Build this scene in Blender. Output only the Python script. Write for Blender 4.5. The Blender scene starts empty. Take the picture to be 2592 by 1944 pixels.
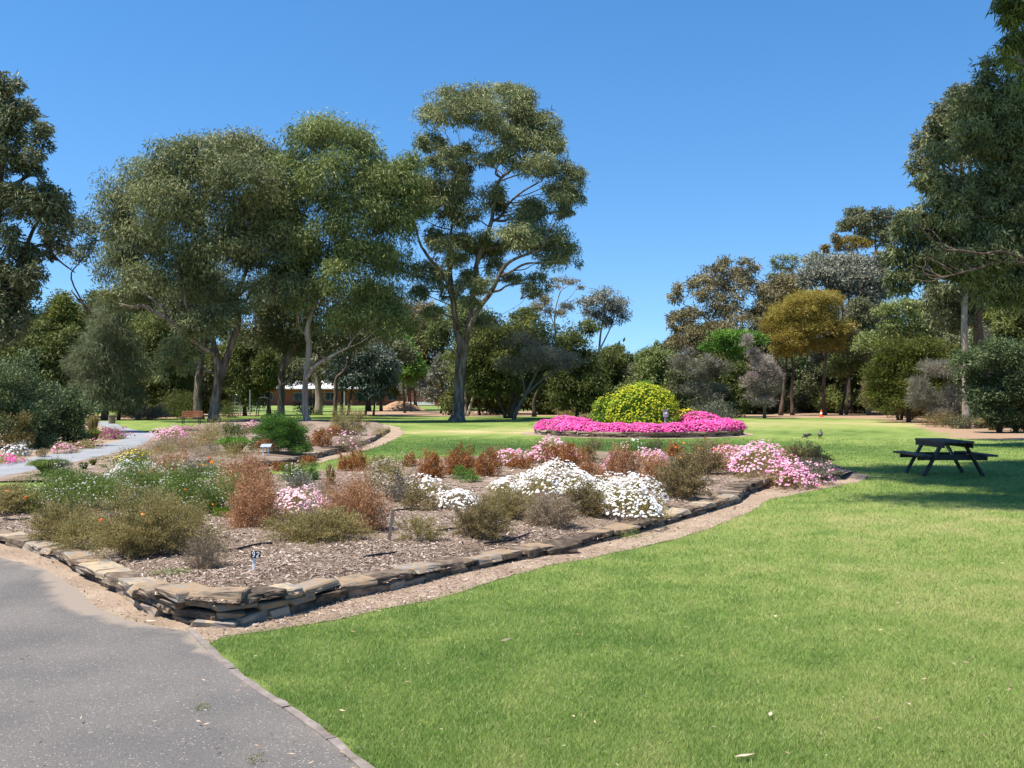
import bpy, bmesh, math, random
import numpy as np
from mathutils import Vector, Matrix
from mathutils.geometry import delaunay_2d_cdt

# ---------------------------------------------------------------- camera, light, exposure
SC = bpy.context.scene
COL = SC.collection
F, YH, CAMZ = 2520.0, 1004.0, 1.7            # focal length and horizon in photo pixels (2592 wide), eye height
PITCH = math.atan((YH - 972.0) / F)
cam_d = bpy.data.cameras.new('camera')
cam_d.sensor_width = 36.0
cam_d.lens = 36.0 * F / 2592.0
cam_d.clip_end = 4000.0
cam = bpy.data.objects.new('camera', cam_d)
cam.location = (0, 0, CAMZ)
cam.rotation_euler = (math.radians(90) + PITCH, 0, 0)
COL.objects.link(cam)
SC.camera = cam

SUN_EL, SUN_AZ = math.radians(65.0), math.atan2(-0.9, -0.36)     # azimuth from +Y towards +X
sun_dir = Vector((math.cos(SUN_EL) * math.sin(SUN_AZ), math.cos(SUN_EL) * math.cos(SUN_AZ), math.sin(SUN_EL)))
sl = bpy.data.lights.new('sun', 'SUN')
sl.energy = 5.0
sl.angle = math.radians(0.5)
sl.color = (1.0, 0.93, 0.82)
so = bpy.data.objects.new('sun', sl)
so.rotation_euler = sun_dir.to_track_quat('Z', 'Y').to_euler()
so.location = (-20, 10, 60)
COL.objects.link(so)

world = bpy.data.worlds.new('World')
SC.world = world
world.use_nodes = True
wn, wl = world.node_tree.nodes, world.node_tree.links
wn.clear()
sky = wn.new('ShaderNodeTexSky')
sky.sky_type = 'NISHITA'
sky.sun_disc = False
sky.sun_elevation = SUN_EL
sky.sun_rotation = SUN_AZ
sky.altitude = 0
sky.air_density = 1.0
sky.dust_density = 0.05
sky.ozone_density = 2.0
hs = wn.new('ShaderNodeHueSaturation')
hs.inputs['Saturation'].default_value = 1.3
hs.inputs['Value'].default_value = 1.1
bg = wn.new('ShaderNodeBackground')
bg.inputs['Strength'].default_value = 0.105
wo = wn.new('ShaderNodeOutputWorld')
wtc = wn.new('ShaderNodeTexCoord')
wad = wn.new('ShaderNodeVectorMath'); wad.operation = 'ADD'; wad.inputs[1].default_value = (0, 0, .10)
wno = wn.new('ShaderNodeVectorMath'); wno.operation = 'NORMALIZE'
wl.new(wtc.outputs['Generated'], wad.inputs[0]); wl.new(wad.outputs[0], wno.inputs[0]); wl.new(wno.outputs[0], sky.inputs['Vector'])
wl.new(sky.outputs[0], hs.inputs['Color'])
wl.new(hs.outputs[0], bg.inputs['Color'])
wl.new(bg.outputs[0], wo.inputs['Surface'])
SC.view_settings.view_transform = 'Standard'
SC.view_settings.look = 'None'
SC.view_settings.exposure = 0.84
SC.view_settings.gamma = 1.0
SC.view_settings.use_curve_mapping = False
SC.cycles.max_bounces = 6
SC.cycles.diffuse_bounces = 3
SC.cycles.glossy_bounces = 2
SC.cycles.transmission_bounces = 4
SC.cycles.transparent_max_bounces = 4

# ---------------------------------------------------------------- geometry of the view: a photo pixel to a point of the place
cp, sp = math.cos(PITCH), math.sin(PITCH)
def ray(x, y):
    cx, cy = (x - 1296.0) / F, (972.0 - y) / F
    return (cx, cp - cy * sp, sp + cy * cp)
def gp(x, y, z=0.0):
    d = ray(x, y)
    t = (z - CAMZ) / d[2]
    return (d[0] * t, d[1] * t)
def at(x, y, Y):
    d = ray(x, y)
    t = Y / d[1]
    return np.array((d[0] * t, Y, CAMZ + d[2] * t))

RNG = np.random.default_rng(7)

# ---------------------------------------------------------------- object helpers
def tag(o, label=None, cat=None, group=None, kind=None):
    if label: o['label'] = label
    if cat: o['category'] = cat
    if group: o['group'] = group
    if kind: o['kind'] = kind
    return o
def empty(name, loc, rz=0.0):
    o = bpy.data.objects.new(name, None)
    o.empty_display_size = 0.3
    o.location = loc
    o.rotation_euler = (0, 0, rz)
    COL.objects.link(o)
    return o
def link(name, me, mat, parent=None, loc=(0, 0, 0), smooth=False):
    if mat is not None and len(me.materials) == 0: me.materials.append(mat)
    if smooth:
        me.polygons.foreach_set('use_smooth', [True] * len(me.polygons))
    o = bpy.data.objects.new(name, me)
    o.location = loc
    if parent is not None: o.parent = parent
    COL.objects.link(o)
    return o
def mesh_polys(name, V, k, tint=None):
    """V: (N*k,3) vertices of N separate k-gons"""
    V = np.ascontiguousarray(V, dtype=np.float32).reshape(-1, 3)
    n = len(V) // k
    me = bpy.data.meshes.new(name)
    me.vertices.add(n * k)
    me.vertices.foreach_set('co', V.ravel())
    me.loops.add(n * k)
    me.loops.foreach_set('vertex_index', np.arange(n * k, dtype=np.int32))
    me.polygons.add(n)
    me.polygons.foreach_set('loop_start', np.arange(0, n * k, k, dtype=np.int32))
    me.update(calc_edges=True)
    if tint is not None:
        a = me.attributes.new('tint', 'FLOAT', 'FACE')
        a.data.foreach_set('value', np.ascontiguousarray(np.clip(tint, 0, 1), dtype=np.float32))
    return me
def norm(a):
    return a / np.maximum(np.linalg.norm(a, axis=-1, keepdims=True), 1e-9)
def leaf_quads(P, A, L, W, rng):
    """rhombic leaves: P base points, A unit axes"""
    n = len(P)
    R = norm(rng.normal(size=(n, 3)))
    S = norm(np.cross(A, R))
    L = np.broadcast_to(np.asarray(L, float), (n,))[:, None]
    W = np.broadcast_to(np.asarray(W, float), (n,))[:, None]
    V = np.empty((n, 4, 3))
    V[:, 0] = P
    V[:, 1] = P + A * L * 0.45 + S * W * 0.5
    V[:, 2] = P + A * L
    V[:, 3] = P + A * L * 0.45 - S * W * 0.5
    return V
class MB:
    """collects boxes, tubes and lathes into one mesh"""
    def __init__(s): s.v, s.f = [], []
    def add(s, v, f):
        b = len(s.v)
        s.v += [tuple(p) for p in v]
        s.f += [tuple(i + b for i in q) for q in f]
    def box(s, c, d, rz=0.0, m=None):
        x, y, z = d[0] / 2, d[1] / 2, d[2] / 2
        v = [(-x, -y, -z), (x, -y, -z), (x, y, -z), (-x, y, -z), (-x, -y, z), (x, -y, z), (x, y, z), (-x, y, z)]
        M = Matrix.Translation(c) @ (m.to_4x4() if m is not None else Matrix.Rotation(rz, 4, 'Z'))
        s.add([M @ Vector(p) for p in v], [(0, 3, 2, 1), (4, 5, 6, 7), (0, 1, 5, 4), (1, 2, 6, 5), (2, 3, 7, 6), (3, 0, 4, 7)])
    def beam(s, a, b, w, h, up=(0, 0, 1)):
        a, b = Vector(a), Vector(b)
        z = (b - a); L = z.length; z.normalize()
        x = Vector(up).cross(z)
        if x.length < 1e-4: x = Vector((1, 0, 0)).cross(z)
        x.normalize(); y = z.cross(x)
        M = Matrix((x, y, z)).transposed()
        s.box((a + b) / 2, (w, h, L), m=M)
    def tube(s, pts, rad, seg=8, cap=True):
        pts = np.asarray(pts, float); n = len(pts)
        rad = np.broadcast_to(np.asarray(rad, float), (n,))
        T = np.gradient(pts, axis=0) if n > 2 else np.repeat([pts[-1] - pts[0]], n, 0)
        T = norm(T)
        ref = np.array((0.31, 0.87, 0.37)); ref = ref / np.linalg.norm(ref)
        X = norm(np.cross(T, ref)); Yv = np.cross(T, X)
        ang = np.arange(seg) * 2 * math.pi / seg
        ring = X[:, None] * np.cos(ang)[None, :, None] + Yv[:, None] * np.sin(ang)[None, :, None]
        V = (pts[:, None] + ring * rad[:, None, None]).reshape(-1, 3)
        f = []
        for i in range(n - 1):
            for j in range(seg):
                j2 = (j + 1) % seg
                f.append((i * seg + j, i * seg + j2, (i + 1) * seg + j2, (i + 1) * seg + j))
        if cap:
            f.append(tuple(range(seg))[::-1]); f.append(tuple((n - 1) * seg + j for j in range(seg)))
        s.add(V, f)
    def lathe(s, c, prof, seg=20):
        s_v, s_f = [], []
        for r, z in prof:
            for j in range(seg):
                a = 2 * math.pi * j / seg
                s_v.append((c[0] + r * math.cos(a), c[1] + r * math.sin(a), c[2] + z))
        for i in range(len(prof) - 1):
            for j in range(seg):
                j2 = (j + 1) % seg
                s_f.append((i * seg + j, i * seg + j2, (i + 1) * seg + j2, (i + 1) * seg + j))
        s_f.append(tuple(range(seg))[::-1]); s_f.append(tuple((len(prof) - 1) * seg + j for j in range(seg)))
        s.add(s_v, s_f)
    def build(s, name, mat, parent=None, loc=(0, 0, 0), smooth=False, bevel=0.0):
        me = bpy.data.meshes.new(name)
        me.from_pydata(s.v, [], s.f)
        me.update()
        if bevel > 0:
            bm = bmesh.new(); bm.from_mesh(me)
            bmesh.ops.bevel(bm, geom=[e for e in bm.edges], offset=bevel, segments=2, affect='EDGES', clamp_overlap=True)
            bm.to_mesh(me); bm.free()
        return link(name, me, mat, parent, loc, smooth)
def smooth_path(pts, per=4):
    """Catmull-Rom through the points; the columns may be position + radius"""
    p = np.asarray(pts, float)
    if len(p) < 3:
        t = np.linspace(0, 1, per + 1)[:, None]
        return p[0] * (1 - t) + p[1] * t
    q = np.vstack([2 * p[0] - p[1], p, 2 * p[-1] - p[-2]])
    out = []
    for i in range(1, len(q) - 2):
        for t in np.arange(per) / per:
            a, b, c, d = q[i - 1], q[i], q[i + 1], q[i + 2]
            out.append(0.5 * (2 * b + (c - a) * t + (2 * a - 5 * b + 4 * c - d) * t * t + (3 * b - a - 3 * c + d) * t ** 3))
    out.append(p[-1])
    return np.array(out)

# ---------------------------------------------------------------- noise and polygons in the ground plane
_PH = np.random.default_rng(3).uniform(0, 6.28, (64,))
def wob(x, y, s):
    """smooth pseudo noise about -1..1, feature size s metres"""
    x, y = np.asarray(x) / s * 2.1, np.asarray(y) / s * 2.1
    v = 0
    for k in range(7):
        a = k * 2.399 + 0.4
        fr = 0.7 + 0.23 * k
        v = v + np.sin((x * math.cos(a) + y * math.sin(a)) * fr + _PH[k] + 1.3 * np.sin((x * math.sin(a) - y * math.cos(a)) * fr * 0.7 + _PH[k + 20]))
    return v / 3.6
def inside(px, py, poly):
    px, py = np.asarray(px, float), np.asarray(py, float)
    r = np.zeros(px.shape, bool)
    n = len(poly)
    for i in range(n):
        x1, y1 = poly[i][0], poly[i][1]; x2, y2 = poly[(i + 1) % n][0], poly[(i + 1) % n][1]
        c = ((y1 > py) != (y2 > py))
        with np.errstate(divide='ignore', invalid='ignore'):
            xi = (x2 - x1) * (py - y1) / (y2 - y1 + 1e-12) + x1
        r ^= c & (px < xi)
    return r
def resample(poly, step, closed=True):
    out = []
    n = len(poly)
    for i in range(n if closed else n - 1):
        a, b = np.array(poly[i], float), np.array(poly[(i + 1) % n], float)
        k = max(1, int(np.linalg.norm((b - a)[:2]) / step))
        for j in range(k): out.append(a + (b - a) * j / k)
    if not closed: out.append(np.array(poly[-1], float))
    return np.array(out)
def ragged(poly, step, amp, s):
    p = resample(poly, step)
    p = p.copy()
    p[:, 0] += amp * wob(p[:, 0] + 11, p[:, 1] - 5, s) + amp * 0.5 * wob(p[:, 1] * 2 + 31, p[:, 0] * 2, s * 0.7)
    p[:, 1] += amp * wob(p[:, 0] - 27, p[:, 1] + 9, s) + amp * 0.5 * wob(p[:, 0] * 2 - 3, p[:, 1] * 2, s * 0.7)
    return [tuple(q) for q in p]
def sheet(name, poly, z, mat, kind='structure'):
    me = bpy.data.meshes.new(name)
    bm = bmesh.new()
    f = bm.faces.new([bm.verts.new((p[0], p[1], z)) for p in poly])
    bmesh.ops.triangulate(bm, faces=[f])
    bmesh.ops.recalc_face_normals(bm, faces=bm.faces)
    bm.to_mesh(me); bm.free()
    if len(me.polygons) and me.polygons[0].normal.z < 0: me.flip_normals()
    return tag(link(name, me, mat), kind=kind)

# ---------------------------------------------------------------- materials
def new_mat(name):
    m = bpy.data.materials.new(name); m.use_nodes = True
    m.node_tree.nodes.clear()
    return m, m.node_tree.nodes, m.node_tree.links
def ramp(n, stops):
    r = n.new('ShaderNodeValToRGB')
    e = r.color_ramp.elements
    while len(e) < len(stops): e.new(0.5)
    for el, (p, c) in zip(e, stops):
        el.position = p; el.color = (*c, 1.0)
    return r
LEAF = {}
def leaf_mat(name, c0, c1, c2, trans=0.28, rough=0.5, spec=0.35):
    rough, spec = max(rough, .55), spec * .5
    if name in LEAF: return LEAF[name]
    m, n, l = new_mat('leaf_' + name)
    at_ = n.new('ShaderNodeAttribute'); at_.attribute_name = 'tint'
    r = ramp(n, [(0.05, c0), (0.5, c1), (0.95, c2)])
    l.new(at_.outputs['Fac'], r.inputs[0])
    p = n.new('ShaderNodeBsdfPrincipled'); p.inputs['Roughness'].default_value = rough
    p.inputs['Specular IOR Level'].default_value = spec
    t = n.new('ShaderNodeBsdfTranslucent')
    mx = n.new('ShaderNodeMixShader'); mx.inputs[0].default_value = trans
    o = n.new('ShaderNodeOutputMaterial')
    l.new(r.outputs[0], p.inputs['Base Color']); l.new(r.outputs[0], t.inputs['Color'])
    l.new(p.outputs[0], mx.inputs[1]); l.new(t.outputs[0], mx.inputs[2]); l.new(mx.outputs[0], o.inputs['Surface'])
    LEAF[name] = m
    return m
def noise_mat(name, stops, scale=(1, 1, 1), nscale=4.0, detail=6.0, rough=0.85, bump=0.0, bdist=0.02, spec=0.3, obj_random=0.0, extra=None):
    m, n, l = new_mat(name)
    tc = n.new('ShaderNodeTexCoord'); mp = n.new('ShaderNodeMapping'); mp.inputs['Scale'].default_value = scale
    nz = n.new('ShaderNodeTexNoise'); nz.inputs['Scale'].default_value = nscale; nz.inputs['Detail'].default_value = detail
    nz.inputs['Roughness'].default_value = 0.65
    l.new(tc.outputs['Object'], mp.inputs[0]); l.new(mp.outputs[0], nz.inputs['Vector'])
    r = ramp(n, stops)
    fac = nz.outputs[0]
    if obj_random > 0:
        oi = n.new('ShaderNodeObjectInfo')
        ma = n.new('ShaderNodeMath'); ma.operation = 'MULTIPLY_ADD'; ma.inputs[1].default_value = obj_random
        l.new(oi.outputs['Random'], ma.inputs[0])
        ms = n.new('ShaderNodeMath'); ms.operation = 'SUBTRACT'; ms.inputs[1].default_value = obj_random / 2
        l.new(nz.outputs[0], ms.inputs[0]); l.new(ms.outputs[0], ma.inputs[2])
        fac = ma.outputs[0]
        ad = n.new('ShaderNodeVectorMath'); ad.operation = 'ADD'
        cb = n.new('ShaderNodeCombineXYZ')
        mu = n.new('ShaderNodeMath'); mu.operation = 'MULTIPLY'; mu.inputs[1].default_value = 37.0
        l.new(oi.outputs['Random'], mu.inputs[0]); l.new(mu.outputs[0], cb.inputs[0])
        l.new(mp.outputs[0], ad.inputs[0]); l.new(cb.outputs[0], ad.inputs[1]); l.new(ad.outputs[0], nz.inputs['Vector'])
    l.new(fac, r.inputs[0])
    p = n.new('ShaderNodeBsdfPrincipled'); p.inputs['Roughness'].default_value = rough; p.inputs['Specular IOR Level'].default_value = spec
    l.new(r.outputs[0], p.inputs['Base Color'])
    if bump > 0:
        b = n.new('ShaderNodeBump'); b.inputs['Strength'].default_value = bump; b.inputs['Distance'].default_value = bdist
        l.new(nz.outputs[0], b.inputs['Height']); l.new(b.outputs[0], p.inputs['Normal'])
    o = n.new('ShaderNodeOutputMaterial'); l.new(p.outputs[0], o.inputs['Surface'])
    return m
def plain(name, c, rough=0.6, metal=0.0, var=0.12):
    a = tuple(x * (1 - var) for x in c); b = tuple(min(1, x * (1 + var)) for x in c)
    m = noise_mat(name, [(0.3, a), (0.7, b)], nscale=9.0, rough=rough)
    for nd in m.node_tree.nodes:
        if nd.type == 'BSDF_PRINCIPLED': nd.inputs['Metallic'].default_value = metal
    return m

# leaves: dark, mid, light
leaf_mat('gum', (.055, .070, .028), (.195, .215, .088), (.385, .385, .175), .2, .5, .5)
leaf_mat('gum_yellow', (0.094, 0.113, 0.022), (0.264, 0.282, 0.066), (0.471, 0.471, 0.133), .3)
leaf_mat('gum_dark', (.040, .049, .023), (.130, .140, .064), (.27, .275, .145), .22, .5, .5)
leaf_mat('gum_green', (.046, .070, .022), (.175, .215, .062), (.34, .37, .135), .2, .5, .5)
leaf_mat('silver', (.085, .09, .066), (.22, .225, .165), (.40, .395, .31), .15, .5, .4)
leaf_mat('gum_red', (.085, .075, .034), (.235, .205, .095), (.42, .34, .19), .2, .45, .4)
leaf_mat('golden', (.11, .082, .016), (.31, .24, .05), (.45, .37, .085), .25)
leaf_mat('acacia', (.034, .050, .014), (.118, .142, .038), (.225, .245, .075), .28)
leaf_mat('bright', (0.042, 0.104, 0.016), (0.142, 0.282, 0.038), (0.282, 0.452, 0.085), .3)
leaf_mat('yellow_green', (.045, .058, .010), (.150, .170, .032), (.27, .285, .065), .3)
leaf_mat('feather', (0.053, 0.068, 0.034), (0.160, 0.185, 0.094), (0.282, 0.302, 0.170), .25)
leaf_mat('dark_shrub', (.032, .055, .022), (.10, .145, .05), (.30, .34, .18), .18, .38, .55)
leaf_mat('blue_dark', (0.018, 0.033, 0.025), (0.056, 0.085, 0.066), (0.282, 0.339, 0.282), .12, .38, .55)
leaf_mat('grey_twig', (.085, .078, .058), (.205, .19, .145), (.33, .31, .245), .1)
leaf_mat('mauve', (0.133, 0.109, 0.097), (0.315, 0.254, 0.224), (0.460, 0.387, 0.339), .15)
leaf_mat('brown', (.17, .078, .033), (.44, .225, .11), (.60, .38, .22), .22)
leaf_mat('rust', (.13, .048, .014), (.36, .15, .048), (.50, .26, .10), .22)
leaf_mat('olive', (.11, .095, .032), (.31, .26, .095), (.48, .40, .18), .38)
leaf_mat('olive_dark', (.08, .06, .025), (.235, .18, .075), (.38, .305, .15), .35)
leaf_mat('straw', (.16, .115, .07), (.38, .29, .185), (.54, .44, .29), .3)
leaf_mat('daisy_green', (.05, .085, .018), (.16, .23, .05), (.30, .37, .11), .35)
leaf_mat('moss', (0.050, 0.100, 0.004), (0.120, 0.210, 0.010), (0.200, 0.290, 0.025), .2)
leaf_mat('emerald', (0.029, 0.075, 0.016), (0.104, 0.217, 0.034), (0.226, 0.358, 0.075), .28)
leaf_mat('pale_pinkish', (0.130, 0.100, 0.075), (0.300, 0.240, 0.190), (0.500, 0.420, 0.360), .2)
leaf_mat('yellow_bloom', (.20, .26, .012), (.42, .46, .02), (.66, .64, .05), .3)
# flowers
leaf_mat('fl_white', (.76, .73, .70), (.86, .85, .83), (.90, .89, .88), .25)
leaf_mat('fl_pink', (.74, .22, .42), (.86, .42, .60), (.90, .68, .78), .25)
leaf_mat('fl_palepink', (.78, .34, .46), (.88, .60, .68), (.92, .82, .84), .25)
leaf_mat('fl_hot', (.68, .035, .26), (.86, .10, .43), (.92, .30, .60), .22)
leaf_mat('fl_orange', (.55, .08, .01), (.78, .16, .015), (.85, .30, .03), .2)
leaf_mat('fl_magenta', (.25, .015, .14), (.42, .04, .25), (.55, .12, .36), .2)
leaf_mat('fl_yellow', (.55, .40, .01), (.75, .60, .02), (.82, .72, .10), .2)
leaf_mat('fl_dirty', (.40, .38, .34), (.60, .58, .55), (.78, .77, .75), .2)

BARK = {
    'gum': noise_mat('bark_gum', [(.32, (.035, .022, .015)), (.47, (.125, .09, .065)), (.60, (.24, .195, .155)), (.78, (.40, .35, .29))], (1, 1, .16), 5.0, 5, .9, .6, .03),
    'pale': noise_mat('bark_pale', [(.28, (.09, .056, .036)), (.44, (.25, .195, .15)), (.66, (.43, .375, .315))], (1, 1, .14), 4.0, 5, .85, .4, .02),
    'dark': noise_mat('bark_dark', [(.3, (.018, .013, .010)), (.55, (.07, .052, .04)), (.75, (.14, .11, .09))], (1, 1, .2), 6.0, 5, .9, .6, .03),
    'brown': noise_mat('bark_brown', [(.3, (.04, .024, .017)), (.55, (.12, .08, .06)), (.75, (.26, .20, .16))], (1, 1, .2), 6.0, 5, .9, .6, .03),
    'twig': noise_mat('bark_twig', [(.3, (.09, .07, .055)), (.7, (.22, .18, .15))], (1, 1, .3), 9.0, 4, .9),
}

# ---------------------------------------------------------------- outlines on the ground (photo pixel corners of things lying on the ground)
G = lambda pts: [gp(x, y) for x, y in pts]
# base of the front wall: x, y of its foot, y of its top edge
WALL = [(-420, 1294, 1276), (-200, 1333, 1313), (4, 1379, 1357), (76, 1397, 1377), (148, 1424, 1397), (197, 1462, 1418), (256, 1487, 1448), (305, 1512, 1466),
        (341, 1545, 1483), (395, 1566, 1490), (475, 1587, 1500), (592, 1593, 1509), (625, 1582, 1510), (762, 1554, 1486), (848, 1525, 1477), (924, 1507, 1468),
        (977, 1500, 1461), (1076, 1475, 1434), (1144, 1457, 1425), (1216, 1441, 1411), (1262, 1431, 1407), (1307, 1421, 1396), (1356, 1413, 1388), (1397, 1404, 1379),
        (1447, 1394, 1370), (1492, 1381, 1358), (1564, 1364, 1342), (1619, 1349, 1328), (1686, 1330, 1309), (1759, 1308, 1286), (1867, 1276, 1254),
        (1893, 1252, 1226), (1960, 1228, 1205), (2050, 1223, 1201), (2138, 1214, 1193)]
wall_xy = [gp(x, yb) for x, yb, yt in WALL]
wall_h = [max(0.08, at(x, yt, gp(x, yb)[1])[2]) for x, yb, yt in WALL]
bed_back = G([(2160, 1196), (2115, 1180), (1985, 1164), (1800, 1154), (1600, 1147), (1400, 1149), (1200, 1158), (1000, 1171), (850, 1190), (700, 1206), (500, 1221), (300, 1235), (130, 1246), (0, 1250), (-420, 1256)])
BED = wall_xy + bed_back
bed_hpts = np.array([(p[0], p[1], h - 0.05) for p, h in zip(wall_xy, wall_h)] + [(p[0], p[1], 0.03) for p in bed_back])
_bp = resample([tuple(p) for p in bed_hpts], 0.2)
def zb(x, y, raw=False):
    """height of the mulch in the front bed"""
    x, y = np.atleast_1d(np.asarray(x, float)), np.atleast_1d(np.asarray(y, float))
    d = np.hypot(x[:, None] - _bp[None, :, 0], y[:, None] - _bp[None, :, 1]) + 0.05
    w = d ** -2.5
    z = (w * _bp[None, :, 2]).sum(1) / w.sum(1)
    dm = d.min(1)
    z = z + 0.075 * (1 - np.exp(-(dm / .55) ** 2)) + 0.012 * wob(x, y, 0.7) * np.minimum(1, dm / .3)
    z = np.maximum(z, .03)
    return z if raw else np.where(inside(x, y, BED), z, 0.0)

MID = G([(-420, 1254), (-100, 1230), (0, 1222), (130, 1221), (300, 1212), (450, 1200), (600, 1188), (680, 1181), (730, 1178), (790, 1163), (840, 1152), (880, 1143), (945, 1118), (985, 1092),
         (978, 1079), (900, 1070), (800, 1064), (700, 1062), (600, 1064), (520, 1074), (440, 1085), (391, 1104), (358, 1129), (285, 1150), (175, 1173), (81, 1193), (0, 1210), (-300, 1262)])
mid_wall = G([(585, 1190), (640, 1184), (700, 1181), (735, 1177), (790, 1164), (840, 1152), (880, 1143), (945, 1118), (985, 1093), (982, 1081)])
_mp = resample(MID, 0.12)
def zm(x, y, raw=False):
    x, y = np.atleast_1d(np.asarray(x, float)), np.atleast_1d(np.asarray(y, float))
    d = np.hypot(x[:, None] - _mp[None, :, 0], y[:, None] - _mp[None, :, 1]).min(1)
    wall = np.clip((x + 11) / 3.0, 0, 1)
    z = (0.05 + 0.14 * wall) * np.minimum(1, 0.3 + d / 0.35 * 0.7) + (0.05 + 0.02 * wob(x, y, 1.1)) * (1 - np.exp(-d / 1.5))
    z = np.maximum(z, .02)
    return z if raw else np.where(inside(x, y, MID), z, 0.0)
RB_C, RB_R = (5.75, 45.6), 4.75
def zr(x, y):
    x, y = np.atleast_1d(np.asarray(x, float)), np.atleast_1d(np.asarray(y, float))
    r = np.hypot(x - RB_C[0], y - RB_C[1])
    return np.where(r < RB_R, 0.2 + 0.12 * (1 - (r / RB_R) ** 2), 0.0)
LEFTBED = G([(-300, 1232), (0, 1176), (102, 1156), (183, 1142), (244, 1130), (301, 1117), (309, 1101), (285, 1087), (248, 1076), (215, 1066), (100, 1060), (-420, 1062)])
PATH = G([(-420, 1262), (0, 1175), (102, 1154), (183, 1141), (244, 1129), (301, 1117), (307, 1100), (284, 1086), (247, 1075), (225, 1067), (278, 1067), (305, 1078), (338, 1088), (402, 1100), (392, 1106), (358, 1129), (285, 1150), (175, 1172), (81, 1192), (0, 1208), (-300, 1262), (-420, 1290)])
ASPHALT = G([(-420, 1325), (-200, 1368), (0, 1413), (118, 1444), (190, 1490), (245, 1540), (320, 1572), (420, 1592), (478, 1602), (516, 1642), (556, 1678), (628, 1738), (718, 1797), (807, 1860), (900, 1938), (1010, 2040), (1250, 2300)]) + [(0.2, -4.0), (-14.0, -4.0), (-14.0, 9.0)]
DIRT_OUT = G([(500, 1628), (535, 1628), (560, 1616), (628, 1604), (762, 1586), (852, 1572), (942, 1547), (1035, 1532), (1090, 1519), (1194, 1490), (1307, 1455), (1397, 1432), (1533, 1405), (1714, 1365), (1804, 1335), (1890, 1300), (1950, 1264), (2093, 1236), (2183, 1217), (2205, 1206), (2160, 1194)])
DIRT = DIRT_OUT + bed_back[1:-1] + G([(-420, 1256), (-420, 1335), (-200, 1378), (0, 1424), (110, 1455), (180, 1500), (240, 1550), (320, 1582), (420, 1600)])
MIDSKIRT = G([(560, 1197), (700, 1190), (760, 1183), (850, 1162), (900, 1148), (950, 1132), (1003, 1112), (1022, 1097), (1012, 1082), (975, 1074), (900, 1070), (800, 1100), (600, 1150)])
RBSKIRT = [(RB_C[0] + (RB_R + .55 + .15 * math.sin(3 * a)) * math.cos(a), RB_C[1] + (RB_R + .55 + .15 * math.sin(3 * a)) * math.sin(a)) for a in np.linspace(0, 2 * math.pi, 48)[:-1]]
LITTER_R = G([(1560, 1046), (1700, 1050), (1850, 1056), (2000, 1058), (2120, 1058), (2250, 1062), (2310, 1074), (2350, 1092), (2400, 1106), (2480, 1112), (2600, 1116), (2900, 1150), (3300, 1200)]) + [(90, 24), (90, 150), (12, 150)]
LITTER_C = G([(880, 1047), (1000, 1053), (1150, 1055), (1300, 1054), (1450, 1052), (1600, 1047), (1600, 1040), (1300, 1040), (1100, 1041), (880, 1040)])
LITTER_L = G([(200, 1060), (420, 1060), (640, 1052), (640, 1044), (430, 1048), (300, 1050), (-600, 1050), (-600, 1064)])

def dryness(x, y):
    px = 1296 + np.asarray(x) / np.maximum(y, 1) * F
    x, y = np.asarray(x, float), np.asarray(y, float)
    v = 0.365 + 0.035 * wob(x, y, 2.6) + 0.075 * wob(x, y, 0.45) + 0.07 * wob(x + 40, y, 7.0) + .05 * wob(x, y + 7, .25)
    def gs(cx, cy, sx, sy): return np.exp(-((x - cx) / sx) ** 2 - ((y - cy) / sy) ** 2)
    v += 0.24 * gs(4.3, 8.3, 2.6, 2.2) * (.9 + .35 * wob(x, y, .5)) + 0.12 * gs(2.8, 5.2, 2.0, 1.2) + 0.22 * gs(6.2, 13.5, 3.6, 2.6) * (.9 + .35 * wob(x, y, .7)) - 0.07 * gs(0.4, 6.8, 1.6, 1.2)
    v += 0.50 * gs(-1.6, 47.5, 6.5, 3.5) * (.7 + .5 * wob(x, y, 2)) + 0.25 * gs(1.5, 51, 5, 4) * (.6 + .6 * wob(x, y, 1.5)) - 0.25 * gs(-1.5, 33, 9, 6) - 0.2 * gs(4, 34.5, 9, 3.5) + 0.35 * gs(21, 62, 14, 9) + 0.05 * gs(8, 26, 6, 6)
    v += 0.04 * np.sin(x * 1.1 + y * 0.35) * (y > 30)
    return np.clip(v, 0, 1)

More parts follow.
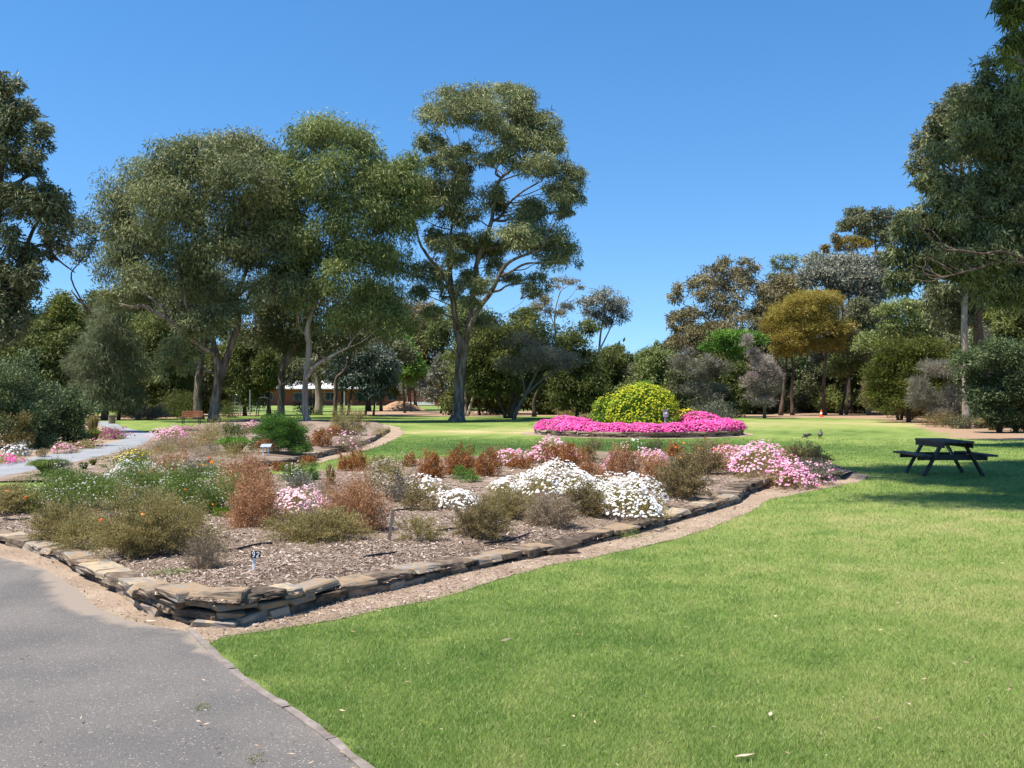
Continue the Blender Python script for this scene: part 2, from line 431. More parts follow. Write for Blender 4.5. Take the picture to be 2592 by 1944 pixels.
# ---------------------------------------------------------------- ground sheet
def build_ground():
    Y = np.concatenate([[-60, -30, -12, -4, 0], np.geomspace(2.0, 160, 230), [200, 260, 350, 500, 800, 1400, 2500]])
    U = np.concatenate([[-40, -12, -4, -2], np.linspace(-1.15, 1.15, 170), [2, 4, 12, 40]])
    R, C_ = len(Y), len(U)
    yy = np.repeat(Y, C_); sc = np.where(yy < 6, 6, yy)
    xx = np.tile(U, R) * sc * 0.62
    V = np.stack([xx, yy, np.zeros_like(xx)], 1)
    idx = np.arange(R * C_).reshape(R, C_)
    Fq = np.stack([idx[:-1, :-1], idx[:-1, 1:], idx[1:, 1:], idx[1:, :-1]], -1).reshape(-1, 4)
    me = bpy.data.meshes.new('lawn')
    me.from_pydata(V.tolist(), [], Fq.tolist()); me.update()
    a = me.attributes.new('dry', 'FLOAT', 'POINT'); a.data.foreach_set('value', dryness(xx, yy).astype(np.float32))
    jx, jy = xx + .9 * wob(xx, yy, 3.0), yy + 1.6 * wob(xx + 9, yy, 3.5)
    lit = (inside(jx, jy, LITTER_R) | inside(jx, jy, LITTER_C) | inside(jx, jy, LITTER_L)).astype(float)
    b = me.attributes.new('litter', 'FLOAT', 'POINT'); b.data.foreach_set('value', lit.astype(np.float32))
    m, n, l = new_mat('lawn')
    ad = n.new('ShaderNodeAttribute'); ad.attribute_name = 'dry'
    al = n.new('ShaderNodeAttribute'); al.attribute_name = 'litter'
    tc = n.new('ShaderNodeTexCoord')
    n1 = n.new('ShaderNodeTexNoise'); n1.inputs['Scale'].default_value = 14; n1.inputs['Detail'].default_value = 8; n1.inputs['Roughness'].default_value = .75
    n2 = n.new('ShaderNodeTexNoise'); n2.inputs['Scale'].default_value = 1.3; n2.inputs['Detail'].default_value = 5
    l.new(tc.outputs['Object'], n1.inputs['Vector']); l.new(tc.outputs['Object'], n2.inputs['Vector'])
    sm = n.new('ShaderNodeMath'); sm.operation = 'MULTIPLY_ADD'; sm.inputs[1].default_value = .75
    l.new(n1.outputs[0], sm.inputs[0]); l.new(ad.outputs['Fac'], sm.inputs[2])
    s2 = n.new('ShaderNodeMath'); s2.operation = 'MULTIPLY_ADD'; s2.inputs[1].default_value = .35
    l.new(n2.outputs[0], s2.inputs[0]); l.new(sm.outputs[0], s2.inputs[2])
    s3 = n.new('ShaderNodeMath'); s3.operation = 'SUBTRACT'; s3.inputs[1].default_value = .5
    l.new(s2.outputs[0], s3.inputs[0])
    rg = ramp(n, [(0.0, (.035, .066, .014)), (.28, (.090, .150, .030)), (.5, (.20, .26, .065)), (.75, (.32, .30, .12)), (1.0, (.43, .36, .18))])
    l.new(s3.outputs[0], rg.inputs[0])
    rl = ramp(n, [(.3, (.13, .085, .055)), (.5, (.33, .22, .14)), (.7, (.46, .34, .24))])
    l.new(n1.outputs[0], rl.inputs[0])
    mx = n.new('ShaderNodeMixRGB'); l.new(al.outputs['Fac'], mx.inputs[0]); l.new(rg.outputs[0], mx.inputs[1]); l.new(rl.outputs[0], mx.inputs[2])
    p = n.new('ShaderNodeBsdfPrincipled'); p.inputs['Roughness'].default_value = .9; p.inputs['Specular IOR Level'].default_value = .15
    l.new(mx.outputs[0], p.inputs['Base Color'])
    bu = n.new('ShaderNodeBump'); bu.inputs['Strength'].default_value = .8; bu.inputs['Distance'].default_value = .05
    l.new(n1.outputs[0], bu.inputs['Height']); l.new(bu.outputs[0], p.inputs['Normal'])
    o = n.new('ShaderNodeOutputMaterial'); l.new(p.outputs[0], o.inputs['Surface'])
    return tag(link('lawn', me, m), kind='structure')
build_ground()

def litter_mat(name, stops, nscale=60.0, bump=.9, bd=.02, big=None):
    """fine bark litter: stretched cells over a slow stain"""
    m, n, l = new_mat(name)
    tc = n.new('ShaderNodeTexCoord')
    v = n.new('ShaderNodeTexNoise'); v.inputs['Scale'].default_value = nscale; v.inputs['Detail'].default_value = 9; v.inputs['Roughness'].default_value = .8
    b = n.new('ShaderNodeTexNoise'); b.inputs['Scale'].default_value = 1.7; b.inputs['Detail'].default_value = 6
    mp = n.new('ShaderNodeMapping'); mp.inputs['Scale'].default_value = (1, 2.0, 1); mp.inputs['Rotation'].default_value = (0, 0, .6)
    l.new(tc.outputs['Object'], mp.inputs[0]); l.new(mp.outputs[0], v.inputs['Vector']); l.new(tc.outputs['Object'], b.inputs['Vector'])
    ma = n.new('ShaderNodeMath'); ma.operation = 'MULTIPLY_ADD'; ma.inputs[1].default_value = .5
    l.new(b.outputs[0], ma.inputs[0]); l.new(v.outputs[0], ma.inputs[2])
    ms = n.new('ShaderNodeMath'); ms.operation = 'SUBTRACT'; ms.inputs[1].default_value = .25
    l.new(ma.outputs[0], ms.inputs[0])
    r = ramp(n, stops); l.new(ms.outputs[0], r.inputs[0])
    p = n.new('ShaderNodeBsdfPrincipled'); p.inputs['Roughness'].default_value = .95; p.inputs['Specular IOR Level'].default_value = .1
    l.new(r.outputs[0], p.inputs['Base Color'])
    bu = n.new('ShaderNodeBump'); bu.inputs['Strength'].default_value = bump; bu.inputs['Distance'].default_value = bd
    l.new(v.outputs[0], bu.inputs['Height']); l.new(bu.outputs[0], p.inputs['Normal'])
    o = n.new('ShaderNodeOutputMaterial'); l.new(p.outputs[0], o.inputs['Surface'])
    return m
M_MULCH = litter_mat('mulch', [(.25, (.075, .050, .036)), (.45, (.205, .150, .112)), (.6, (.315, .245, .195)), (.75, (.50, .42, .355))])
M_DIRT = litter_mat('dirt', [(.25, (.15, .105, .075)), (.45, (.29, .215, .155)), (.62, (.39, .30, .225)), (.8, (.52, .43, .35))], 45, .6)
M_PATH = litter_mat('gravel_path', [(.25, (.15, .16, .17)), (.5, (.25, .26, .275)), (.75, (.36, .365, .37))], 50, .5)

# asphalt: grey with pale stone specks, dusty along its rim
def asphalt_mat():
    m, n, l = new_mat('asphalt')
    tc = n.new('ShaderNodeTexCoord')
    v = n.new('ShaderNodeTexVoronoi'); v.inputs['Scale'].default_value = 95; v.inputs['Randomness'].default_value = 1
    v2 = n.new('ShaderNodeTexVoronoi'); v2.inputs['Scale'].default_value = 160
    nz = n.new('ShaderNodeTexNoise'); nz.inputs['Scale'].default_value = 180; nz.inputs['Detail'].default_value = 4
    nb = n.new('ShaderNodeTexNoise'); nb.inputs['Scale'].default_value = 1.1; nb.inputs['Detail'].default_value = 6
    for q in (v, v2, nz, nb): l.new(tc.outputs['Object'], q.inputs['Vector'])
    base = ramp(n, [(.3, (.078, .073, .068)), (.55, (.150, .141, .133)), (.8, (.225, .213, .20))])
    l.new(nz.outputs[0], base.inputs[0])
    st = ramp(n, [(.35, (.80, .79, .80)), (.65, (1.12, 1.08, 1.03))]); l.new(nb.outputs[0], st.inputs[0])
    mu = n.new('ShaderNodeMixRGB'); mu.blend_type = 'MULTIPLY'; mu.inputs[0].default_value = 1
    l.new(base.outputs[0], mu.inputs[1]); l.new(st.outputs[0], mu.inputs[2])
    sep = n.new('ShaderNodeSeparateColor'); l.new(v.outputs['Color'], sep.inputs[0])
    g1 = n.new('ShaderNodeMath'); g1.operation = 'GREATER_THAN'; g1.inputs[1].default_value = .935; l.new(sep.outputs[0], g1.inputs[0])
    g2 = n.new('ShaderNodeMath'); g2.operation = 'LESS_THAN'; g2.inputs[1].default_value = .40; l.new(v.outputs['Distance'], g2.inputs[0])
    g3 = n.new('ShaderNodeMath'); g3.operation = 'MULTIPLY'; l.new(g1.outputs[0], g3.inputs[0]); l.new(g2.outputs[0], g3.inputs[1])
    g4 = n.new('ShaderNodeMath'); g4.operation = 'MULTIPLY'; g4.inputs[1].default_value = .45; l.new(g3.outputs[0], g4.inputs[0])
    mx = n.new('ShaderNodeMixRGB'); mx.inputs[2].default_value = (.58, .55, .53, 1); l.new(g4.outputs[0], mx.inputs[0]); l.new(mu.outputs[0], mx.inputs[1])
    # sand washed over the rim by the wall
    at_ = n.new('ShaderNodeAttribute'); at_.attribute_name = 'sand'
    sn = n.new('ShaderNodeTexNoise'); sn.inputs['Scale'].default_value = 5; sn.inputs['Detail'].default_value = 8; l.new(tc.outputs['Object'], sn.inputs['Vector'])
    sa = n.new('ShaderNodeMath'); sa.operation = 'MULTIPLY_ADD'; sa.inputs[1].default_value = 1.6; l.new(at_.outputs['Fac'], sa.inputs[0])
    sb = n.new('ShaderNodeMath'); sb.operation = 'SUBTRACT'; sb.inputs[1].default_value = 1.05; l.new(sn.outputs[0], sb.inputs[0]); l.new(sb.outputs[0], sa.inputs[2])
    sc_ = n.new('ShaderNodeMath'); sc_.operation = 'MULTIPLY'; sc_.inputs[1].default_value = 2.2; sc_.use_clamp = True; l.new(sa.outputs[0], sc_.inputs[0])
    m2 = n.new('ShaderNodeMixRGB'); m2.inputs[2].default_value = (.25, .205, .165, 1); l.new(sc_.outputs[0], m2.inputs[0]); l.new(mx.outputs[0], m2.inputs[1])
    p = n.new('ShaderNodeBsdfPrincipled'); p.inputs['Roughness'].default_value = .85; p.inputs['Specular IOR Level'].default_value = .25
    l.new(m2.outputs[0], p.inputs['Base Color'])
    bu = n.new('ShaderNodeBump'); bu.inputs['Strength'].default_value = .7; bu.inputs['Distance'].default_value = .006
    l.new(nz.outputs[0], bu.inputs['Height']); l.new(bu.outputs[0], p.inputs['Normal'])
    o = n.new('ShaderNodeOutputMaterial'); l.new(p.outputs[0], o.inputs['Surface'])
    return m

def height_sheet(name, poly, zfun, step, mat, edge_step=.12, edge_z=None, attrs=None):
    ring = resample(poly, edge_step)[:, :2]
    xs, ys = np.arange(ring[:, 0].min(), ring[:, 0].max(), step), np.arange(ring[:, 1].min(), ring[:, 1].max(), step)
    gx, gy = np.meshgrid(xs, ys); gx = gx.ravel() + RNG.uniform(-.3, .3, gx.size) * step; gy = gy.ravel() + RNG.uniform(-.3, .3, gy.size) * step
    k = inside(gx, gy, poly)
    gx, gy = gx[k], gy[k]
    dm = np.full(len(gx), 1e9)
    for q in np.array_split(np.arange(len(gx)), max(1, len(gx) // 2000)):
        dm[q] = np.hypot(gx[q, None] - ring[None, :, 0], gy[q, None] - ring[None, :, 1]).min(1)
    k = dm > step * .45
    pts = [Vector(p) for p in ring] + [Vector(p) for p in np.stack([gx[k], gy[k]], 1)]
    nr = len(ring)
    vs, es, fs, *_ = delaunay_2d_cdt(pts, [(i, (i + 1) % nr) for i in range(nr)], [], 1, 1e-5)
    vx = np.array([v[0] for v in vs]); vy = np.array([v[1] for v in vs])
    z = zfun(vx, vy)
    me = bpy.data.meshes.new(name)
    me.from_pydata(np.stack([vx, vy, z], 1).tolist(), [], [tuple(f) for f in fs]); me.update()
    if attrs:
        for an, fn in attrs.items():
            a = me.attributes.new(an, 'FLOAT', 'POINT'); a.data.foreach_set('value', fn(vx, vy).astype(np.float32))
    if len(me.polygons) and sum(p.normal.z for p in me.polygons) < 0: me.flip_normals()
    return tag(link(name, me, mat, smooth=True), kind='structure')

_rim = resample([tuple(p) for p in G([(-420, 1330), (-200, 1373), (0, 1418), (118, 1448), (190, 1493), (245, 1545), (320, 1577), (420, 1597), (490, 1612), (530, 1650)])], .1, False)
_rim2 = resample([tuple(p) for p in G([(516, 1642), (628, 1738), (807, 1860), (1010, 2040), (1250, 2300)])], .1, False)
def sand(x, y):
    d = np.hypot(x[:, None] - _rim[None, :, 0], y[:, None] - _rim[None, :, 1]).min(1)
    d2 = np.hypot(x[:, None] - _rim2[None, :, 0], y[:, None] - _rim2[None, :, 1]).min(1)
    cx, cy = gp(300, 1500)
    hump = np.exp(-((x - cx) ** 2 + (y - cy) ** 2) / .9 ** 2)
    return np.maximum(np.exp(-(d / (.07 + .30 * hump)) ** 1.3), .5 * np.exp(-d2 / .10))
height_sheet('asphalt_path', ASPHALT, lambda x, y: np.full(len(x), .008), .16, asphalt_mat(), .15, attrs={'sand': sand})
sheet('dirt_margin', ragged(DIRT, .12, .035, .5), .004, M_DIRT)
sheet('gravel_path', ragged(PATH, .4, .06, 1.2), .012, M_PATH)
sheet('dirt_margin', ragged(MIDSKIRT, .3, .08, 1.0), .004, M_DIRT)
sheet('dirt_margin', ragged(RBSKIRT, .4, .10, 1.3), .005, M_DIRT)
sheet('mulch', ragged(LEFTBED, .4, .08, 1.2), .006, M_DIRT)
height_sheet('mulch', BED, lambda x, y: zb(x, y, True), .16, M_MULCH)
height_sheet('mulch', MID, lambda x, y: zm(x, y, True), .4, M_MULCH, .3)
height_sheet('mulch', [(RB_C[0] + (RB_R - .1) * math.cos(a), RB_C[1] + (RB_R - .1) * math.sin(a)) for a in np.linspace(0, 2 * math.pi, 72)[:-1]], zr, .5, M_MULCH, .4)

# ---------------------------------------------------------------- dry stone walls
M_STONE = noise_mat('stone', [(.18, (.055, .040, .028)), (.34, (.135, .098, .068)), (.46, (.22, .17, .12)), (.56, (.30, .20, .11)), (.66, (.20, .19, .18)), (.80, (.38, .295, .19))], (1, 1, 2.2), 9.0, 8, .85, .3, .008, .3, .62)
def stone_mesh(L, D, H, rng, sub=2):
    bm = bmesh.new()
    bmesh.ops.create_cube(bm, size=1.0)
    cuts = 4 if sub > 1 else 2
    bmesh.ops.subdivide_edges(bm, edges=bm.edges[:], cuts=cuts, use_grid_fill=True)
    co = rng.uniform(-1, 1, (2, 2, 2, 3)) * np.array((min(.035, L * .14), min(.035, D * .14), H * .13))
    er = np.array((min(.007 / L, .12), min(.008 / D, .12), min(.006 / H, .12)))
    for v in bm.verts:
        q = np.array(v.co)
        ex = np.abs(q) > .499
        # outer rows sit close to the rim, the rim itself is drawn in: worn arrises
        if cuts == 4:
            q = np.where(ex, q, np.where(np.abs(q) > .25, np.sign(q) * (.5 - er * 1.3), q * .9))
        if ex.sum() >= 2: q = np.where(ex, q - np.sign(q) * er * (.75 if ex.sum() == 2 else 1.1), q)
        u, w, t = q + .5
        o = np.zeros(3)
        for a in (0, 1):
            for b in (0, 1):
                for c in (0, 1):
                    o += co[a, b, c] * (u if a else 1 - u) * (w if b else 1 - w) * (t if c else 1 - t)
        nz = rng.normal(size=3) * np.array((.0016, .0035, .0012))
        v.co = Vector(q * np.array((L, D, H))) + Vector(o) + Vector(nz)
    me = bpy.data.meshes.new('stone'); bm.to_mesh(me); bm.free()
    return me
def stone_wall(root, line, hs_, rng, lens=(.16, .5), thick=.078, depth=.24, lod=1.0, caps=(.22, .34)):
    """lay courses of single stones along the line, interior on its left"""
    P = np.array([(p[0], p[1]) for p in line]); seg = np.linalg.norm(np.diff(P, axis=0), axis=1); S = np.concatenate([[0], np.cumsum(seg)])
    H = np.array(hs_)
    def pos(s): return np.array((np.interp(s, S, P[:, 0]), np.interp(s, S, P[:, 1])))
    top_off, course, cnt = 0.0, 0, 0
    while course < 4:
        s = rng.uniform(-.1, 0) if course else 0.0
        th = thick * (1.0 if course == 0 else rng.uniform(.85, 1.1))
        while s < S[-1] - .05:
            L = rng.uniform(*lens) * (1.15 if course == 0 else 1.0)
            a, b = max(0, s), min(S[-1], s + L)
            h = np.interp((a + b) / 2, S, H)
            zt = h - top_off
            t = th
            if course == 0: t = th * rng.uniform(.9, 1.25); 
            if course > 0 and zt < .035: s += L; continue
            if zt - t < .03: t = zt + .03
            pa, pb = pos(a), pos(b)
            d = pb - pa; ll = np.linalg.norm(d)
            if ll < .05: s += L; continue
            ang = math.atan2(d[1], d[0]); inw = np.array((-d[1], d[0])) / ll
            D = rng.uniform(*caps) if course == 0 else depth * rng.uniform(.8, 1.05)
            rec = rng.uniform(-.012, .012) if course == 0 else rng.uniform(.005, .045)
            c = (pa + pb) / 2 + inw * (D / 2 + rec)
            me = stone_mesh(max(.05, ll - rng.uniform(.006, .022)), D, max(.03, t - .006), rng, 2 if lod >= 1 else 1)
            o = link('cap_stone' if course == 0 else 'stone', me, M_STONE, root)
            o.location = (c[0] - root.location[0], c[1] - root.location[1], zt - t / 2 + rng.uniform(-.006, .006) - root.location[2])
            o.rotation_euler = (rng.normal() * .03, rng.normal() * .03, ang + rng.normal() * .03)
            cnt += 1
            s += L
        top_off += th * 1.02; course += 1
    return cnt
w1 = tag(empty('stone_wall', (wall_xy[11][0], wall_xy[11][1], 0)), 'low dry stone wall of brown and grey slabs edging the nearest garden bed', 'stone wall')
nst = stone_wall(w1, wall_xy, wall_h, np.random.default_rng(12), lens=(.17, .48), thick=.066)
mw_h = [.10, .14, .16, .17, .17, .18, .18, .18, .17, .14]
w2 = tag(empty('stone_wall', (mid_wall[4][0], mid_wall[4][1], 0)), 'low stone edging of the middle bed beside the dark green bush and grass', 'stone wall')
stone_wall(w2, mid_wall, mw_h, np.random.default_rng(5), lens=(.35, .9), thick=.09, lod=.5, caps=(.4, .6))
ringp = [(RB_C[0] + RB_R * math.cos(a), RB_C[1] + RB_R * math.sin(a)) for a in np.linspace(-math.pi * 1.02, math.pi * .02, 40)]
w3 = tag(empty('stone_wall', (RB_C[0], RB_C[1] - RB_R, 0)), 'curved dry stone wall round the island bed of hot pink flowers', 'stone wall')
stone_wall(w3, ringp, [.24] * len(ringp), np.random.default_rng(8), lens=(.35, .8), thick=.08, depth=.25, lod=.5)
print('stones', nst)
lx, ly = gp(1412, 1402)
ls = tag(link('loose_stone', stone_mesh(.36, .3, .09, np.random.default_rng(33)), M_STONE), 'reddish slab knocked out of the low wall and lying tilted in front', 'stone')
ls.location = (lx, ly + .06, .065); ls.rotation_euler = (.12, -.16, .45)

# path edging strips along the asphalt
M_EDGE = noise_mat('edging', [(.3, (.13, .105, .09)), (.55, (.225, .19, .17)), (.75, (.30, .265, .24))], (1, 1, 1), 7, 7, .9, .5, .01)
edge_px = [(476, 1600), (514, 1641), (556, 1680), (628, 1740), (718, 1800), (808, 1863), (900, 1941), (1010, 2043), (1160, 2190)]
E_ = resample([tuple(p) for p in G(edge_px)], .1, False)
cuts = [0, int(len(E_) * .30), int(len(E_) * .52), int(len(E_) * .66), len(E_) - 1]
for i, lab in enumerate(['weathered edging strip between the asphalt and the corner of the stone wall', 'worn edging strip between asphalt path and lawn, half buried in dirt', 'edging strip beside the lawn with a straight end joint', 'near edging strip at the bottom of the asphalt path']):
    a, b = cuts[i], cuts[i + 1]
    q = E_[a:b + 1].copy()
    if i < 3: q[-1] = q[-2] * .2 + q[-1] * .8
    m = MB(); w = .05
    t = norm(np.gradient(q, axis=0)); nrm = np.stack([-t[:, 1], t[:, 0]], 1)
    n_ = len(q)
    wj = w * (1 + .28 * wob(q[:, 0] * 3, q[:, 1] * 3, .5))[:, None]
    top = .013 + .006 * (i == 3) + .004 * wob(q[:, 0] * 2, q[:, 1], .6)
    V = np.concatenate([np.c_[q, np.zeros(n_) - .02], np.c_[q, top], np.c_[q + nrm * wj, top], np.c_[q + nrm * wj, np.zeros(n_) - .02]])
    fs = []
    for k in range(n_ - 1):
        for r in range(3): fs.append((r * n_ + k, r * n_ + k + 1, (r + 1) * n_ + k + 1, (r + 1) * n_ + k))
    e = 0; fs.append((0, n_, 2 * n_, 3 * n_))
    kk = n_ - 1
    fs.append((kk, 3 * n_ + kk, 2 * n_ + kk, n_ + kk))
    m.add(V, fs)
    o = m.build('path_edging', M_EDGE); 
    bm = bmesh.new(); bm.from_mesh(o.data); bmesh.ops.recalc_face_normals(bm, faces=bm.faces); bm.to_mesh(o.data); bm.free()
    tag(o, lab, 'edging', 'edging strips along the asphalt path')

# ---------------------------------------------------------------- litter chips, grass blades
def build_chips():
    rng = np.random.default_rng(21)
    n = 420000
    px, py = rng.uniform(-150, 2250, n), rng.uniform(1150, 1640, n)
    P = np.array([gp(a, b, .12) for a, b in zip(px[:1], py[:1])])
    d0 = np.stack([(px - 1296) / F, cp - (972 - py) / F * sp, sp + (972 - py) / F * cp], 1)
    t = (.12 - CAMZ) / d0[:, 2]
    x, y = d0[:, 0] * t, d0[:, 1] * t
    inb = inside(x, y, BED)
    ind = inside(x, y, DIRT) & ~inb & ~inside(x, y, ASPHALT) & (rng.random(n) < np.where(x > -1.9, .42, .12))
    keep = (inb & (wob(x, y, .8) + rng.normal(0, .5, n) > -.5)) | ind
    x, y, inb = x[keep], y[keep], inb[keep]
    z = np.where(inb, 0, .006)
    ii = np.where(inb)[0]
    for q in np.array_split(ii, max(1, len(ii) // 4000)): z[q] = zb(x[q], y[q])
    n = len(x); z = z + rng.uniform(.002, .012, n)
    a = rng.uniform(0, 6.28, n)
    A = norm(np.stack([np.cos(a), np.sin(a), rng.normal(0, .22, n)], 1))
    S = norm(np.stack([-np.sin(a), np.cos(a), rng.normal(0, .3, n)], 1))
    L = rng.lognormal(0, .45, n)[:, None] * (.015 + .0011 * y[:, None]) * np.where(inb, 1, .7)[:, None]; Wd = rng.uniform(.22, .5, n)[:, None] * L * .55
    C = np.stack([x, y, z], 1)
    V = np.stack([C - A * L / 2 - S * Wd / 2, C + A * L / 2 - S * Wd / 2, C + A * L / 2 + S * Wd / 2, C - A * L / 2 + S * Wd / 2], 1)
    me = mesh_polys('bark_litter', V, 4, rng.beta(1.6, 1.6, n))
    m = leaf_mat('chips', (.07, .045, .031), (.265, .19, .145), (.60, .51, .44), 0, .9, .1)
    tag(link('bark_litter', me, m), 'pale bark chips strewn over the mulch of the beds', 'bark chips', kind='stuff')
    print('chips', n)
build_chips()

def build_grass():
    rng = np.random.default_rng(4)
    n = 1350000
    px, py = rng.uniform(250, 4300, n), 1110 + (2250 - 1110) * rng.uniform(0, 1, n) ** .9
    d0 = np.stack([(px - 1296) / F, cp - (972 - py) / F * sp, sp + (972 - py) / F * cp], 1)
    t = -CAMZ / d0[:, 2]
    x, y = d0[:, 0] * t, d0[:, 1] * t
    jit = .05
    jx, jy = x + rng.normal(0, jit, n), y + rng.normal(0, jit, n)
    bad = inside(jx, jy, DIRT) | inside(x, y, BED) | inside(jx, jy, MIDSKIRT) | inside(jx, jy, RBSKIRT) | inside(jx, jy, LITTER_R) | inside(x, y, MID) | inside(x, y, PATH) | inside(x, y, LEFTBED)
    bad |= inside(x + .02, y, ASPHALT + []) 
    de = np.full(n, 9.0)
    near = (y < 8.5) & (x < 1.2) & ~bad
    q = np.where(near)[0]
    for c in np.array_split(q, max(1, len(q) // 5000)): de[c] = np.hypot(x[c, None] - E_[None, :, 0], y[c, None] - E_[None, :, 1]).min(1)
    bad |= de < (.065 + .05 * rng.random(n) + .045 * wob(x, y, .45))
    x, y = x[~bad], y[~bad]
    n = len(x)
    dr = dryness(x, y)
    h = (.018 + .0011 * y) * rng.uniform(.6, 1.35, n) * (1.1 - .35 * dr)
    w = np.maximum(.0035, .00055 * y) * rng.uniform(.7, 1.3, n)
    a = rng.uniform(0, 6.28, n); lean = rng.uniform(.25, 1.25, n)
    b = rng.uniform(0, 6.28, n)
    base = np.stack([x, y, np.full(n, .0)], 1)
    S = np.stack([np.cos(b), np.sin(b), np.zeros(n)], 1) * w[:, None] / 2
    tip = base + np.stack([np.cos(a) * lean * h, np.sin(a) * lean * h, h], 1)
    V = np.stack([base - S, base + S, tip], 1)
    ti = np.clip(.06 + dr * .85 + rng.normal(0, .11, n), 0, 1)
    st = rng.random(n) < .05; ti[st] = rng.uniform(.75, 1, st.sum())
    me = mesh_polys('grass', V, 3, ti)
    m, nn, l = new_mat('grass')
    at_ = nn.new('ShaderNodeAttribute'); at_.attribute_name = 'tint'
    r = ramp(nn, [(0.0, (.085, .175, .032)), (.3, (.19, .305, .06)), (.55, (.32, .395, .115)), (.8, (.50, .47, .21)), (1.0, (.62, .53, .31))])
    l.new(at_.outputs['Fac'], r.inputs[0])
    p = nn.new('ShaderNodeBsdfPrincipled'); p.inputs['Roughness'].default_value = .6; p.inputs['Specular IOR Level'].default_value = .25
    tr = nn.new('ShaderNodeBsdfTranslucent'); mx = nn.new('ShaderNodeMixShader'); mx.inputs[0].default_value = .35
    o = nn.new('ShaderNodeOutputMaterial')
    l.new(r.outputs[0], p.inputs['Base Color']); l.new(r.outputs[0], tr.inputs['Color']); l.new(p.outputs[0], mx.inputs[1]); l.new(tr.outputs[0], mx.inputs[2]); l.new(mx.outputs[0], o.inputs['Surface'])
    tag(link('grass', me, m), 'short mown lawn grass, green with yellowed patches', 'grass', kind='stuff')
    print('grass', n)
    # dry leaves and bark scraps lying on the lawn and asphalt
    k = 460
    px, py = rng.uniform(20, 2700, k), rng.uniform(1300, 2000, k); px[px < 420] += 500 * (rng.random(int((px < 420).sum())) < .5)
    xy = np.array([gp(a_, b_) for a_, b_ in zip(px, py)])
    ok = ~inside(xy[:, 0], xy[:, 1], BED); xy = xy[ok]; k = len(xy)
    L = rng.uniform(.010, .045, k) * (xy[:, 1] / 6) ** .3; L[:4] = (.12, .10, .09, .10)
    a = rng.uniform(-.6, .6, k) + (rng.random(k) < .4) * 1.6
    A = norm(np.stack([np.cos(a), np.sin(a), rng.normal(0, .12, k)], 1))
    V = leaf_quads(np.c_[xy, np.full(k, .034)], A, L, L * rng.uniform(.14, .28, k), rng)
    V[:, 1, 2] = np.maximum(V[:, 1, 2], .02); V[:, 3, 2] = np.maximum(V[:, 3, 2], .02)
    tag(link('leaf_litter', mesh_polys('leaf_litter', V, 4, rng.beta(2, 1.5, k)), leaf_mat('litter', (.16, .09, .05), (.42, .28, .18), (.62, .48, .36), .1)), 'dry fallen leaves and bark scraps scattered over the lawn', 'fallen leaves', kind='stuff')
build_grass()

# ---------------------------------------------------------------- trees
DENS = 2.0
GB = 'tall gum trees of the park'
ZO = {'f': (0, 0, 1.1718), 'b1r1': (0, 150, .40687), 'b1r2': (800, 150, .40687), 'b1r4': (0, 650, .40687), 'b1r5': (700, 700, .40687), 'b1r6': (1600, 600, .44846),
      'b2r1': (0, 180, .20492), 'b2r3': (600, 600, .25316), 'b2r4': (1000, 200, .25316), 'b2r5': (1000, 600, .25316), 'b2r6': (2032, 0, .25316), 'b2r7': (2032, 420, .25316), 'b2r8': (1650, 560, .25316), 'p': (0, 0, 1.0)}
def zc(zone, lst):
    ox, oy, s = ZO[zone]
    return [(ox + a * s, oy + b * s, c * s, d * s) + tuple(e) for a, b, c, d, *e in lst]
def zp(zone, lst):
    ox, oy, s = ZO[zone]
    return [(ox + p[0] * s, oy + p[1] * s) + tuple(p[2:]) for p in lst]

def clump_leaves(c, r, n, rng, sub, flat, axis_dn, spread, bias):
    """leaf origins and axes in one clump made of smaller tufts"""
    k = max(5, int(sub))
    d = norm(rng.normal(size=(k, 3)) + np.array((0, 0, .12)))
    d[:, 2] = np.where(d[:, 2] < -.8, -d[:, 2] * .6, d[:, 2])
    f = rng.uniform(.40, 1.0, k) ** .55
    f = np.where(rng.random(k) < .14, rng.uniform(1.0, 1.38, k), f)
    sc = c + d * f[:, None] * r * .88
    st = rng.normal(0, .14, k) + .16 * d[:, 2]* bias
    si = rng.integers(0, k, n)
    rs = r * np.array((.28, .28, .25 * flat)) * rng.uniform(.7, 1.25, k)[:, None]
    g = rng.normal(size=(n, 3)); gl = np.linalg.norm(g, axis=1, keepdims=True)
    g = g / gl * np.minimum(gl, 1.9)
    P = sc[si] + g * rs[si]
    out = norm(P - c)
    A = norm(out * spread + np.array((0, 0, -1.0)) * axis_dn + rng.normal(size=(n, 3)) * .75)
    return P, A, st[si] + rng.normal(0, .085, n), sc

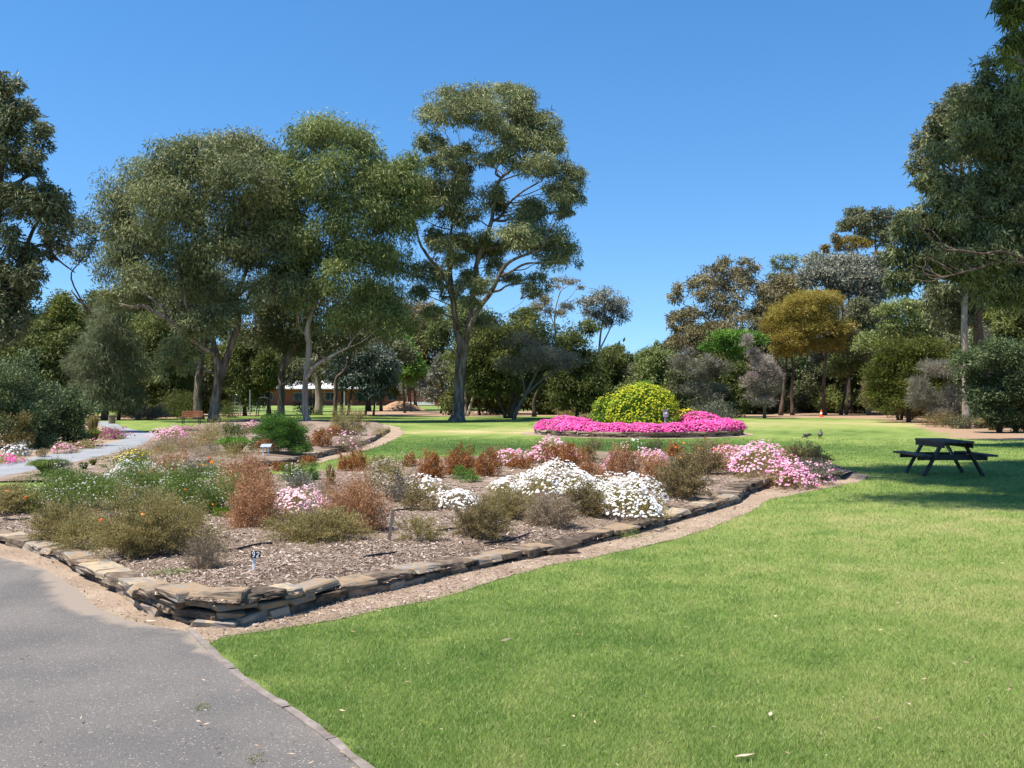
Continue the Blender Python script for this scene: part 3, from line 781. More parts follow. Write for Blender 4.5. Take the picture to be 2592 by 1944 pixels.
def build_tree(name, label, cat, Y, base, trunks, clumps, leaf='gum', bark='gum', L=.30, W=.085, dens=2.6, depth=.75, group=None, seed=1, back=.8, flat=1.0, dn=.55, spread=.35,
               twigs=4, limb=.55, tintoff=0.0, subk=20, world_clumps=None, basez=0.0, maxn=90000, bias=.6, grow=1.12, jit=False):
    rng = np.random.default_rng(seed)
    bx = at(base, YH, Y)[0]
    O = np.array((bx, Y, basez))
    root = tag(empty(name, O), label, cat, group)
    trunks = [[(t[0], t[1], t[2] * .86) + tuple(t[3:]) for t in tr] for tr in trunks]
    maxn *= 1.3
    pxm = Y / F
    mb = MB(); skel = []
    for tr in trunks:
        pts = []
        for q in tr:
            x, y, rad = q[0], q[1], q[2]
            dy = q[3] if len(q) > 3 else 0.0
            p = at(x, y, Y + dy)
            pts.append((p[0], p[1], p[2], rad))
        pts = np.array(pts)
        s = smooth_path(pts, 4)
        s[:, :2] += rng.normal(0, .02, (len(s), 2)) * s[:, 3:4] * 4
        rw = s[:, 3] * (1 + .06 * rng.normal(size=len(s)))
        if s[0, 2] < .6:                                            # root flare, sunk a little
            s[0, 2] = -.15; rw[0] = s[0, 3] * 1.45; rw[1] *= 1.12
        mb.tube(s[:, :3] - O, np.maximum(rw, .012), 10)
        for i in range(len(s)): skel.append((s[i, 0], s[i, 1], s[i, 2], rw[i]))
    sk = np.array(skel)
    # clumps in space
    cs = []
    if jit:
        clumps = [(c[0] + rng.normal() * c[2] * .14, c[1] + rng.normal() * c[3] * .16, c[2] * rng.uniform(.85, 1.25), c[3] * rng.uniform(.8, 1.25)) + tuple(c[4:]) for c in clumps]
    if cat == 'shrub' or 'dead' in name:
        clumps = [(c[0] + rng.normal() * c[2] * .3, c[1] + rng.normal() * c[3] * .3, c[2] * rng.uniform(.65, 1.1), c[3] * rng.uniform(.65, 1.1)) + tuple(c[4:]) for c in clumps]
    if clumps:
        ca = np.array([c[:4] for c in clumps])
        mx, hw = (ca[:, 0].min() + ca[:, 0].max()) / 2, max(10, (ca[:, 0].max() - ca[:, 0].min()) / 2)
        for c in clumps:
            x, y, rx, ry = c[0], c[1], c[2] * grow, c[3] * grow; off = c[4] if len(c) > 4 else 0.0
            room = hw * pxm * depth * math.sqrt(max(.08, 1 - min(1, abs(x - mx) / hw) ** 2))
            dy = rng.uniform(-.75, .25) * room
            p = at(x, y, Y + dy); k = (Y + dy) / F
            cs.append((p, np.array((rx * k, (rx + ry) * .5 * k, ry * k)), off, 1.0))
            if rng.random() < back:
                dy = rng.uniform(.2, 1.0) * room
                p2 = at(x + rng.normal() * rx * .25, y + rng.normal() * ry * .2, Y + dy)
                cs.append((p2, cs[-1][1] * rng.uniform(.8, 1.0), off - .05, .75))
    for wc in (world_clumps or []):
        cs.append((np.array(wc[:3], float), np.array(wc[3:6], float), 0.0, 1.001))
    la = L * W * .5
    dens *= DENS; maxn *= DENS
    tot = sum(dens * math.pi * c[1][0] * c[1][2] * c[3] for c in cs) / la
    kf = min(1.0, maxn / max(1, tot)); up = math.sqrt(1 / kf)
    Ls, Ws = L * up, W * up
    PP, AA, TT = [], [], []
    lm = mb; tm = MB()
    for c, r, off, q in cs:
        n = max(30, int(dens * q * math.pi * r[0] * r[2] / la * kf))
        P, A, t, sc_ = clump_leaves(c, r, n, rng, subk * max(.6, min(2.2, r[0] / 1.4)), flat, dn, spread, bias)
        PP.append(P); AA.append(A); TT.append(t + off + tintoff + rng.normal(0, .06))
        # limb from the skeleton into the clump
        if len(sk) and q != 1.001:
            dv = sk[:, :3] - c
            cost = np.linalg.norm(dv, axis=1) + np.where(dv[:, 2] > -.15 * np.linalg.norm(dv, axis=1), 3.0 * r[0] + 2 * np.maximum(0, dv[:, 2]), 0)
            j = int(np.argmin(cost)); a = sk[j, :3]; dist = np.linalg.norm(c - a)
            if dist > .25:
                r0 = min(sk[j, 3] * .6, .022 * dist + .03) * (limb / .55)
                mid = a * .45 + c * .55 + np.array((rng.normal() * .1, rng.normal() * .1, .06)) * dist
                mid2 = a * .75 + c * .25 + np.array((rng.normal() * .05, rng.normal() * .05, -.01)) * dist
                pth = smooth_path(np.array([a, mid2, mid, c]), 3)
                lm.tube(pth - O, np.linspace(r0, max(.012, r0 * .35), len(pth)), 6, cap=False)
            for k in rng.choice(len(sc_), min(twigs, len(sc_)), replace=False):
                st = c * .8 + (a if dist > .25 else c) * .2
                e = sc_[k]; md = (st + e) / 2 + rng.normal(size=3) * .08 * r
                tm.tube(np.array([st, md, e]) - O, np.array((.024, .016, .008)) * max(.8, Y / 55), 4, cap=False)
    mb.build('trunk', BARK[bark], root, smooth=True)
    P = np.concatenate(PP) - O; A = np.concatenate(AA); T = np.concatenate(TT)
    ok = P[:, 2] > .05
    P, A, T = P[ok], A[ok], T[ok]
    n = len(P)
    V = leaf_quads(P, A, Ls * rng.uniform(.65, 1.3, n), Ws * rng.uniform(.7, 1.3, n), rng)
    if tm.v:
        Q = np.array(tm.v)[np.array(tm.f)]
        me = mesh_polys('crown', np.concatenate([V, Q]), 4, np.concatenate([.48 + T, np.full(len(Q), .5)]))
        me.materials.append(LEAF[leaf]); me.materials.append(BARK['twig' if bark != 'dark' else 'dark'])
        mi = np.zeros(n + len(Q), np.int32); mi[n:] = 1
        me.polygons.foreach_set('material_index', mi)
    else:
        me = mesh_polys('crown', V, 4, .48 + T)
    link('crown', me, LEAF[leaf], root)
    build_tree.n += n
    return root
build_tree.n = 0

def auto_clumps(x0, x1, y0, y1, n, rng, r=(.28, .42), shape='round'):
    n = int(n * 1.35)
    """fill an outline box (photo pixels) with foliage clumps"""
    out = []
    w, h = (x1 - x0) / 2, (y1 - y0) / 2
    cx, cy = (x0 + x1) / 2, (y0 + y1) / 2
    for _ in range(n):
        for _t in range(30):
            u, v = rng.uniform(-1, 1), rng.uniform(-1, 1)
            lim = 1 - v * v if shape == 'round' else ((1.15 + v) / 2.15) ** 1.2 if shape == 'cone' else 1 - max(0, -v) ** 2.5
            if u * u < lim and rng.random() < .45 + .55 * abs(v) ** .5: break
        rr = rng.uniform(*r)
        if _ % 4 == 3: u *= 1.12; v *= 1.06; rr *= .62
        out.append((cx + u * w * (1 - rr * .6), cy + v * h * (1 - rr * .65), w * rr * rng.uniform(.9, 1.3), h * rr * rng.uniform(.75, 1.1)))
    return out
_as = [100]
def auto_tree(label, Y, x0, x1, y0, y1, leaf, bark='brown', base=None, n=14, shape='dome', name='tree', cat='tree', trunk_r=.16, lean=0, stems=1, group=None, **kw):
    _as[0] += 1
    rng = np.random.default_rng(_as[0])
    cl = auto_clumps(x0, x1, y0, y1, n, rng, shape=shape)
    bx = base if base is not None else (x0 + x1) / 2
    yb = YH + CAMZ * F / Y
    tr = []
    for s in range(stems):
        tx = (x0 + x1) / 2 + lean + (s - (stems - 1) / 2) * (x1 - x0) * .35 + rng.normal() * 4
        sx = bx + (s - (stems - 1) / 2) * (x1 - x0) * .07
        m = yb * .45 + y1 * .55 if yb > y1 else yb
        tr.append([(sx, yb, trunk_r), (sx * .6 + tx * .4 + rng.normal() * 3, yb * .55 + (y0 + y1) / 2 * .45, trunk_r * .75), (tx, y0 * .6 + y1 * .4, trunk_r * .35)])
    return build_tree(name, label, cat, Y, bx, tr, cl, leaf, bark, seed=_as[0], group=group, jit=True, **kw)

# the big tree in the middle
build_tree('gum_tree', 'tallest gum tree, standing alone on the lawn in the middle with a thick grey trunk', 'tree', 70, 1157,
    [[(1157, 1066, .60), (1160, 1030, .50), (1163, 985, .46), (1166, 930, .44), (1168, 885, .40), (1158, 840, .30), (1148, 770, .24), (1140, 700, .20), (1136, 640, .15), (1146, 560, .10), (1168, 470, .06)],
     [(1172, 900, .30), (1181, 850, .27), (1192, 797, .24), (1202, 690, .22), (1222, 620, .19), (1243, 562, .17), (1253, 504, .14), (1263, 458, .13), (1291, 433, .10), (1324, 408, .06)],
     [(1181, 850, .2, -.5), (1210, 785, .20, -.9), (1243, 739, .18, -1.2), (1273, 681, .15, -1.6), (1304, 655, .12, -2), (1370, 632, .07, -2.4)],
     [(1262, 700, .14, -1.4), (1290, 690, .11, -1.8), (1330, 668, .09, -2.6), (1390, 664, .05, -3)],
     [(1243, 562, .12, .4), (1268, 547, .11, .8), (1289, 514, .10, 1.2), (1324, 484, .08, 1.5), (1372, 458, .05, 2)],
     [(1158, 835, .13, -.4), (1138, 728, .13, -1), (1111, 678, .12, -1.6), (1094, 663, .12, -2), (1076, 638, .11, -2.2), (1061, 610, .09, -2.4), (1050, 560, .06, -2.5)],
     [(1160, 905, .07, -.4), (1135, 875, .05, -.9), (1110, 850, .04, -1.2)], [(1180, 870, .07, -.5), (1205, 835, .05, -1.2), (1240, 820, .04, -1.6)]],
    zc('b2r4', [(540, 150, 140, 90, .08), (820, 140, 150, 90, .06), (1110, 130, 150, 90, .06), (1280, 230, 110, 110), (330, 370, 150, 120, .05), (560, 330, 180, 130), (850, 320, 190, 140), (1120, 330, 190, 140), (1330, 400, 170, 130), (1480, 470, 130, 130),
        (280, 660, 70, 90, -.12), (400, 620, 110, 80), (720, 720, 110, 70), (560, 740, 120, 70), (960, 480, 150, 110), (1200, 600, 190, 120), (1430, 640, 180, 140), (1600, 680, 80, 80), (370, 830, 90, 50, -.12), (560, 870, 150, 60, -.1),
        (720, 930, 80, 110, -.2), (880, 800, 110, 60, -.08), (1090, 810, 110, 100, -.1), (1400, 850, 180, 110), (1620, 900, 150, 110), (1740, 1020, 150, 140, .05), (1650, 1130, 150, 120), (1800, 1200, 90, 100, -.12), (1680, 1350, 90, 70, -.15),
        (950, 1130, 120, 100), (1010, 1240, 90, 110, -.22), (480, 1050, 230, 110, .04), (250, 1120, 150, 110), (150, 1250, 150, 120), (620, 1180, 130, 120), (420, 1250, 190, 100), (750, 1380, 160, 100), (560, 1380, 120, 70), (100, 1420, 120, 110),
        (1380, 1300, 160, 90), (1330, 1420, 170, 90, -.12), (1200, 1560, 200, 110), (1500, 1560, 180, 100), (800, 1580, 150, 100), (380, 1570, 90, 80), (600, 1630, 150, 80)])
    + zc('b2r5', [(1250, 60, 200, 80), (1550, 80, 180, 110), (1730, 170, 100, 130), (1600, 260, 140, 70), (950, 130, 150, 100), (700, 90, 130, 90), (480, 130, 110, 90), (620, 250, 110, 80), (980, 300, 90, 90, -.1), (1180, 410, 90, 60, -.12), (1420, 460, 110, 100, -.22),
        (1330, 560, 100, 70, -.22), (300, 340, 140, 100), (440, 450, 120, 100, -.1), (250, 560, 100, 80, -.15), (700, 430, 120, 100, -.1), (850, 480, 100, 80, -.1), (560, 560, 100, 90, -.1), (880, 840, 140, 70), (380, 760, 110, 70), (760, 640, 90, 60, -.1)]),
    'gum', 'gum', L=.32, W=.062, dens=2.3, depth=.8, group=GB, seed=31, back=.75, twigs=7, maxn=190000, grow=1.13, tintoff=.03, dn=.85)
# the broad tree on the left
build_tree('gum_tree', 'broad gum tree with forked dark trunk beside the park bench', 'tree', 66, 540,
    [[(541, 1070, .44), (545, 1020, .38), (552, 960, .34), (548, 900, .25), (536, 850, .2), (540, 772, .17), (528, 700, .12), (520, 600, .07)],
     [(556, 960, .30, .3), (572, 912, .28, .5), (594, 850, .24, .8), (604, 815, .2, 1), (600, 752, .17, 1.2), (622, 690, .13, 1.4), (650, 600, .08, 1.6)],
     [(548, 900, .2, -.4), (500, 870, .17, -1), (462, 838, .16, -1.6), (430, 812, .15, -2), (366, 776, .13, -2.4), (338, 778, .11, -2.6), (305, 770, .07, -2.8)],
     [(430, 812, .12, -2), (404, 770, .1, -2.2), (370, 745, .08, -2.2), (330, 700, .05, -2)],
     [(536, 850, .14, -.6), (498, 812, .13, -1), (472, 770, .12, -1.3), (462, 712, .1, -1.5), (440, 640, .06, -1.6)],
     [(604, 815, .12, .8), (560, 760, .1, .4), (545, 700, .08, 0)], [(600, 752, .1, 1.2), (640, 720, .09, 1.4), (690, 700, .05, 1.6)]],
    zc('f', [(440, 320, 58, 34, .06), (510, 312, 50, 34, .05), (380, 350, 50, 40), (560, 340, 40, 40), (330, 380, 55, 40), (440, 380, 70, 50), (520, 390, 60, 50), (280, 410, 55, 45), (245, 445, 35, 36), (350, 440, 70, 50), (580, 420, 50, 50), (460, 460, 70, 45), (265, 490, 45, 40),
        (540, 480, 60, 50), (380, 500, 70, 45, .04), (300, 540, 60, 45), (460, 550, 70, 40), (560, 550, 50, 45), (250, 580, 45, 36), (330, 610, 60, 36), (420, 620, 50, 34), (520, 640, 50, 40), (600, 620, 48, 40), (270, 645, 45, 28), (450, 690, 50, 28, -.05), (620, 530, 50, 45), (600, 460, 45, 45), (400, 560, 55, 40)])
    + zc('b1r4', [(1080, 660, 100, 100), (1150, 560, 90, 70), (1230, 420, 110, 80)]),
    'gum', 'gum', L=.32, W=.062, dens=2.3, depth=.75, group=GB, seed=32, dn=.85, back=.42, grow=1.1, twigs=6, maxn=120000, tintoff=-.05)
build_tree('gum_tree', 'bare lower trunk of a gum standing directly behind the park bench', 'tree', 74, 502, [[(502, 1062, .42), (500, 1020, .36), (503, 960, .32), (512, 900, .24), (520, 830, .16), (505, 760, .1)]],
    zc('f', [(420, 700, 40, 30), (470, 660, 45, 35), (400, 650, 40, 30), (440, 600, 50, 40)]), 'gum_dark', 'gum', dens=1.8, seed=33, group=GB, maxn=25000)
build_tree('gum_tree', 'gum tree with slender pale trunk right of the dark green garden bush', 'tree', 66, 775,
    [[(776, 1070, .30), (772, 1030, .25), (774, 960, .22), (782, 880, .21), (778, 840, .21), (790, 790, .2), (801, 755, .18), (803, 725, .16), (818, 700, .15), (826, 683, .14), (830, 650, .1), (833, 620, .07), (840, 540, .05)],
     [(826, 683, .11, -.3), (853, 660, .09, -.8), (878, 632, .07, -1.2), (900, 590, .05, -1.5)],
     [(775, 960, .14, -.3), (800, 925, .13, -.9), (840, 900, .1, -1.4), (880, 880, .07, -1.8)], [(778, 850, .12, .2), (760, 830, .1, .2), (752, 780, .08, .2), (735, 720, .06, .2)], [(780, 860, .11, .5), (810, 810, .09, 1), (860, 760, .07, 1.5)]],
    zc('f', [(700, 283, 56, 32, .12), (660, 312, 45, 40, .06), (750, 310, 46, 42, .12), (800, 342, 40, 40, .1), (640, 380, 60, 50), (720, 380, 70, 50), (800, 410, 60, 50, .06), (850, 400, 50, 55), (885, 372, 34, 40), (680, 450, 70, 50), (770, 470, 70, 50), (850, 480, 46, 55), (700, 520, 60, 45),
        (790, 560, 65, 45), (640, 560, 55, 45), (740, 600, 55, 38), (850, 560, 42, 36), (660, 640, 46, 36), (820, 640, 55, 40), (760, 680, 55, 36), (860, 690, 45, 34), (700, 700, 40, 30, -.1), (900, 440, 30, 40)]),
    'gum_green', 'pale', L=.32, W=.062, dens=2.25, depth=.8, group=GB, seed=34, dn=.85, back=.42, grow=1.1, twigs=6, maxn=110000, tintoff=-.02)
build_tree('gum_tree', 'gum with leaning twin trunks behind the pale slender trunk', 'tree', 78, 710,
    [[(708, 1058, .40), (712, 1000, .33), (714, 945, .3), (732, 905, .27), (752, 868, .24), (768, 845, .2), (772, 780, .14), (760, 700, .08)], [(712, 960, .2, .4), (722, 880, .17, .6), (738, 820, .15, .8), (752, 795, .13, .9), (750, 730, .09, 1), (730, 660, .05, 1)],
     [(718, 975, .15, -.4), (745, 950, .15, -.8), (768, 935, .13, -1.2), (810, 910, .08, -1.6)]],
    zc('f', [(600, 680, 50, 36), (560, 720, 45, 32), (650, 740, 50, 34), (700, 650, 45, 36), (620, 620, 45, 36), (740, 740, 50, 30), (580, 640, 44, 36), (800, 720, 46, 30)]), 'gum_dark', 'gum', L=.36, W=.09, dens=2.0, seed=35, group=GB, twigs=8, maxn=45000)
build_tree('gum_tree', 'cream trunked gum half hidden behind the pale slender trunk', 'tree', 92, 806, [[(806, 1050, .36), (806, 990, .36), (802, 940, .3), (808, 880, .2), (826, 830, .14), (830, 770, .08)]],
    zc('f', [(790, 760, 46, 30), (720, 790, 40, 30), (850, 760, 40, 28), (760, 720, 46, 30)]), 'gum_dark', 'pale', L=.36, W=.09, dens=1.8, seed=36, group=GB, maxn=30000)
build_tree('gum_tree', 'small leaning gum with one crooked bare limb between the two big trunks', 'tree', 84, 850,
    [[(848, 1053, .2), (850, 1000, .18), (852, 958, .17), (872, 938, .15), (890, 900, .14), (916, 874, .12), (946, 854, .1), (972, 842, .06)]], zc('b2r3', [(1100, 760, 150, 80), (1300, 700, 140, 80), (1250, 900, 150, 80), (1050, 900, 120, 70), (1480, 920, 130, 80), (950, 820, 100, 70), (1350, 560, 130, 80, .1), (1550, 780, 120, 80, .1)]),
    'gum_dark', 'brown', L=.35, W=.09, dens=2.0, seed=37, group=GB, twigs=8, maxn=45000)
# left edge
build_tree('gum_tree', 'tall dark gum tree cut off by the left edge of the view', 'tree', 46, -40,
    [[(-60, 1100, .5), (-55, 980, .42), (-40, 850, .36), (-20, 700, .3), (-10, 560, .24), (0, 440, .18), (20, 330, .1)], [(-10, 560, .16), (20, 480, .12), (60, 452, .09), (100, 400, .05)], [(-40, 850, .2), (10, 760, .16), (60, 640, .12), (90, 570, .09), (120, 540, .05)], [(60, 640, .1), (110, 620, .08), (150, 660, .05), (190, 690, .03)]],
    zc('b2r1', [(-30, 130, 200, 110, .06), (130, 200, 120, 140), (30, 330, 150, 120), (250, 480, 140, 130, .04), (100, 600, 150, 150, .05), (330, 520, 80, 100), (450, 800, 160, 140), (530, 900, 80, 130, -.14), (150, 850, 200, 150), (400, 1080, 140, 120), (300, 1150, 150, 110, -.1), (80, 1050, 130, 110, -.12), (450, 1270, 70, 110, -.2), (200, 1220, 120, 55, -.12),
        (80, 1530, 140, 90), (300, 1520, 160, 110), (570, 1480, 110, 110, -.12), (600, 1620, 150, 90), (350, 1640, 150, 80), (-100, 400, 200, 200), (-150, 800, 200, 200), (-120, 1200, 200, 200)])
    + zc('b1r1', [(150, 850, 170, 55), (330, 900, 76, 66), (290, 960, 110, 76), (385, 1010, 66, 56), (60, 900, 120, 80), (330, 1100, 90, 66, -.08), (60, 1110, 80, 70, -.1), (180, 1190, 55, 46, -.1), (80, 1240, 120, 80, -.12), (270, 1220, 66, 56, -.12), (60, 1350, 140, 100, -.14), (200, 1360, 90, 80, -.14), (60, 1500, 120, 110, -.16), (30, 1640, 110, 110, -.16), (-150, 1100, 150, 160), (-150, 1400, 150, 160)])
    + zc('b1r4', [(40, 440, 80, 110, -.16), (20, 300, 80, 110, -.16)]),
    'gum_dark', 'dark', L=.27, W=.07, dens=2.4, depth=.6, group=GB, seed=38, back=.5, twigs=6, maxn=120000, tintoff=.06)
build_tree('gum_tree', 'lacy gum branch tree showing sky between the left edge tree and the broad gum', 'tree', 72, 250, [[(262, 1062, .2), (270, 960, .17), (262, 860, .14), (235, 790, .12), (205, 765, .1), (180, 735, .06)], [(262, 860, .1), (230, 800, .08), (180, 705, .06), (205, 660, .05)]],
    zc('b1r1', [(470, 1060, 70, 60), (560, 1020, 80, 60), (450, 1180, 60, 50), (560, 1180, 70, 60), (620, 1100, 70, 60), (500, 1250, 60, 40), (400, 1200, 40, 40)]), 'gum_dark', 'dark', dens=1.2, back=0, seed=39, twigs=9, group=GB, maxn=30000)

# ---- trees at the back left
LG = 'trees along the left side of the park'
build_tree('casuarina_tree', 'feathery grey green she-oak behind the litter bin', 'tree', 72, 275, [[(270, 1060, .16), (268, 960, .13), (276, 860, .09), (280, 800, .05)], [(300, 1060, .12), (305, 960, .09), (300, 880, .05)]],
    zc('b1r4', [(680, 420, 110, 90), (620, 540, 120, 90), (750, 540, 110, 80), (560, 680, 110, 100), (700, 700, 130, 100), (820, 720, 80, 100), (600, 840, 110, 90), (760, 880, 110, 80), (680, 340, 70, 60)]),
    'feather', 'brown', L=.5, W=.03, dens=1.9, back=.8, dn=.9, spread=.3, seed=41, group=LG, twigs=8, maxn=60000)
auto_tree('yellowish tree peeping out above the left shrubs under the tall edge tree', 82, 105, 215, 745, 1000, 'yellow_green', n=16, trunk_r=.18, group=LG, maxn=30000, dens=2.2)
auto_tree('rounded olive tree left of the she-oak', 80, 60, 200, 820, 1040, 'acacia', n=14, trunk_r=.18, group=LG, maxn=26000, dens=2.2)
auto_tree('yellow green wattle behind the right side of the she-oak', 86, 320, 500, 790, 1030, 'acacia', n=16, trunk_r=.18, group=LG, maxn=30000, tintoff=.14, dens=2.2)
auto_tree('light green wattle close behind the forked trunk', 88, 540, 700, 830, 1010, 'acacia', n=13, trunk_r=.18, group=LG, maxn=26000, tintoff=.08, dens=2.2)
auto_tree('dark pine shaped tree behind the wire cage', 92, 640, 720, 760, 985, 'blue_dark', 'dark', n=12, shape='cone', trunk_r=.22, group=LG, maxn=22000, dens=2.4)
auto_tree('olive bush tree between the she-oak and the bench trunk', 84, 355, 480, 920, 1050, 'acacia', n=10, trunk_r=.14, group=LG, maxn=18000, tintoff=.04, dens=2.2)
for i, (a, b, t, Y, lf, lab) in enumerate([(-260, -20, 640, 92, 'gum_dark', 'dark gum crown far left behind the edge shrubs'), (-40, 150, 690, 110, 'acacia', 'olive canopy filling the gap behind the left shrubs'), (130, 330, 740, 120, 'acacia', 'distant olive canopy behind the lacy gum'), (300, 470, 700, 125, 'gum_dark', 'distant grey green canopy behind the broad gum'),
        (430, 620, 760, 118, 'acacia', 'distant wattle canopy behind the forked trunk'), (860, 1010, 700, 118, 'gum_green', 'brownish distant gum left of the tall middle gum'), (985, 1120, 740, 128, 'gum_red', 'reddish distant gum crown just left of the thick grey trunk'), (1090, 1240, 770, 122, 'gum_green', 'distant gum crown behind the thick grey trunk')]):
    auto_tree(lab, Y, a, b, t, 985 if i > 4 else 1030, lf, n=16, trunk_r=.25, group='distant trees behind the lawn', maxn=24000, L=.4, W=.12, dens=2.0)

# ---- centre back
CG = 'trees behind the middle of the lawn'
build_tree('wattle_tree', 'dark stemmed wattle leaning right over the lawn behind the island bed', 'tree', 78, 1294,
    [[(1292, 1052, .28), (1302, 1020, .24), (1320, 985, .2), (1351, 955, .16), (1395, 930, .11), (1440, 905, .06)], [(1302, 1020, .16), (1296, 980, .13), (1285, 930, .1), (1270, 880, .06)], [(1280, 1052, .14), (1262, 1010, .11), (1240, 960, .07)], [(1320, 985, .12), (1345, 925, .09), (1370, 880, .05)]],
    zc('b1r5', [(1250, 500, 120, 70), (1400, 420, 140, 80), (1550, 350, 140, 80), (1320, 350, 120, 70), (1680, 400, 120, 80), (1450, 540, 140, 80), (1250, 600, 110, 70), (1380, 670, 110, 60), (1700, 520, 90, 70), (1550, 250, 90, 50, .08), (1280, 680, 80, 60), (1550, 660, 90, 50)]),
    'acacia', 'dark', L=.3, W=.08, dens=2.2, seed=51, group=CG, twigs=8, maxn=70000)
build_tree('dead_branched_tree', 'grey twiggy half dead tree in front of the leaning wattle', 'tree', 75, 1300, [[(1300, 1050, .14), (1330, 1000, .12), (1360, 940, .08), (1400, 880, .04)], [(1330, 1000, .1), (1380, 955, .08), (1440, 915, .05)], [(1330, 1000, .08), (1320, 930, .06), (1330, 870, .03)]],
    zc('b1r5', [(1600, 530, 140, 90), (1720, 500, 110, 80), (1530, 440, 100, 70), (1800, 560, 90, 60), (1500, 560, 80, 60)]), 'grey_twig', 'twig', L=.3, W=.03, dens=.9, back=.6, dn=.1, spread=.9, seed=52, group=CG, twigs=16, maxn=30000)
build_tree('wattle_tree', 'dense dark green tree between the island bed and the leaning wattle', 'tree', 84, 1352, [[(1352, 1050, .2), (1356, 1000, .17), (1400, 940, .13), (1440, 880, .07)], [(1460, 1050, .15), (1465, 970, .12), (1470, 900, .07)]],
    zc('b1r5', [(1850, 400, 90, 80, .06), (1900, 530, 100, 90), (1800, 680, 110, 70), (1950, 680, 90, 80), (1780, 560, 100, 80), (1860, 780, 110, 60), (1990, 780, 80, 60), (1930, 320, 50, 50, .05)]), 'acacia', 'dark', seed=53, group=CG, maxn=45000, dens=2.3, tintoff=-.03)
build_tree('gum_tree', 'silvery grey gum rising against the sky right of the tall middle gum', 'tree', 108, 1510, [[(1505, 1044, .2), (1510, 960, .17), (1520, 850, .13), (1530, 790, .07)], [(1510, 900, .1), (1545, 830, .08), (1560, 780, .05)]],
    zc('b2r5', [(2100, 590, 120, 70), (2000, 670, 130, 80), (1920, 640, 80, 50), (2150, 720, 90, 80), (1950, 780, 100, 70), (2110, 850, 80, 60), (2220, 680, 90, 90), (2280, 800, 60, 70), (2050, 800, 70, 50)]), 'silver', 'pale', L=.34, W=.10, dens=1.5, back=.4, seed=54, group=CG, twigs=9, maxn=35000)
build_tree('gum_tree', 'wispy see-through gum against the sky beside the tall middle gum', 'tree', 115, 1425, [[(1430, 1042, .16), (1410, 880, .12), (1404, 800, .1), (1418, 740, .08), (1436, 725, .05)], [(1404, 800, .07), (1425, 770, .06), (1450, 745, .04)], [(1404, 830, .06), (1390, 780, .04), (1388, 740, .03)]],
    zc('b2r5', [(1640, 430, 100, 34), (1780, 460, 80, 30), (1600, 490, 60, 26), (1500, 640, 70, 60), (1720, 700, 60, 50), (1640, 760, 60, 40), (1850, 510, 50, 24), (1450, 720, 90, 80), (1540, 760, 60, 50)]), 'gum_red', 'pale', dens=1.1, back=.1, seed=55, group=CG, twigs=9, maxn=18000)
build_tree('tree', 'blackish many stemmed tree with grey tips left of the thick grey trunk', 'tree', 88, 880, [[(865, 1052, .16), (866, 1000, .13), (872, 930, .08)], [(880, 1052, .13), (890, 990, .1), (905, 930, .06)], [(925, 1052, .12), (930, 1000, .1), (935, 940, .06)], [(945, 1052, .1), (952, 1000, .08), (965, 950, .05)]],
    zc('b1r5', [(420, 510, 80, 70), (540, 500, 100, 80), (470, 620, 110, 70), (600, 620, 100, 70, .12), (690, 680, 60, 60, .1), (400, 640, 60, 60), (680, 560, 70, 70, .25), (620, 480, 70, 50, .2), (580, 720, 80, 50)]), 'blue_dark', 'dark', L=.3, W=.1, dens=2.6, seed=56, group=CG, maxn=45000)
auto_tree('fresh green tree above the blackish tree left of the thick trunk', 104, 975, 1075, 845, 965, 'bright', n=10, trunk_r=.14, group=CG, maxn=16000, dens=1.9, tintoff=-.05)
auto_tree('greyish drooping gum left of the two storey building', 112, 1000, 1080, 900, 1010, 'silver', n=8, trunk_r=.12, group=CG, maxn=9000, dens=1.1, tintoff=-.1)
auto_tree('grey green weeping sapling just left of the thick grey trunk', 100, 1082, 1150, 900, 1015, 'silver', n=9, trunk_r=.12, group=CG, maxn=12000, dens=1.5, tintoff=-.08)
build_tree('gum_tree', 'young gum with two pale leaning stems right behind the thick grey trunk', 'tree', 86, 1180, [[(1178, 1052, .14), (1178, 1010, .12), (1176, 965, .1), (1172, 900, .05)], [(1182, 1052, .14), (1196, 1010, .12), (1204, 975, .1), (1215, 910, .05)]],
    zc('b1r5', [(1180, 560, 80, 60), (1260, 560, 80, 60), (1200, 470, 70, 50)]), 'gum_green', 'pale', seed=57, group=CG, maxn=18000, dens=1.8)
auto_tree('far canopy between the silvery gum and the right hand gums', 150, 1590, 1690, 858, 1010, 'gum_green', n=12, trunk_r=.25, group=CG, maxn=16000, L=.5, W=.15)
auto_tree('far dark canopy behind the yellow flowering bush', 140, 1500, 1600, 880, 1015, 'acacia', n=12, trunk_r=.25, group=CG, maxn=16000, L=.5, W=.15)
auto_tree('far canopy low on the skyline just right of the yellow bush', 145, 1660, 1760, 862, 1010, 'gum_dark', n=12, trunk_r=.25, group=CG, maxn=16000, L=.5, W=.15)
auto_tree('green tree directly behind the yellow flowering bush', 96, 1480, 1620, 905, 1040, 'acacia', n=13, trunk_r=.14, group=CG, maxn=24000, dens=2.2)
auto_tree('rounded tree behind the right half of the yellow bush', 92, 1590, 1730, 890, 1040, 'gum_green', n=13, trunk_r=.14, group=CG, maxn=24000, dens=2.2, tintoff=-.05)

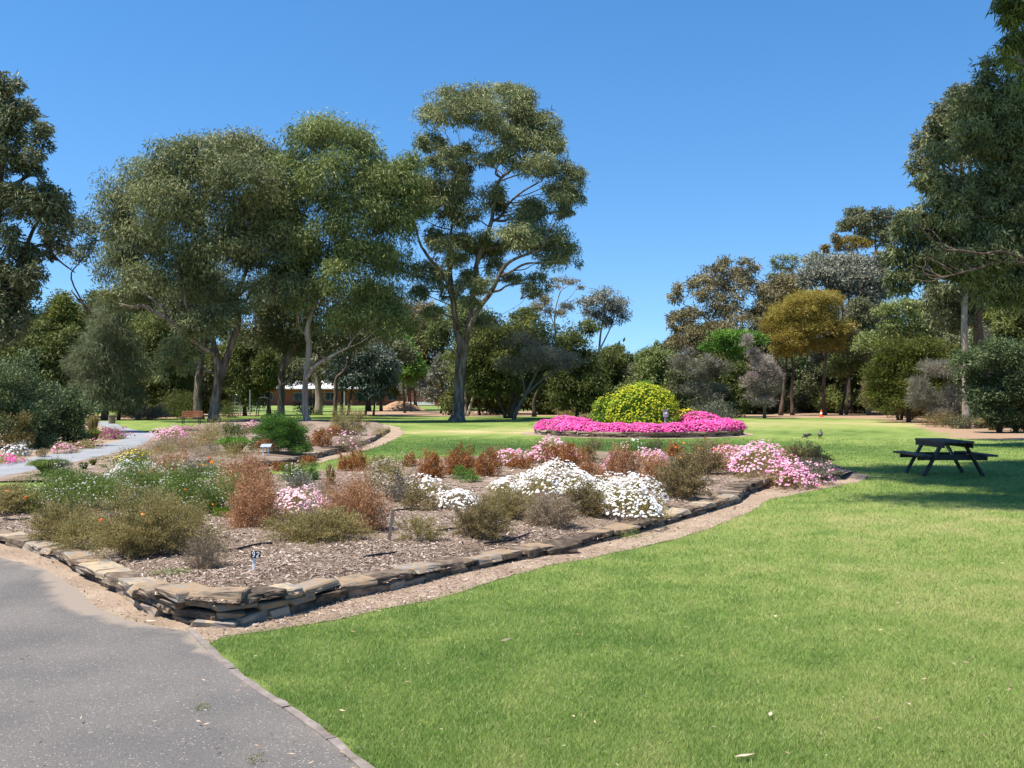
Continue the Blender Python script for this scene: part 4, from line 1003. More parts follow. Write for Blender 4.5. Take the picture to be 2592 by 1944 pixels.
# ---- right side
RG = 'trees along the right side of the park'
build_tree('gum_tree', 'wide open gum of many crooked limbs, leftmost tall tree of the right hand group', 'tree', 102, 1865,
    [[(1862, 1046, .4), (1868, 960, .32), (1865, 880, .26), (1850, 820, .2), (1830, 760, .12), (1830, 700, .06)], [(1868, 940, .24), (1905, 850, .2), (1930, 800, .17), (1938, 760, .13), (1948, 720, .07)], [(1865, 880, .18), (1820, 830, .14), (1780, 800, .1), (1730, 770, .05)], [(1865, 900, .15), (1800, 850, .12), (1740, 820, .06)]],
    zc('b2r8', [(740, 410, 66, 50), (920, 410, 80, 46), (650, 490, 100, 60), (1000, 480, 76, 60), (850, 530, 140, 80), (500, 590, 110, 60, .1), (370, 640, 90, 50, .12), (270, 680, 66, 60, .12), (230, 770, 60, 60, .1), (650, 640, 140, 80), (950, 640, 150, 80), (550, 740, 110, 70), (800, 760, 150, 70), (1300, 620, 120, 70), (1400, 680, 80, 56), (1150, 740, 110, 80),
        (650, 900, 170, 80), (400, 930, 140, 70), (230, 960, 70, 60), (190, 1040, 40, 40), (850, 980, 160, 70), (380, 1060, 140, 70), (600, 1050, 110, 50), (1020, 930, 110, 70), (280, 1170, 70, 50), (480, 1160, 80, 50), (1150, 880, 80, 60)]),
    'gum_red', 'pale', L=.4, W=.11, dens=1.75, depth=.7, seed=61, group=RG, back=.7, twigs=9, maxn=75000, tintoff=-.06)
build_tree('gum_tree', 'lacy umbrella topped gum peeking up behind the gap of the right hand group', 'tree', 118, 1990, [[(1990, 1041, .16), (1985, 880, .12), (1978, 720, .09), (1976, 670, .05)], [(1985, 800, .08), (2008, 730, .06), (2004, 665, .04)]],
    zc('b2r8', [(1290, 375, 86, 40), (1400, 390, 56, 50), (1230, 420, 50, 36), (1310, 460, 80, 44), (1390, 480, 60, 40), (1200, 550, 46, 30), (1280, 560, 60, 30), (1620, 355, 56, 40), (1560, 390, 60, 30)]), 'gum_green', 'pale', dens=1.4, back=.2, seed=62, group=RG, twigs=8, maxn=18000)
build_tree('gum_tree', 'silvery grey leaved gum towering behind the golden tree', 'tree', 98, 2155, [[(2150, 1047, .34), (2148, 940, .28), (2140, 850, .22), (2130, 760, .14), (2120, 700, .07)], [(2145, 880, .18), (2180, 800, .14), (2190, 720, .08)], [(2140, 850, .16), (2090, 780, .12), (2060, 720, .07)]],
    zc('b2r8', [(1600, 480, 120, 100), (1800, 420, 150, 80), (1950, 400, 160, 80), (2100, 450, 140, 100), (1700, 560, 140, 100), (1900, 560, 170, 110), (2100, 600, 140, 120), (1550, 600, 90, 80), (1850, 680, 110, 80), (2050, 720, 140, 90), (2180, 800, 110, 90), (2250, 560, 130, 130), (2300, 420, 80, 80), (2280, 720, 100, 90)]),
    'silver', 'dark', L=.36, W=.11, dens=1.9, seed=63, group=RG, grow=1.2, back=.8, twigs=7, maxn=70000, tintoff=-.1)
build_tree('gum_tree', 'gum with rounded cloud shaped crowns on thin stems against the sky', 'tree', 120, 2215, [[(2214, 1040, .2), (2214, 820, .16), (2216, 640, .13), (2216, 600, .1), (2208, 560, .06)], [(2216, 640, .1), (2228, 610, .1), (2232, 585, .06)], [(2200, 1040, .14), (2178, 700, .11), (2164, 600, .09), (2162, 570, .05)], [(2164, 590, .05), (2145, 583, .04), (2130, 578, .03)]],
    zc('b2r7', [(530, 470, 90, 46, .05), (560, 550, 110, 56), (450, 585, 86, 40), (410, 635, 60, 24), (650, 530, 76, 50), (740, 480, 66, 52), (870, 500, 96, 62, .05), (820, 600, 86, 60), (700, 640, 86, 60), (600, 650, 66, 46), (830, 750, 56, 66), (680, 760, 56, 36), (800, 690, 60, 50)]),
    'gum_dark', 'pale', L=.34, W=.13, dens=2.8, seed=64, group=RG, grow=1.2, depth=.5, back=.4, twigs=5, maxn=45000, tintoff=.05)
build_tree('gum_tree', 'umbrella shaped olive gold gum below the cloud shaped crowns', 'tree', 114, 2150, [[(2150, 1041, .16), (2148, 800, .12), (2150, 680, .1), (2150, 625, .06)], [(2148, 720, .08), (2120, 640, .05)]],
    zc('b2r7', [(330, 715, 50, 40, -.15), (480, 750, 120, 46), (590, 790, 100, 42), (390, 780, 80, 34), (250, 830, 60, 44, -.15), (770, 868, 60, 16, .1), (430, 830, 100, 20)]), 'golden', 'brown', dens=2.4, seed=65, group=RG, depth=.5, back=.4, maxn=25000, tintoff=-.18)
build_tree('mallee_tree', 'golden bronze crowned small tree standing right of the clearing', 'tree', 90, 2060,
    [[(2088, 1050, .2), (2084, 1000, .18), (2086, 940, .16), (2090, 890, .14), (2080, 820, .07)], [(2006, 1050, .18), (2004, 990, .16), (2007, 930, .13), (2000, 860, .06)], [(1976, 1050, .2), (1984, 985, .17), (1990, 920, .12), (1996, 850, .06)], [(2004, 960, .1), (2014, 930, .08), (2030, 890, .05)]],
    zc('b2r8', [(1620, 780, 190, 70, .1), (1480, 850, 160, 80, .06), (1750, 870, 120, 100, .05), (1330, 950, 140, 80, .05), (1600, 960, 190, 80), (1250, 1040, 100, 70, -.05), (1700, 1060, 190, 80, .05), (1480, 1080, 140, 70), (1850, 1100, 90, 80), (1350, 1180, 140, 70, -.05), (1650, 1230, 160, 60), (1280, 1290, 90, 70), (1430, 1300, 110, 60), (1800, 1230, 90, 60, -.05)]),
    'golden', 'brown', L=.30, W=.045, dens=2.6, depth=.8, grow=1.2, back=1.0, seed=66, group=RG, twigs=6, maxn=90000, dn=-.25, spread=.7, bias=1.0)
build_tree('tree', 'vivid green domed tree below the wide open gum', 'tree', 84, 1850, [[(1850, 1051, .14), (1852, 960, .11), (1858, 890, .06)]],
    zc('b2r8', [(750, 1150, 140, 50, .1), (900, 1150, 110, 50, .1), (820, 1230, 170, 70), (650, 1270, 120, 50), (880, 1330, 110, 60), (1050, 1180, 80, 40)]), 'bright', 'brown', dens=2.6, seed=67, group=RG, maxn=40000, dn=0, spread=.5, tintoff=-.16)
build_tree('dead_branched_tree', 'pinkish grey dead looking bush tree left of the golden tree', 'tree', 78, 1930, [[(1935, 1059, .12), (1930, 960, .08), (1905, 880, .04)], [(1935, 1040, .1), (1945, 960, .06), (1930, 900, .03)]],
    zc('b2r8', [(970, 1230, 56, 60), (1020, 1320, 76, 70), (1080, 1420, 96, 90), (1150, 1530, 106, 100), (1130, 1640, 110, 90), (1050, 1560, 70, 70), (1100, 1720, 120, 80), (1000, 1620, 80, 100), (1130, 1800, 110, 70)]), 'mauve', 'twig', L=.36, W=.028, dens=1.9, dn=-.6, spread=.6, seed=68, group=RG, twigs=12, maxn=45000)
build_tree('dead_branched_tree', 'grey twiggy thicket left of the vivid green dome', 'tree', 80, 1770, [[(1770, 1057, .12), (1765, 970, .09), (1755, 900, .05)], [(1775, 1057, .1), (1800, 980, .07), (1810, 930, .04)]],
    zc('b2r8', [(400, 1330, 90, 60), (560, 1420, 110, 80, -.1), (620, 1520, 140, 90, -.1), (400, 1470, 110, 80), (280, 1420, 80, 70), (480, 1560, 100, 70), (420, 1680, 130, 80), (600, 1680, 130, 80), (520, 1800, 150, 70)]), 'grey_twig', 'twig', L=.34, W=.035, dens=1.5, dn=-.3, spread=.7, seed=69, group=RG, twigs=14, maxn=35000, tintoff=-.1)
auto_tree('olive undergrowth tree below the vivid green dome', 82, 1790, 1900, 920, 1045, 'acacia', n=11, trunk_r=.12, group=RG, maxn=20000)
auto_tree('dull green bush tree between the grey thicket and the island bed', 88, 1690, 1790, 925, 1046, 'gum_dark', n=11, trunk_r=.12, group=RG, maxn=20000)
auto_tree('blackish green tree filling the space behind the golden tree trunks', 108, 1960, 2160, 890, 1030, 'dark_shrub', 'dark', n=16, trunk_r=.2, group=RG, maxn=26000, L=.4, W=.14, tintoff=-.1)
build_tree('gum_tree', 'small gum with bent stem between the golden tree and the straight pale pole tree', 'tree', 94, 2130, [[(2128, 1049, .16), (2138, 1000, .14), (2145, 960, .11), (2165, 930, .06)], [(2140, 1049, .1), (2170, 1000, .08), (2190, 960, .05)]],
    zc('b1r6', [(1210, 710, 90, 50), (1160, 760, 60, 40), (1270, 720, 60, 40)]), 'gum_green', 'brown', dens=2, seed=71, group=RG, maxn=16000)
build_tree('gum_tree', 'straight pale pole of a young gum right of the golden tree', 'tree', 92, 2200, [[(2199, 1049, .2), (2199, 980, .17), (2200, 920, .14), (2196, 850, .1), (2190, 800, .05)], [(2203, 1020, .1), (2212, 960, .07), (2220, 920, .04)]],
    zc('b1r6', [(1300, 550, 70, 50), (1270, 640, 90, 56), (1340, 640, 70, 50), (1260, 460, 50, 40), (1330, 470, 60, 40), (1240, 580, 60, 50), (1290, 380, 60, 40)]), 'gum_dark', 'pale', dens=1.9, seed=72, group=RG, maxn=26000, tintoff=.1)
build_tree('tree', 'fresh mid green tree under the overhanging gum on the right', 'tree', 80, 2310, [[(2310, 1057, .2), (2305, 960, .16), (2280, 860, .09)], [(2308, 1000, .12), (2330, 900, .08), (2340, 840, .05)]],
    zc('b2r7', [(1000, 1380, 150, 50), (850, 1450, 120, 60), (1150, 1430, 140, 70, .06), (1080, 1550, 160, 80, .06), (1230, 1520, 86, 80), (900, 1600, 110, 60)]) + zc('b1r6', [(1480, 570, 120, 50), (1330, 600, 80, 50), (1600, 560, 80, 60)]), 'gum_green', 'brown', L=.28, W=.09, dens=2.4, seed=73, group=RG, maxn=55000, dn=.2, spread=.5, tintoff=.12)
build_tree('wattle_tree', 'yellow green domed wattle left of the tall pale trunk', 'tree', 66, 2300, [[(2300, 1068, .14), (2300, 980, .11), (2310, 900, .06)]],
    zc('b1r6', [(1500, 640, 130, 50, .06), (1680, 630, 110, 50, .08), (1600, 700, 170, 60), (1450, 720, 80, 50), (1400, 790, 60, 56), (1520, 790, 120, 60), (1660, 740, 100, 60), (1420, 860, 80, 60), (1560, 860, 130, 60), (1660, 830, 90, 60), (1470, 930, 100, 60)]), 'yellow_green', 'brown', L=.26, W=.045, dens=2.4, seed=74, group=RG, maxn=55000, dn=-.1, spread=.6, tintoff=-.2)
build_tree('shrub', 'low spreading olive shrub with raised branches at the lawn edge on the right', 'shrub', 72, 2270, [[(2275, 1063, .1), (2255, 1010, .06), (2225, 970, .03)], [(2280, 1063, .1), (2300, 1000, .06), (2320, 960, .03)]],
    zc('b1r6', [(1470, 880, 90, 50), (1560, 850, 70, 50, .1), (1400, 920, 70, 50), (1640, 900, 100, 56, -.05), (1540, 960, 130, 50, -.12), (1680, 980, 100, 40, -.15), (1370, 850, 40, 40)]), 'olive_dark', 'dark', L=.36, W=.04, dens=2.6, seed=75, group=RG, maxn=45000, dn=-.9, spread=.8)
build_tree('dead_branched_tree', 'bare grey twiggy shrub beside the tall pale trunk', 'shrub', 60, 2380, [[(2390, 1072, .07), (2370, 1000, .05), (2340, 940, .03)], [(2395, 1072, .07), (2400, 1000, .05), (2410, 940, .03)]],
    zc('b1r6', [(1700, 770, 90, 70), (1650, 850, 60, 60), (1760, 870, 100, 70), (1800, 760, 80, 60), (1820, 930, 80, 60), (1680, 940, 90, 60), (1760, 980, 100, 50), (1640, 920, 60, 60)]), 'grey_twig', 'twig', L=.28, W=.018, dens=1.3, dn=-.4, spread=.8, seed=76, group=RG, twigs=26, maxn=30000)
build_tree('gum_tree', 'tall straight pale trunked gum on the right with its crown merging overhead', 'tree', 53, 2443, [[(2443, 1085, .25), (2445, 1000, .21), (2443, 900, .2), (2441, 800, .19), (2443, 720, .18), (2446, 640, .16), (2450, 540, .13), (2455, 430, .09), (2450, 330, .05)], [(2446, 640, .09), (2400, 560, .07), (2360, 520, .04)], [(2450, 540, .08), (2500, 470, .06), (2530, 420, .04)]],
    zc('b2r7', [(1550, 1060, 130, 70, -.1), (1720, 1040, 140, 70, -.1), (1450, 980, 130, 90), (1650, 900, 150, 100), (1500, 820, 150, 100), (1780, 760, 150, 110), (1600, 640, 170, 110), (1800, 520, 150, 110), (1450, 580, 130, 100), (1650, 400, 170, 110), (1850, 300, 150, 110), (1600, 200, 150, 110)]) + zc('b2r6', [(1600, 1550, 150, 100), (1800, 1400, 150, 110), (1700, 1250, 130, 100)]),
    'gum_dark', 'pale', L=.30, W=.08, dens=1.9, seed=77, group=RG, twigs=6, maxn=70000)
build_tree('gum_tree', 'dark bushy gum whose left outline stands out against the blue sky high on the right', 'tree', 54, 2480, [[(2490, 1085, .4), (2485, 950, .34), (2470, 780, .28), (2450, 560, .2), (2430, 400, .12), (2420, 300, .06)]],
    zc('b2r6', [(1560, 900, 90, 56), (1480, 1000, 90, 70), (1420, 1120, 86, 80), (1350, 1220, 86, 80), (1280, 1330, 86, 80), (1230, 1450, 100, 90), (1150, 1590, 76, 66), (1320, 1520, 100, 100), (1450, 1250, 120, 110), (1580, 1050, 120, 110), (1400, 1400, 120, 110)])
    + zc('b2r7', [(1110, 40, 56, 46), (1250, 60, 110, 90), (1380, 1350, 160, 90), (1550, 1400, 180, 110), (1480, 1550, 160, 120), (1700, 1300, 150, 90), (1400, 1250, 160, 90)]), 'gum_dark', 'brown', L=.28, W=.09, dens=2.3, seed=78, group=RG, twigs=5, maxn=80000)
rr = np.random.default_rng(87)
wra = []
for _ in range(26):
    yw = rr.uniform(31, 38)
    wra.append((rr.uniform(8, 22), yw, 1.7 + .4 * yw + 2.8 + rr.uniform(0, 3), rr.uniform(1, 1.7), rr.uniform(1, 1.6), rr.uniform(.7, 1.1)))
build_tree('gum_tree', 'large overhanging gum at the right edge with long pale limbs reaching left', 'tree', 34, 2700,
    [[(2720, 1135, .5), (2710, 980, .42), (2690, 800, .36), (2670, 600, .28), (2650, 400, .2), (2630, 220, .12)], [(2690, 720, 0.088, -.5), (2592, 668, 0.066, -1), (2526, 663, 0.055, -1.4), (2488, 676, 0.050, -1.6), (2437, 690, 0.039, -1.8), (2390, 702, 0.022, -2)],
     [(2680, 700, 0.077, -1), (2551, 640, 0.055, -1.6), (2488, 643, 0.050, -2), (2437, 635, 0.044, -2.4), (2391, 632, 0.039, -2.6), (2361, 607, 0.028, -2.8), (2328, 574, 0.017, -3)], [(2680, 620, 0.066, 0), (2551, 544, 0.050, -.6), (2500, 548, 0.039, -.8), (2460, 552, 0.022, -1)], [(2680, 680, 0.055, .6), (2576, 595, 0.044, .3), (2533, 582, 0.033, 0), (2490, 577, 0.022, 0)],
     [(2600, 780, 0.066, .5), (2560, 752, 0.061, .3), (2520, 735, 0.044, 0), (2490, 722, 0.028, 0)], [(2660, 480, 0.055), (2600, 400, 0.044), (2560, 300, 0.028), (2535, 250, 0.017)]],
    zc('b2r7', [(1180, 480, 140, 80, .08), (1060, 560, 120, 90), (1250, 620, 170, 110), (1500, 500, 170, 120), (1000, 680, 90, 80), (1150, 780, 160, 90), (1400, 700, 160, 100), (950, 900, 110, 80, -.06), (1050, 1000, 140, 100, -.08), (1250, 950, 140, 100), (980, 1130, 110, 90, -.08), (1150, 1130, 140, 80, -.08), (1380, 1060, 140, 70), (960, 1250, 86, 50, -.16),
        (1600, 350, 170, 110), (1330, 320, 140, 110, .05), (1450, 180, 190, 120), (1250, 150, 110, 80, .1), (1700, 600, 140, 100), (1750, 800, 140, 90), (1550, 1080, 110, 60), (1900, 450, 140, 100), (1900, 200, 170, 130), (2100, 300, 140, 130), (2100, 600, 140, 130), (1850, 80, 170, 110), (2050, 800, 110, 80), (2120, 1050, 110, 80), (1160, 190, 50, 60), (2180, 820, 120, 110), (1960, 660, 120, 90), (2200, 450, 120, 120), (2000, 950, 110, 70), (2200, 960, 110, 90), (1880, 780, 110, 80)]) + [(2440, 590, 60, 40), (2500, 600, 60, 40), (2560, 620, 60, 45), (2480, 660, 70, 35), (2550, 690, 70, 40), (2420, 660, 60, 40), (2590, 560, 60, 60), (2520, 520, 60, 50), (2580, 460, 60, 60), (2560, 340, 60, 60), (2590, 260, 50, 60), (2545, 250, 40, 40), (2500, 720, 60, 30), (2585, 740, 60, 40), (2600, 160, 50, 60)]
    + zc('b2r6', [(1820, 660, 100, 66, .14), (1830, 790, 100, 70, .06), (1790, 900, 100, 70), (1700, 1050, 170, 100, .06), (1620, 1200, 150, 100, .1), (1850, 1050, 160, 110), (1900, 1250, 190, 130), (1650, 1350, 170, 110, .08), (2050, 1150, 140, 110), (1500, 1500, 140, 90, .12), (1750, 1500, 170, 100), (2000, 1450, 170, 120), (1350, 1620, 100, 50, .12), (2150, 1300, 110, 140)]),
    'gum', 'brown', L=.21, W=.048, dens=2.5, depth=.5, seed=79, group=RG, back=.55, twigs=6, maxn=210000, dn=.9, tintoff=-.03, grow=1.25, world_clumps=wra)
# the near gum whose canopy hangs above the frame and shades the table
wcl = []
rr = np.random.default_rng(88)
for k in range(140):
    X = rr.uniform(1.2, 14.0); Yy = rr.uniform(13.2, 23.0)
    if X < 2.6 and rr.random() < .5: continue
    Z = 1.7 + .40 * Yy + 2.7 + (.5 if X < 9.5 else 0) + rr.uniform(0, 3.5)
    wcl.append((X, Yy, Z + .5, rr.uniform(.9, 1.6), rr.uniform(.9, 1.5), rr.uniform(.6, 1.0)))
nt = [[(3000, 1207, .5), (2990, 900, .42), (2960, 500, .36), (2900, 100, .28), (2840, -250, .2), (2700, -500, .1)], [(2960, 500, .2), (2800, 100, .16), (2640, -150, .12), (2450, -260, .08), (2250, -330, .04)], [(2900, 100, .14), (2750, -100, .1), (2600, 20, .06)]]
build_tree('gum_tree', 'nearest gum, seen only as long drooping leaves in the top right corner', 'tree', 21.5, 3000, nt,
    zc('b2r6', [(2100, 60, 150, 90, -.05), (2030, 170, 60, 50), (2100, 250, 100, 90, -.08), (2170, 400, 90, 110, -.08), (2050, 380, 50, 40), (2050, 490, 70, 46, .2), (2010, 600, 50, 46, .05), (2090, 640, 70, 50), (2190, 820, 56, 110), (2160, 160, 90, 100, -.08)]),
    'gum_green', 'pale', L=.20, W=.034, dens=2.6, depth=.4, seed=80, group=RG, back=.6, twigs=7, maxn=300000, dn=1.3, spread=.2, world_clumps=wcl, tintoff=-.02)
# big dark shrubs at the right edge
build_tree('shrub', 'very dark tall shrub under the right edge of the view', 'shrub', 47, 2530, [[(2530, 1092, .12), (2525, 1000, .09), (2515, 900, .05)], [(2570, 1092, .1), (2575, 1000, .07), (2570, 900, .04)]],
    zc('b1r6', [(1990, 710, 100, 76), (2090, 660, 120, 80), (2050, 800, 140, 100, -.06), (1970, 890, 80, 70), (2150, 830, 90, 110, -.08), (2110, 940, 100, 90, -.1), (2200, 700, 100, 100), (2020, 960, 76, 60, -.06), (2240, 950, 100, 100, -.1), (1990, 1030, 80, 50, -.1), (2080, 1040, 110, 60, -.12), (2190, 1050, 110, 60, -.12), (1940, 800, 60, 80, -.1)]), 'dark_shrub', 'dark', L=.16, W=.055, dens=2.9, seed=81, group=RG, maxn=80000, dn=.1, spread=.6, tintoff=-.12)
auto_tree('mauve grey topped shrub between the pale trunk and the very dark shrub', 57, 2475, 2560, 850, 1060, 'grey_twig', 'twig', n=12, trunk_r=.06, group=RG, name='shrub', cat='shrub', L=.2, W=.03, maxn=26000, dn=-.2, tintoff=-.15)
auto_tree('yellow variegated shrub high behind the pale trunk at the right', 70, 2490, 2592, 760, 920, 'yellow_green', n=10, trunk_r=.1, group=RG, maxn=20000, tintoff=.1, dens=1.8)
auto_tree('green tree filling the gap behind the tall pale trunk', 82, 2400, 2520, 740, 1010, 'acacia', n=14, trunk_r=.16, group=RG, maxn=26000)
auto_tree('green tree at the far right edge behind the overhanging limbs', 60, 2500, 2700, 720, 1040, 'acacia', n=14, trunk_r=.16, group=RG, maxn=26000)
auto_tree('shaded canopy behind the very dark shrub', 64, 2560, 2800, 640, 1050, 'gum_dark', n=16, trunk_r=.2, group=RG, maxn=26000)
for i, (a, b, t, Y, lf, lab) in enumerate([(1740, 1900, 860, 128, 'gum_dark', 'distant dark canopy behind the wide open gum'), (1900, 2100, 830, 132, 'gum_dark', 'distant canopy behind the golden tree'), (2120, 2330, 800, 126, 'acacia', 'distant canopy behind the young pole gum'), (2300, 2520, 720, 112, 'gum_dark', 'distant canopy behind the fresh mid green tree')]):
    auto_tree(lab, Y, a, b, t, 1020, lf, n=16, trunk_r=.25, group='distant trees behind the lawn', maxn=22000, L=.45, W=.14, dens=2.2)
auto_tree('dark low hanging canopy behind the leaning twin trunks', 112, 690, 860, 820, 975, 'gum_dark', n=14, trunk_r=.2, group=CG, maxn=26000, L=.36, W=.11)
auto_tree('dark low canopy left of the two storey building', 116, 900, 1030, 850, 990, 'acacia', n=12, trunk_r=.2, group=CG, maxn=22000, L=.36, W=.11)
auto_tree('olive canopy between the thick grey trunk and the leaning wattle', 100, 1190, 1300, 850, 1020, 'acacia', n=14, trunk_r=.2, group=CG, maxn=26000)
auto_tree('dull canopy right of the wide open gum against the silvery gum', 112, 1900, 2060, 690, 900, 'gum_red', n=14, trunk_r=.2, group=RG, maxn=26000, tintoff=-.1)
auto_tree('grey green canopy below the silvery gum', 104, 2060, 2260, 760, 960, 'silver', n=16, trunk_r=.2, group=RG, maxn=30000, tintoff=-.15)
auto_tree('olive brown canopy low in front of the wide open gum', 98, 1710, 1880, 800, 960, 'gum_red', n=16, trunk_r=.2, group=RG, maxn=30000, tintoff=-.12)
rb = np.random.default_rng(404)
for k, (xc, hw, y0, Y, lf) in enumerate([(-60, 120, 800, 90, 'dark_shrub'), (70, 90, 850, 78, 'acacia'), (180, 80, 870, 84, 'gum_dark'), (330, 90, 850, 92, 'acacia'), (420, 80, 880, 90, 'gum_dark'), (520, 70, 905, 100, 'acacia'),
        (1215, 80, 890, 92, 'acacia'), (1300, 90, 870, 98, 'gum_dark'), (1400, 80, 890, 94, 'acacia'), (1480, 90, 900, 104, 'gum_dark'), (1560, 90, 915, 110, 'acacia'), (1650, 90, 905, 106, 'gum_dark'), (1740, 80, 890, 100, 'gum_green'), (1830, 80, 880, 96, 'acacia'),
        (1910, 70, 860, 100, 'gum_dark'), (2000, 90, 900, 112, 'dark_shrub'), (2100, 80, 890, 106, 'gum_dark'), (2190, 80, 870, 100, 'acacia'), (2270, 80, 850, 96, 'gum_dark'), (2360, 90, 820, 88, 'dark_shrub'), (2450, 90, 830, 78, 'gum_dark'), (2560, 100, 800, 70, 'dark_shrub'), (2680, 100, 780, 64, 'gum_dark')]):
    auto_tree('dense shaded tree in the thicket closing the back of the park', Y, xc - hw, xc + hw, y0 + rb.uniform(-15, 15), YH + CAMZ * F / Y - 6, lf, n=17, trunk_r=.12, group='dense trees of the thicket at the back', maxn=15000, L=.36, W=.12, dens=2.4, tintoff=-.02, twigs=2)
print('tree leaves', build_tree.n)

# ---------------------------------------------------------------- garden plants
def spot(x, y, zf):
    z = .15
    for _ in range(6):
        X, Y = gp(x, y, z); z = float(zf(X, Y)[0])
    X, Y = gp(x, y, z)
    return X, Y, z
zflat = lambda x, y: np.zeros(np.size(x)) + .006
_ps = [500]
def flower_tris(P, N, r, rng, dome=.35):
    """six petalled heads: a shallow cone of six faces"""
    n = len(P); R = norm(rng.normal(size=(n, 3))); U = norm(np.cross(N, R)); Vv = np.cross(N, U)
    r = np.broadcast_to(np.asarray(r, float), (n,))[:, None]
    a = np.arange(6) * math.pi / 3
    ring = np.stack([P + (U * math.cos(t) + Vv * math.sin(t)) * r for t in a], 1)
    tip = P + N * r * dome
    V = np.empty((n, 6, 3, 3))
    for k in range(6):
        V[:, k, 0] = tip; V[:, k, 1] = ring[:, k]; V[:, k, 2] = ring[:, (k + 1) % 6]
    return V.reshape(-1, 3, 3), np.repeat(np.arange(n), 6)
def dome_pts(n, w, d, h, rng, shell=.75, sq=1.0):
    v = norm(rng.normal(size=(n, 3))); v[:, 2] = np.abs(v[:, 2]) ** sq
    f = rng.uniform(shell, 1.0, n)[:, None]
    return v * f * np.array((w / 2, d / 2, h)), v
def plant(kind, x0, x1, y0, y1, leaf, label, cat='shrub', name='shrub', zf=zb, dfac=.8, c=.42, lpx=6.0, asp=.3, fl=None, fln=0, flr=3.2, tint=0.0, group=None, K=None, sq=.8, xlean=0, flpatch=0.0, fltop=.15, dead=None, stems=True, lumpy=.16, place=None):
    _ps[0] += 1
    rng = np.random.default_rng(_ps[0])
    if fl in ('fl_white', 'fl_pink', 'fl_palepink') and fln > 60: flr *= .88; fln = int(fln * 1.35)
    xm = (x0 + x1) / 2
    X, Y, z = spot(xm, y1, zf)
    w = (x1 - x0) / F * Y * 1.2
    d = w * dfac
    Yc = Y + d * .42
    Xc = (xm - 1296) / F * Yc
    zc_ = float(zf(Xc, Yc)[0])
    h = max(.06, (at(xm, y0, Yc)[2] - zc_) * 1.03)
    ph = rng.uniform(0, 6.28, 4)
    def lump(v):
        a = np.arctan2(v[:, 1], v[:, 0]); s_ = np.hypot(v[:, 0], v[:, 1])
        return 1 + lumpy * ((.5 * np.sin(2 * a + ph[0]) + .6 * np.sin(3 * a + ph[1]) + .4 * np.sin(5 * a + ph[2])) * s_ + .7 * np.sin(4 * v[:, 0] + ph[3]) * np.sin(4 * v[:, 1] + ph[0]))
    if place:
        Xc, Yc, w, d, h = place; zc_ = float(zf(Xc, Yc)[0])
        x0, x1, y0, y1 = 0, w / Yc * F, 0, h / Yc * F * 1.2
    root = tag(empty(name, (Xc, Yc, zc_ - .01)), label, cat, group)
    px = Yc / F
    n = int(c * (x1 - x0) * (y1 - y0))
    n = max(140, min(n, 42000))
    L = lpx * px; W = L * asp
    if kind in ('twig', 'plume'): h *= 1.16 if kind == 'twig' else 1.12
    big = np.array((w, d, h))
    st_v = []
    if kind == 'bush':
        k = K or max(10, int(10 + w * h / (18 * px * 18 * px) * .5))
        sc, dv = dome_pts(k, w * .86, d * .86, h * .86, rng, .45, sq)
        sc *= (lump(dv) * np.where(rng.random(k) < .12, rng.uniform(1.08, 1.25, k), 1))[:, None]; sc[:, 2] += h * .04
        si = rng.integers(0, k, n)
        rs = np.minimum(.30, 1.25 / math.sqrt(k)) * big * .5 * np.array((1, 1, .9))
        g = rng.normal(size=(n, 3)); gl = np.linalg.norm(g, axis=1, keepdims=True); g = g / gl * np.minimum(gl, 1.8)
        P = sc[si] + g * rs
        P[:, 2] = np.abs(P[:, 2])
        A = norm(norm(P - np.array((0, 0, h * .3))) * .55 + np.array((0, 0, .35)) + rng.normal(size=(n, 3)) * .6)
        T = rng.normal(0, .10, k)[si] + rng.normal(0, .13, n)
    elif kind == 'plume':
        k = K or max(26, int(w * h / (12 * px * 12 * px) * .9))
        n = int(n * 1.35)
        b, dv = dome_pts(k, w, d, h, rng, .30, sq)
        b *= lump(dv)[:, None]
        b[:, 2] = np.maximum(b[:, 2] - h * .16, 0.0)
        ln = h * rng.uniform(.18, .34, k)
        dirs = norm(dv * .55 + np.array((0, 0, .9)) + rng.normal(size=(k, 3)) * .16)
        si = rng.integers(0, k, n); t = rng.beta(1.1, 1.25, n)
        rad = (.30 * ln[si] * (1.1 - t))[:, None]
        P = b[si] + dirs[si] * (t * ln[si])[:, None] + rng.normal(size=(n, 3)) * rad * .8
        P[:, 2] = np.abs(P[:, 2])
        A = norm(dirs[si] * .9 + rng.normal(size=(n, 3)) * .55)
        T = rng.normal(0, .12, k)[si] + rng.normal(0, .12, n) + .14 * (t - .4)
        q = rng.random(n) < .45                      # the body the plumes stand out of
        e, dv2 = dome_pts(int(q.sum()), w * .92, d * .92, h * .84, rng, .55, sq)
        P[q] = e * lump(dv2)[:, None] + rng.normal(size=e.shape) * big * .03; P[:, 2] = np.abs(P[:, 2]); T[q] -= .04
    elif kind == 'twig':
        k = K or max(40, min(260, int((x1 - x0) * 1.1)))
        tp, dv = dome_pts(k, w, d, h, rng, .72, sq); tp *= lump(dv)[:, None]
        bp = tp * np.array((.30, .30, 0)) + rng.normal(size=(k, 3)) * np.array((w, d, 0)) * .05
        si = rng.integers(0, k, n); t = rng.beta(2.0, 1.2, n)
        bow = (np.sin(t * math.pi) * .10)[:, None] * np.array((0, 0, 1.0)) * h
        P = bp[si] * (1 - t)[:, None] + tp[si] * t[:, None] + bow + rng.normal(size=(n, 3)) * big * .022
        P[:, 2] = np.abs(P[:, 2])
        sd = norm(tp - bp)
        A = norm(sd[si] * .8 + np.array((0, 0, .2)) + rng.normal(size=(n, 3)) * .6)
        T = rng.normal(0, .13, k)[si] + rng.normal(0, .13, n) + .10 * (t - .5)
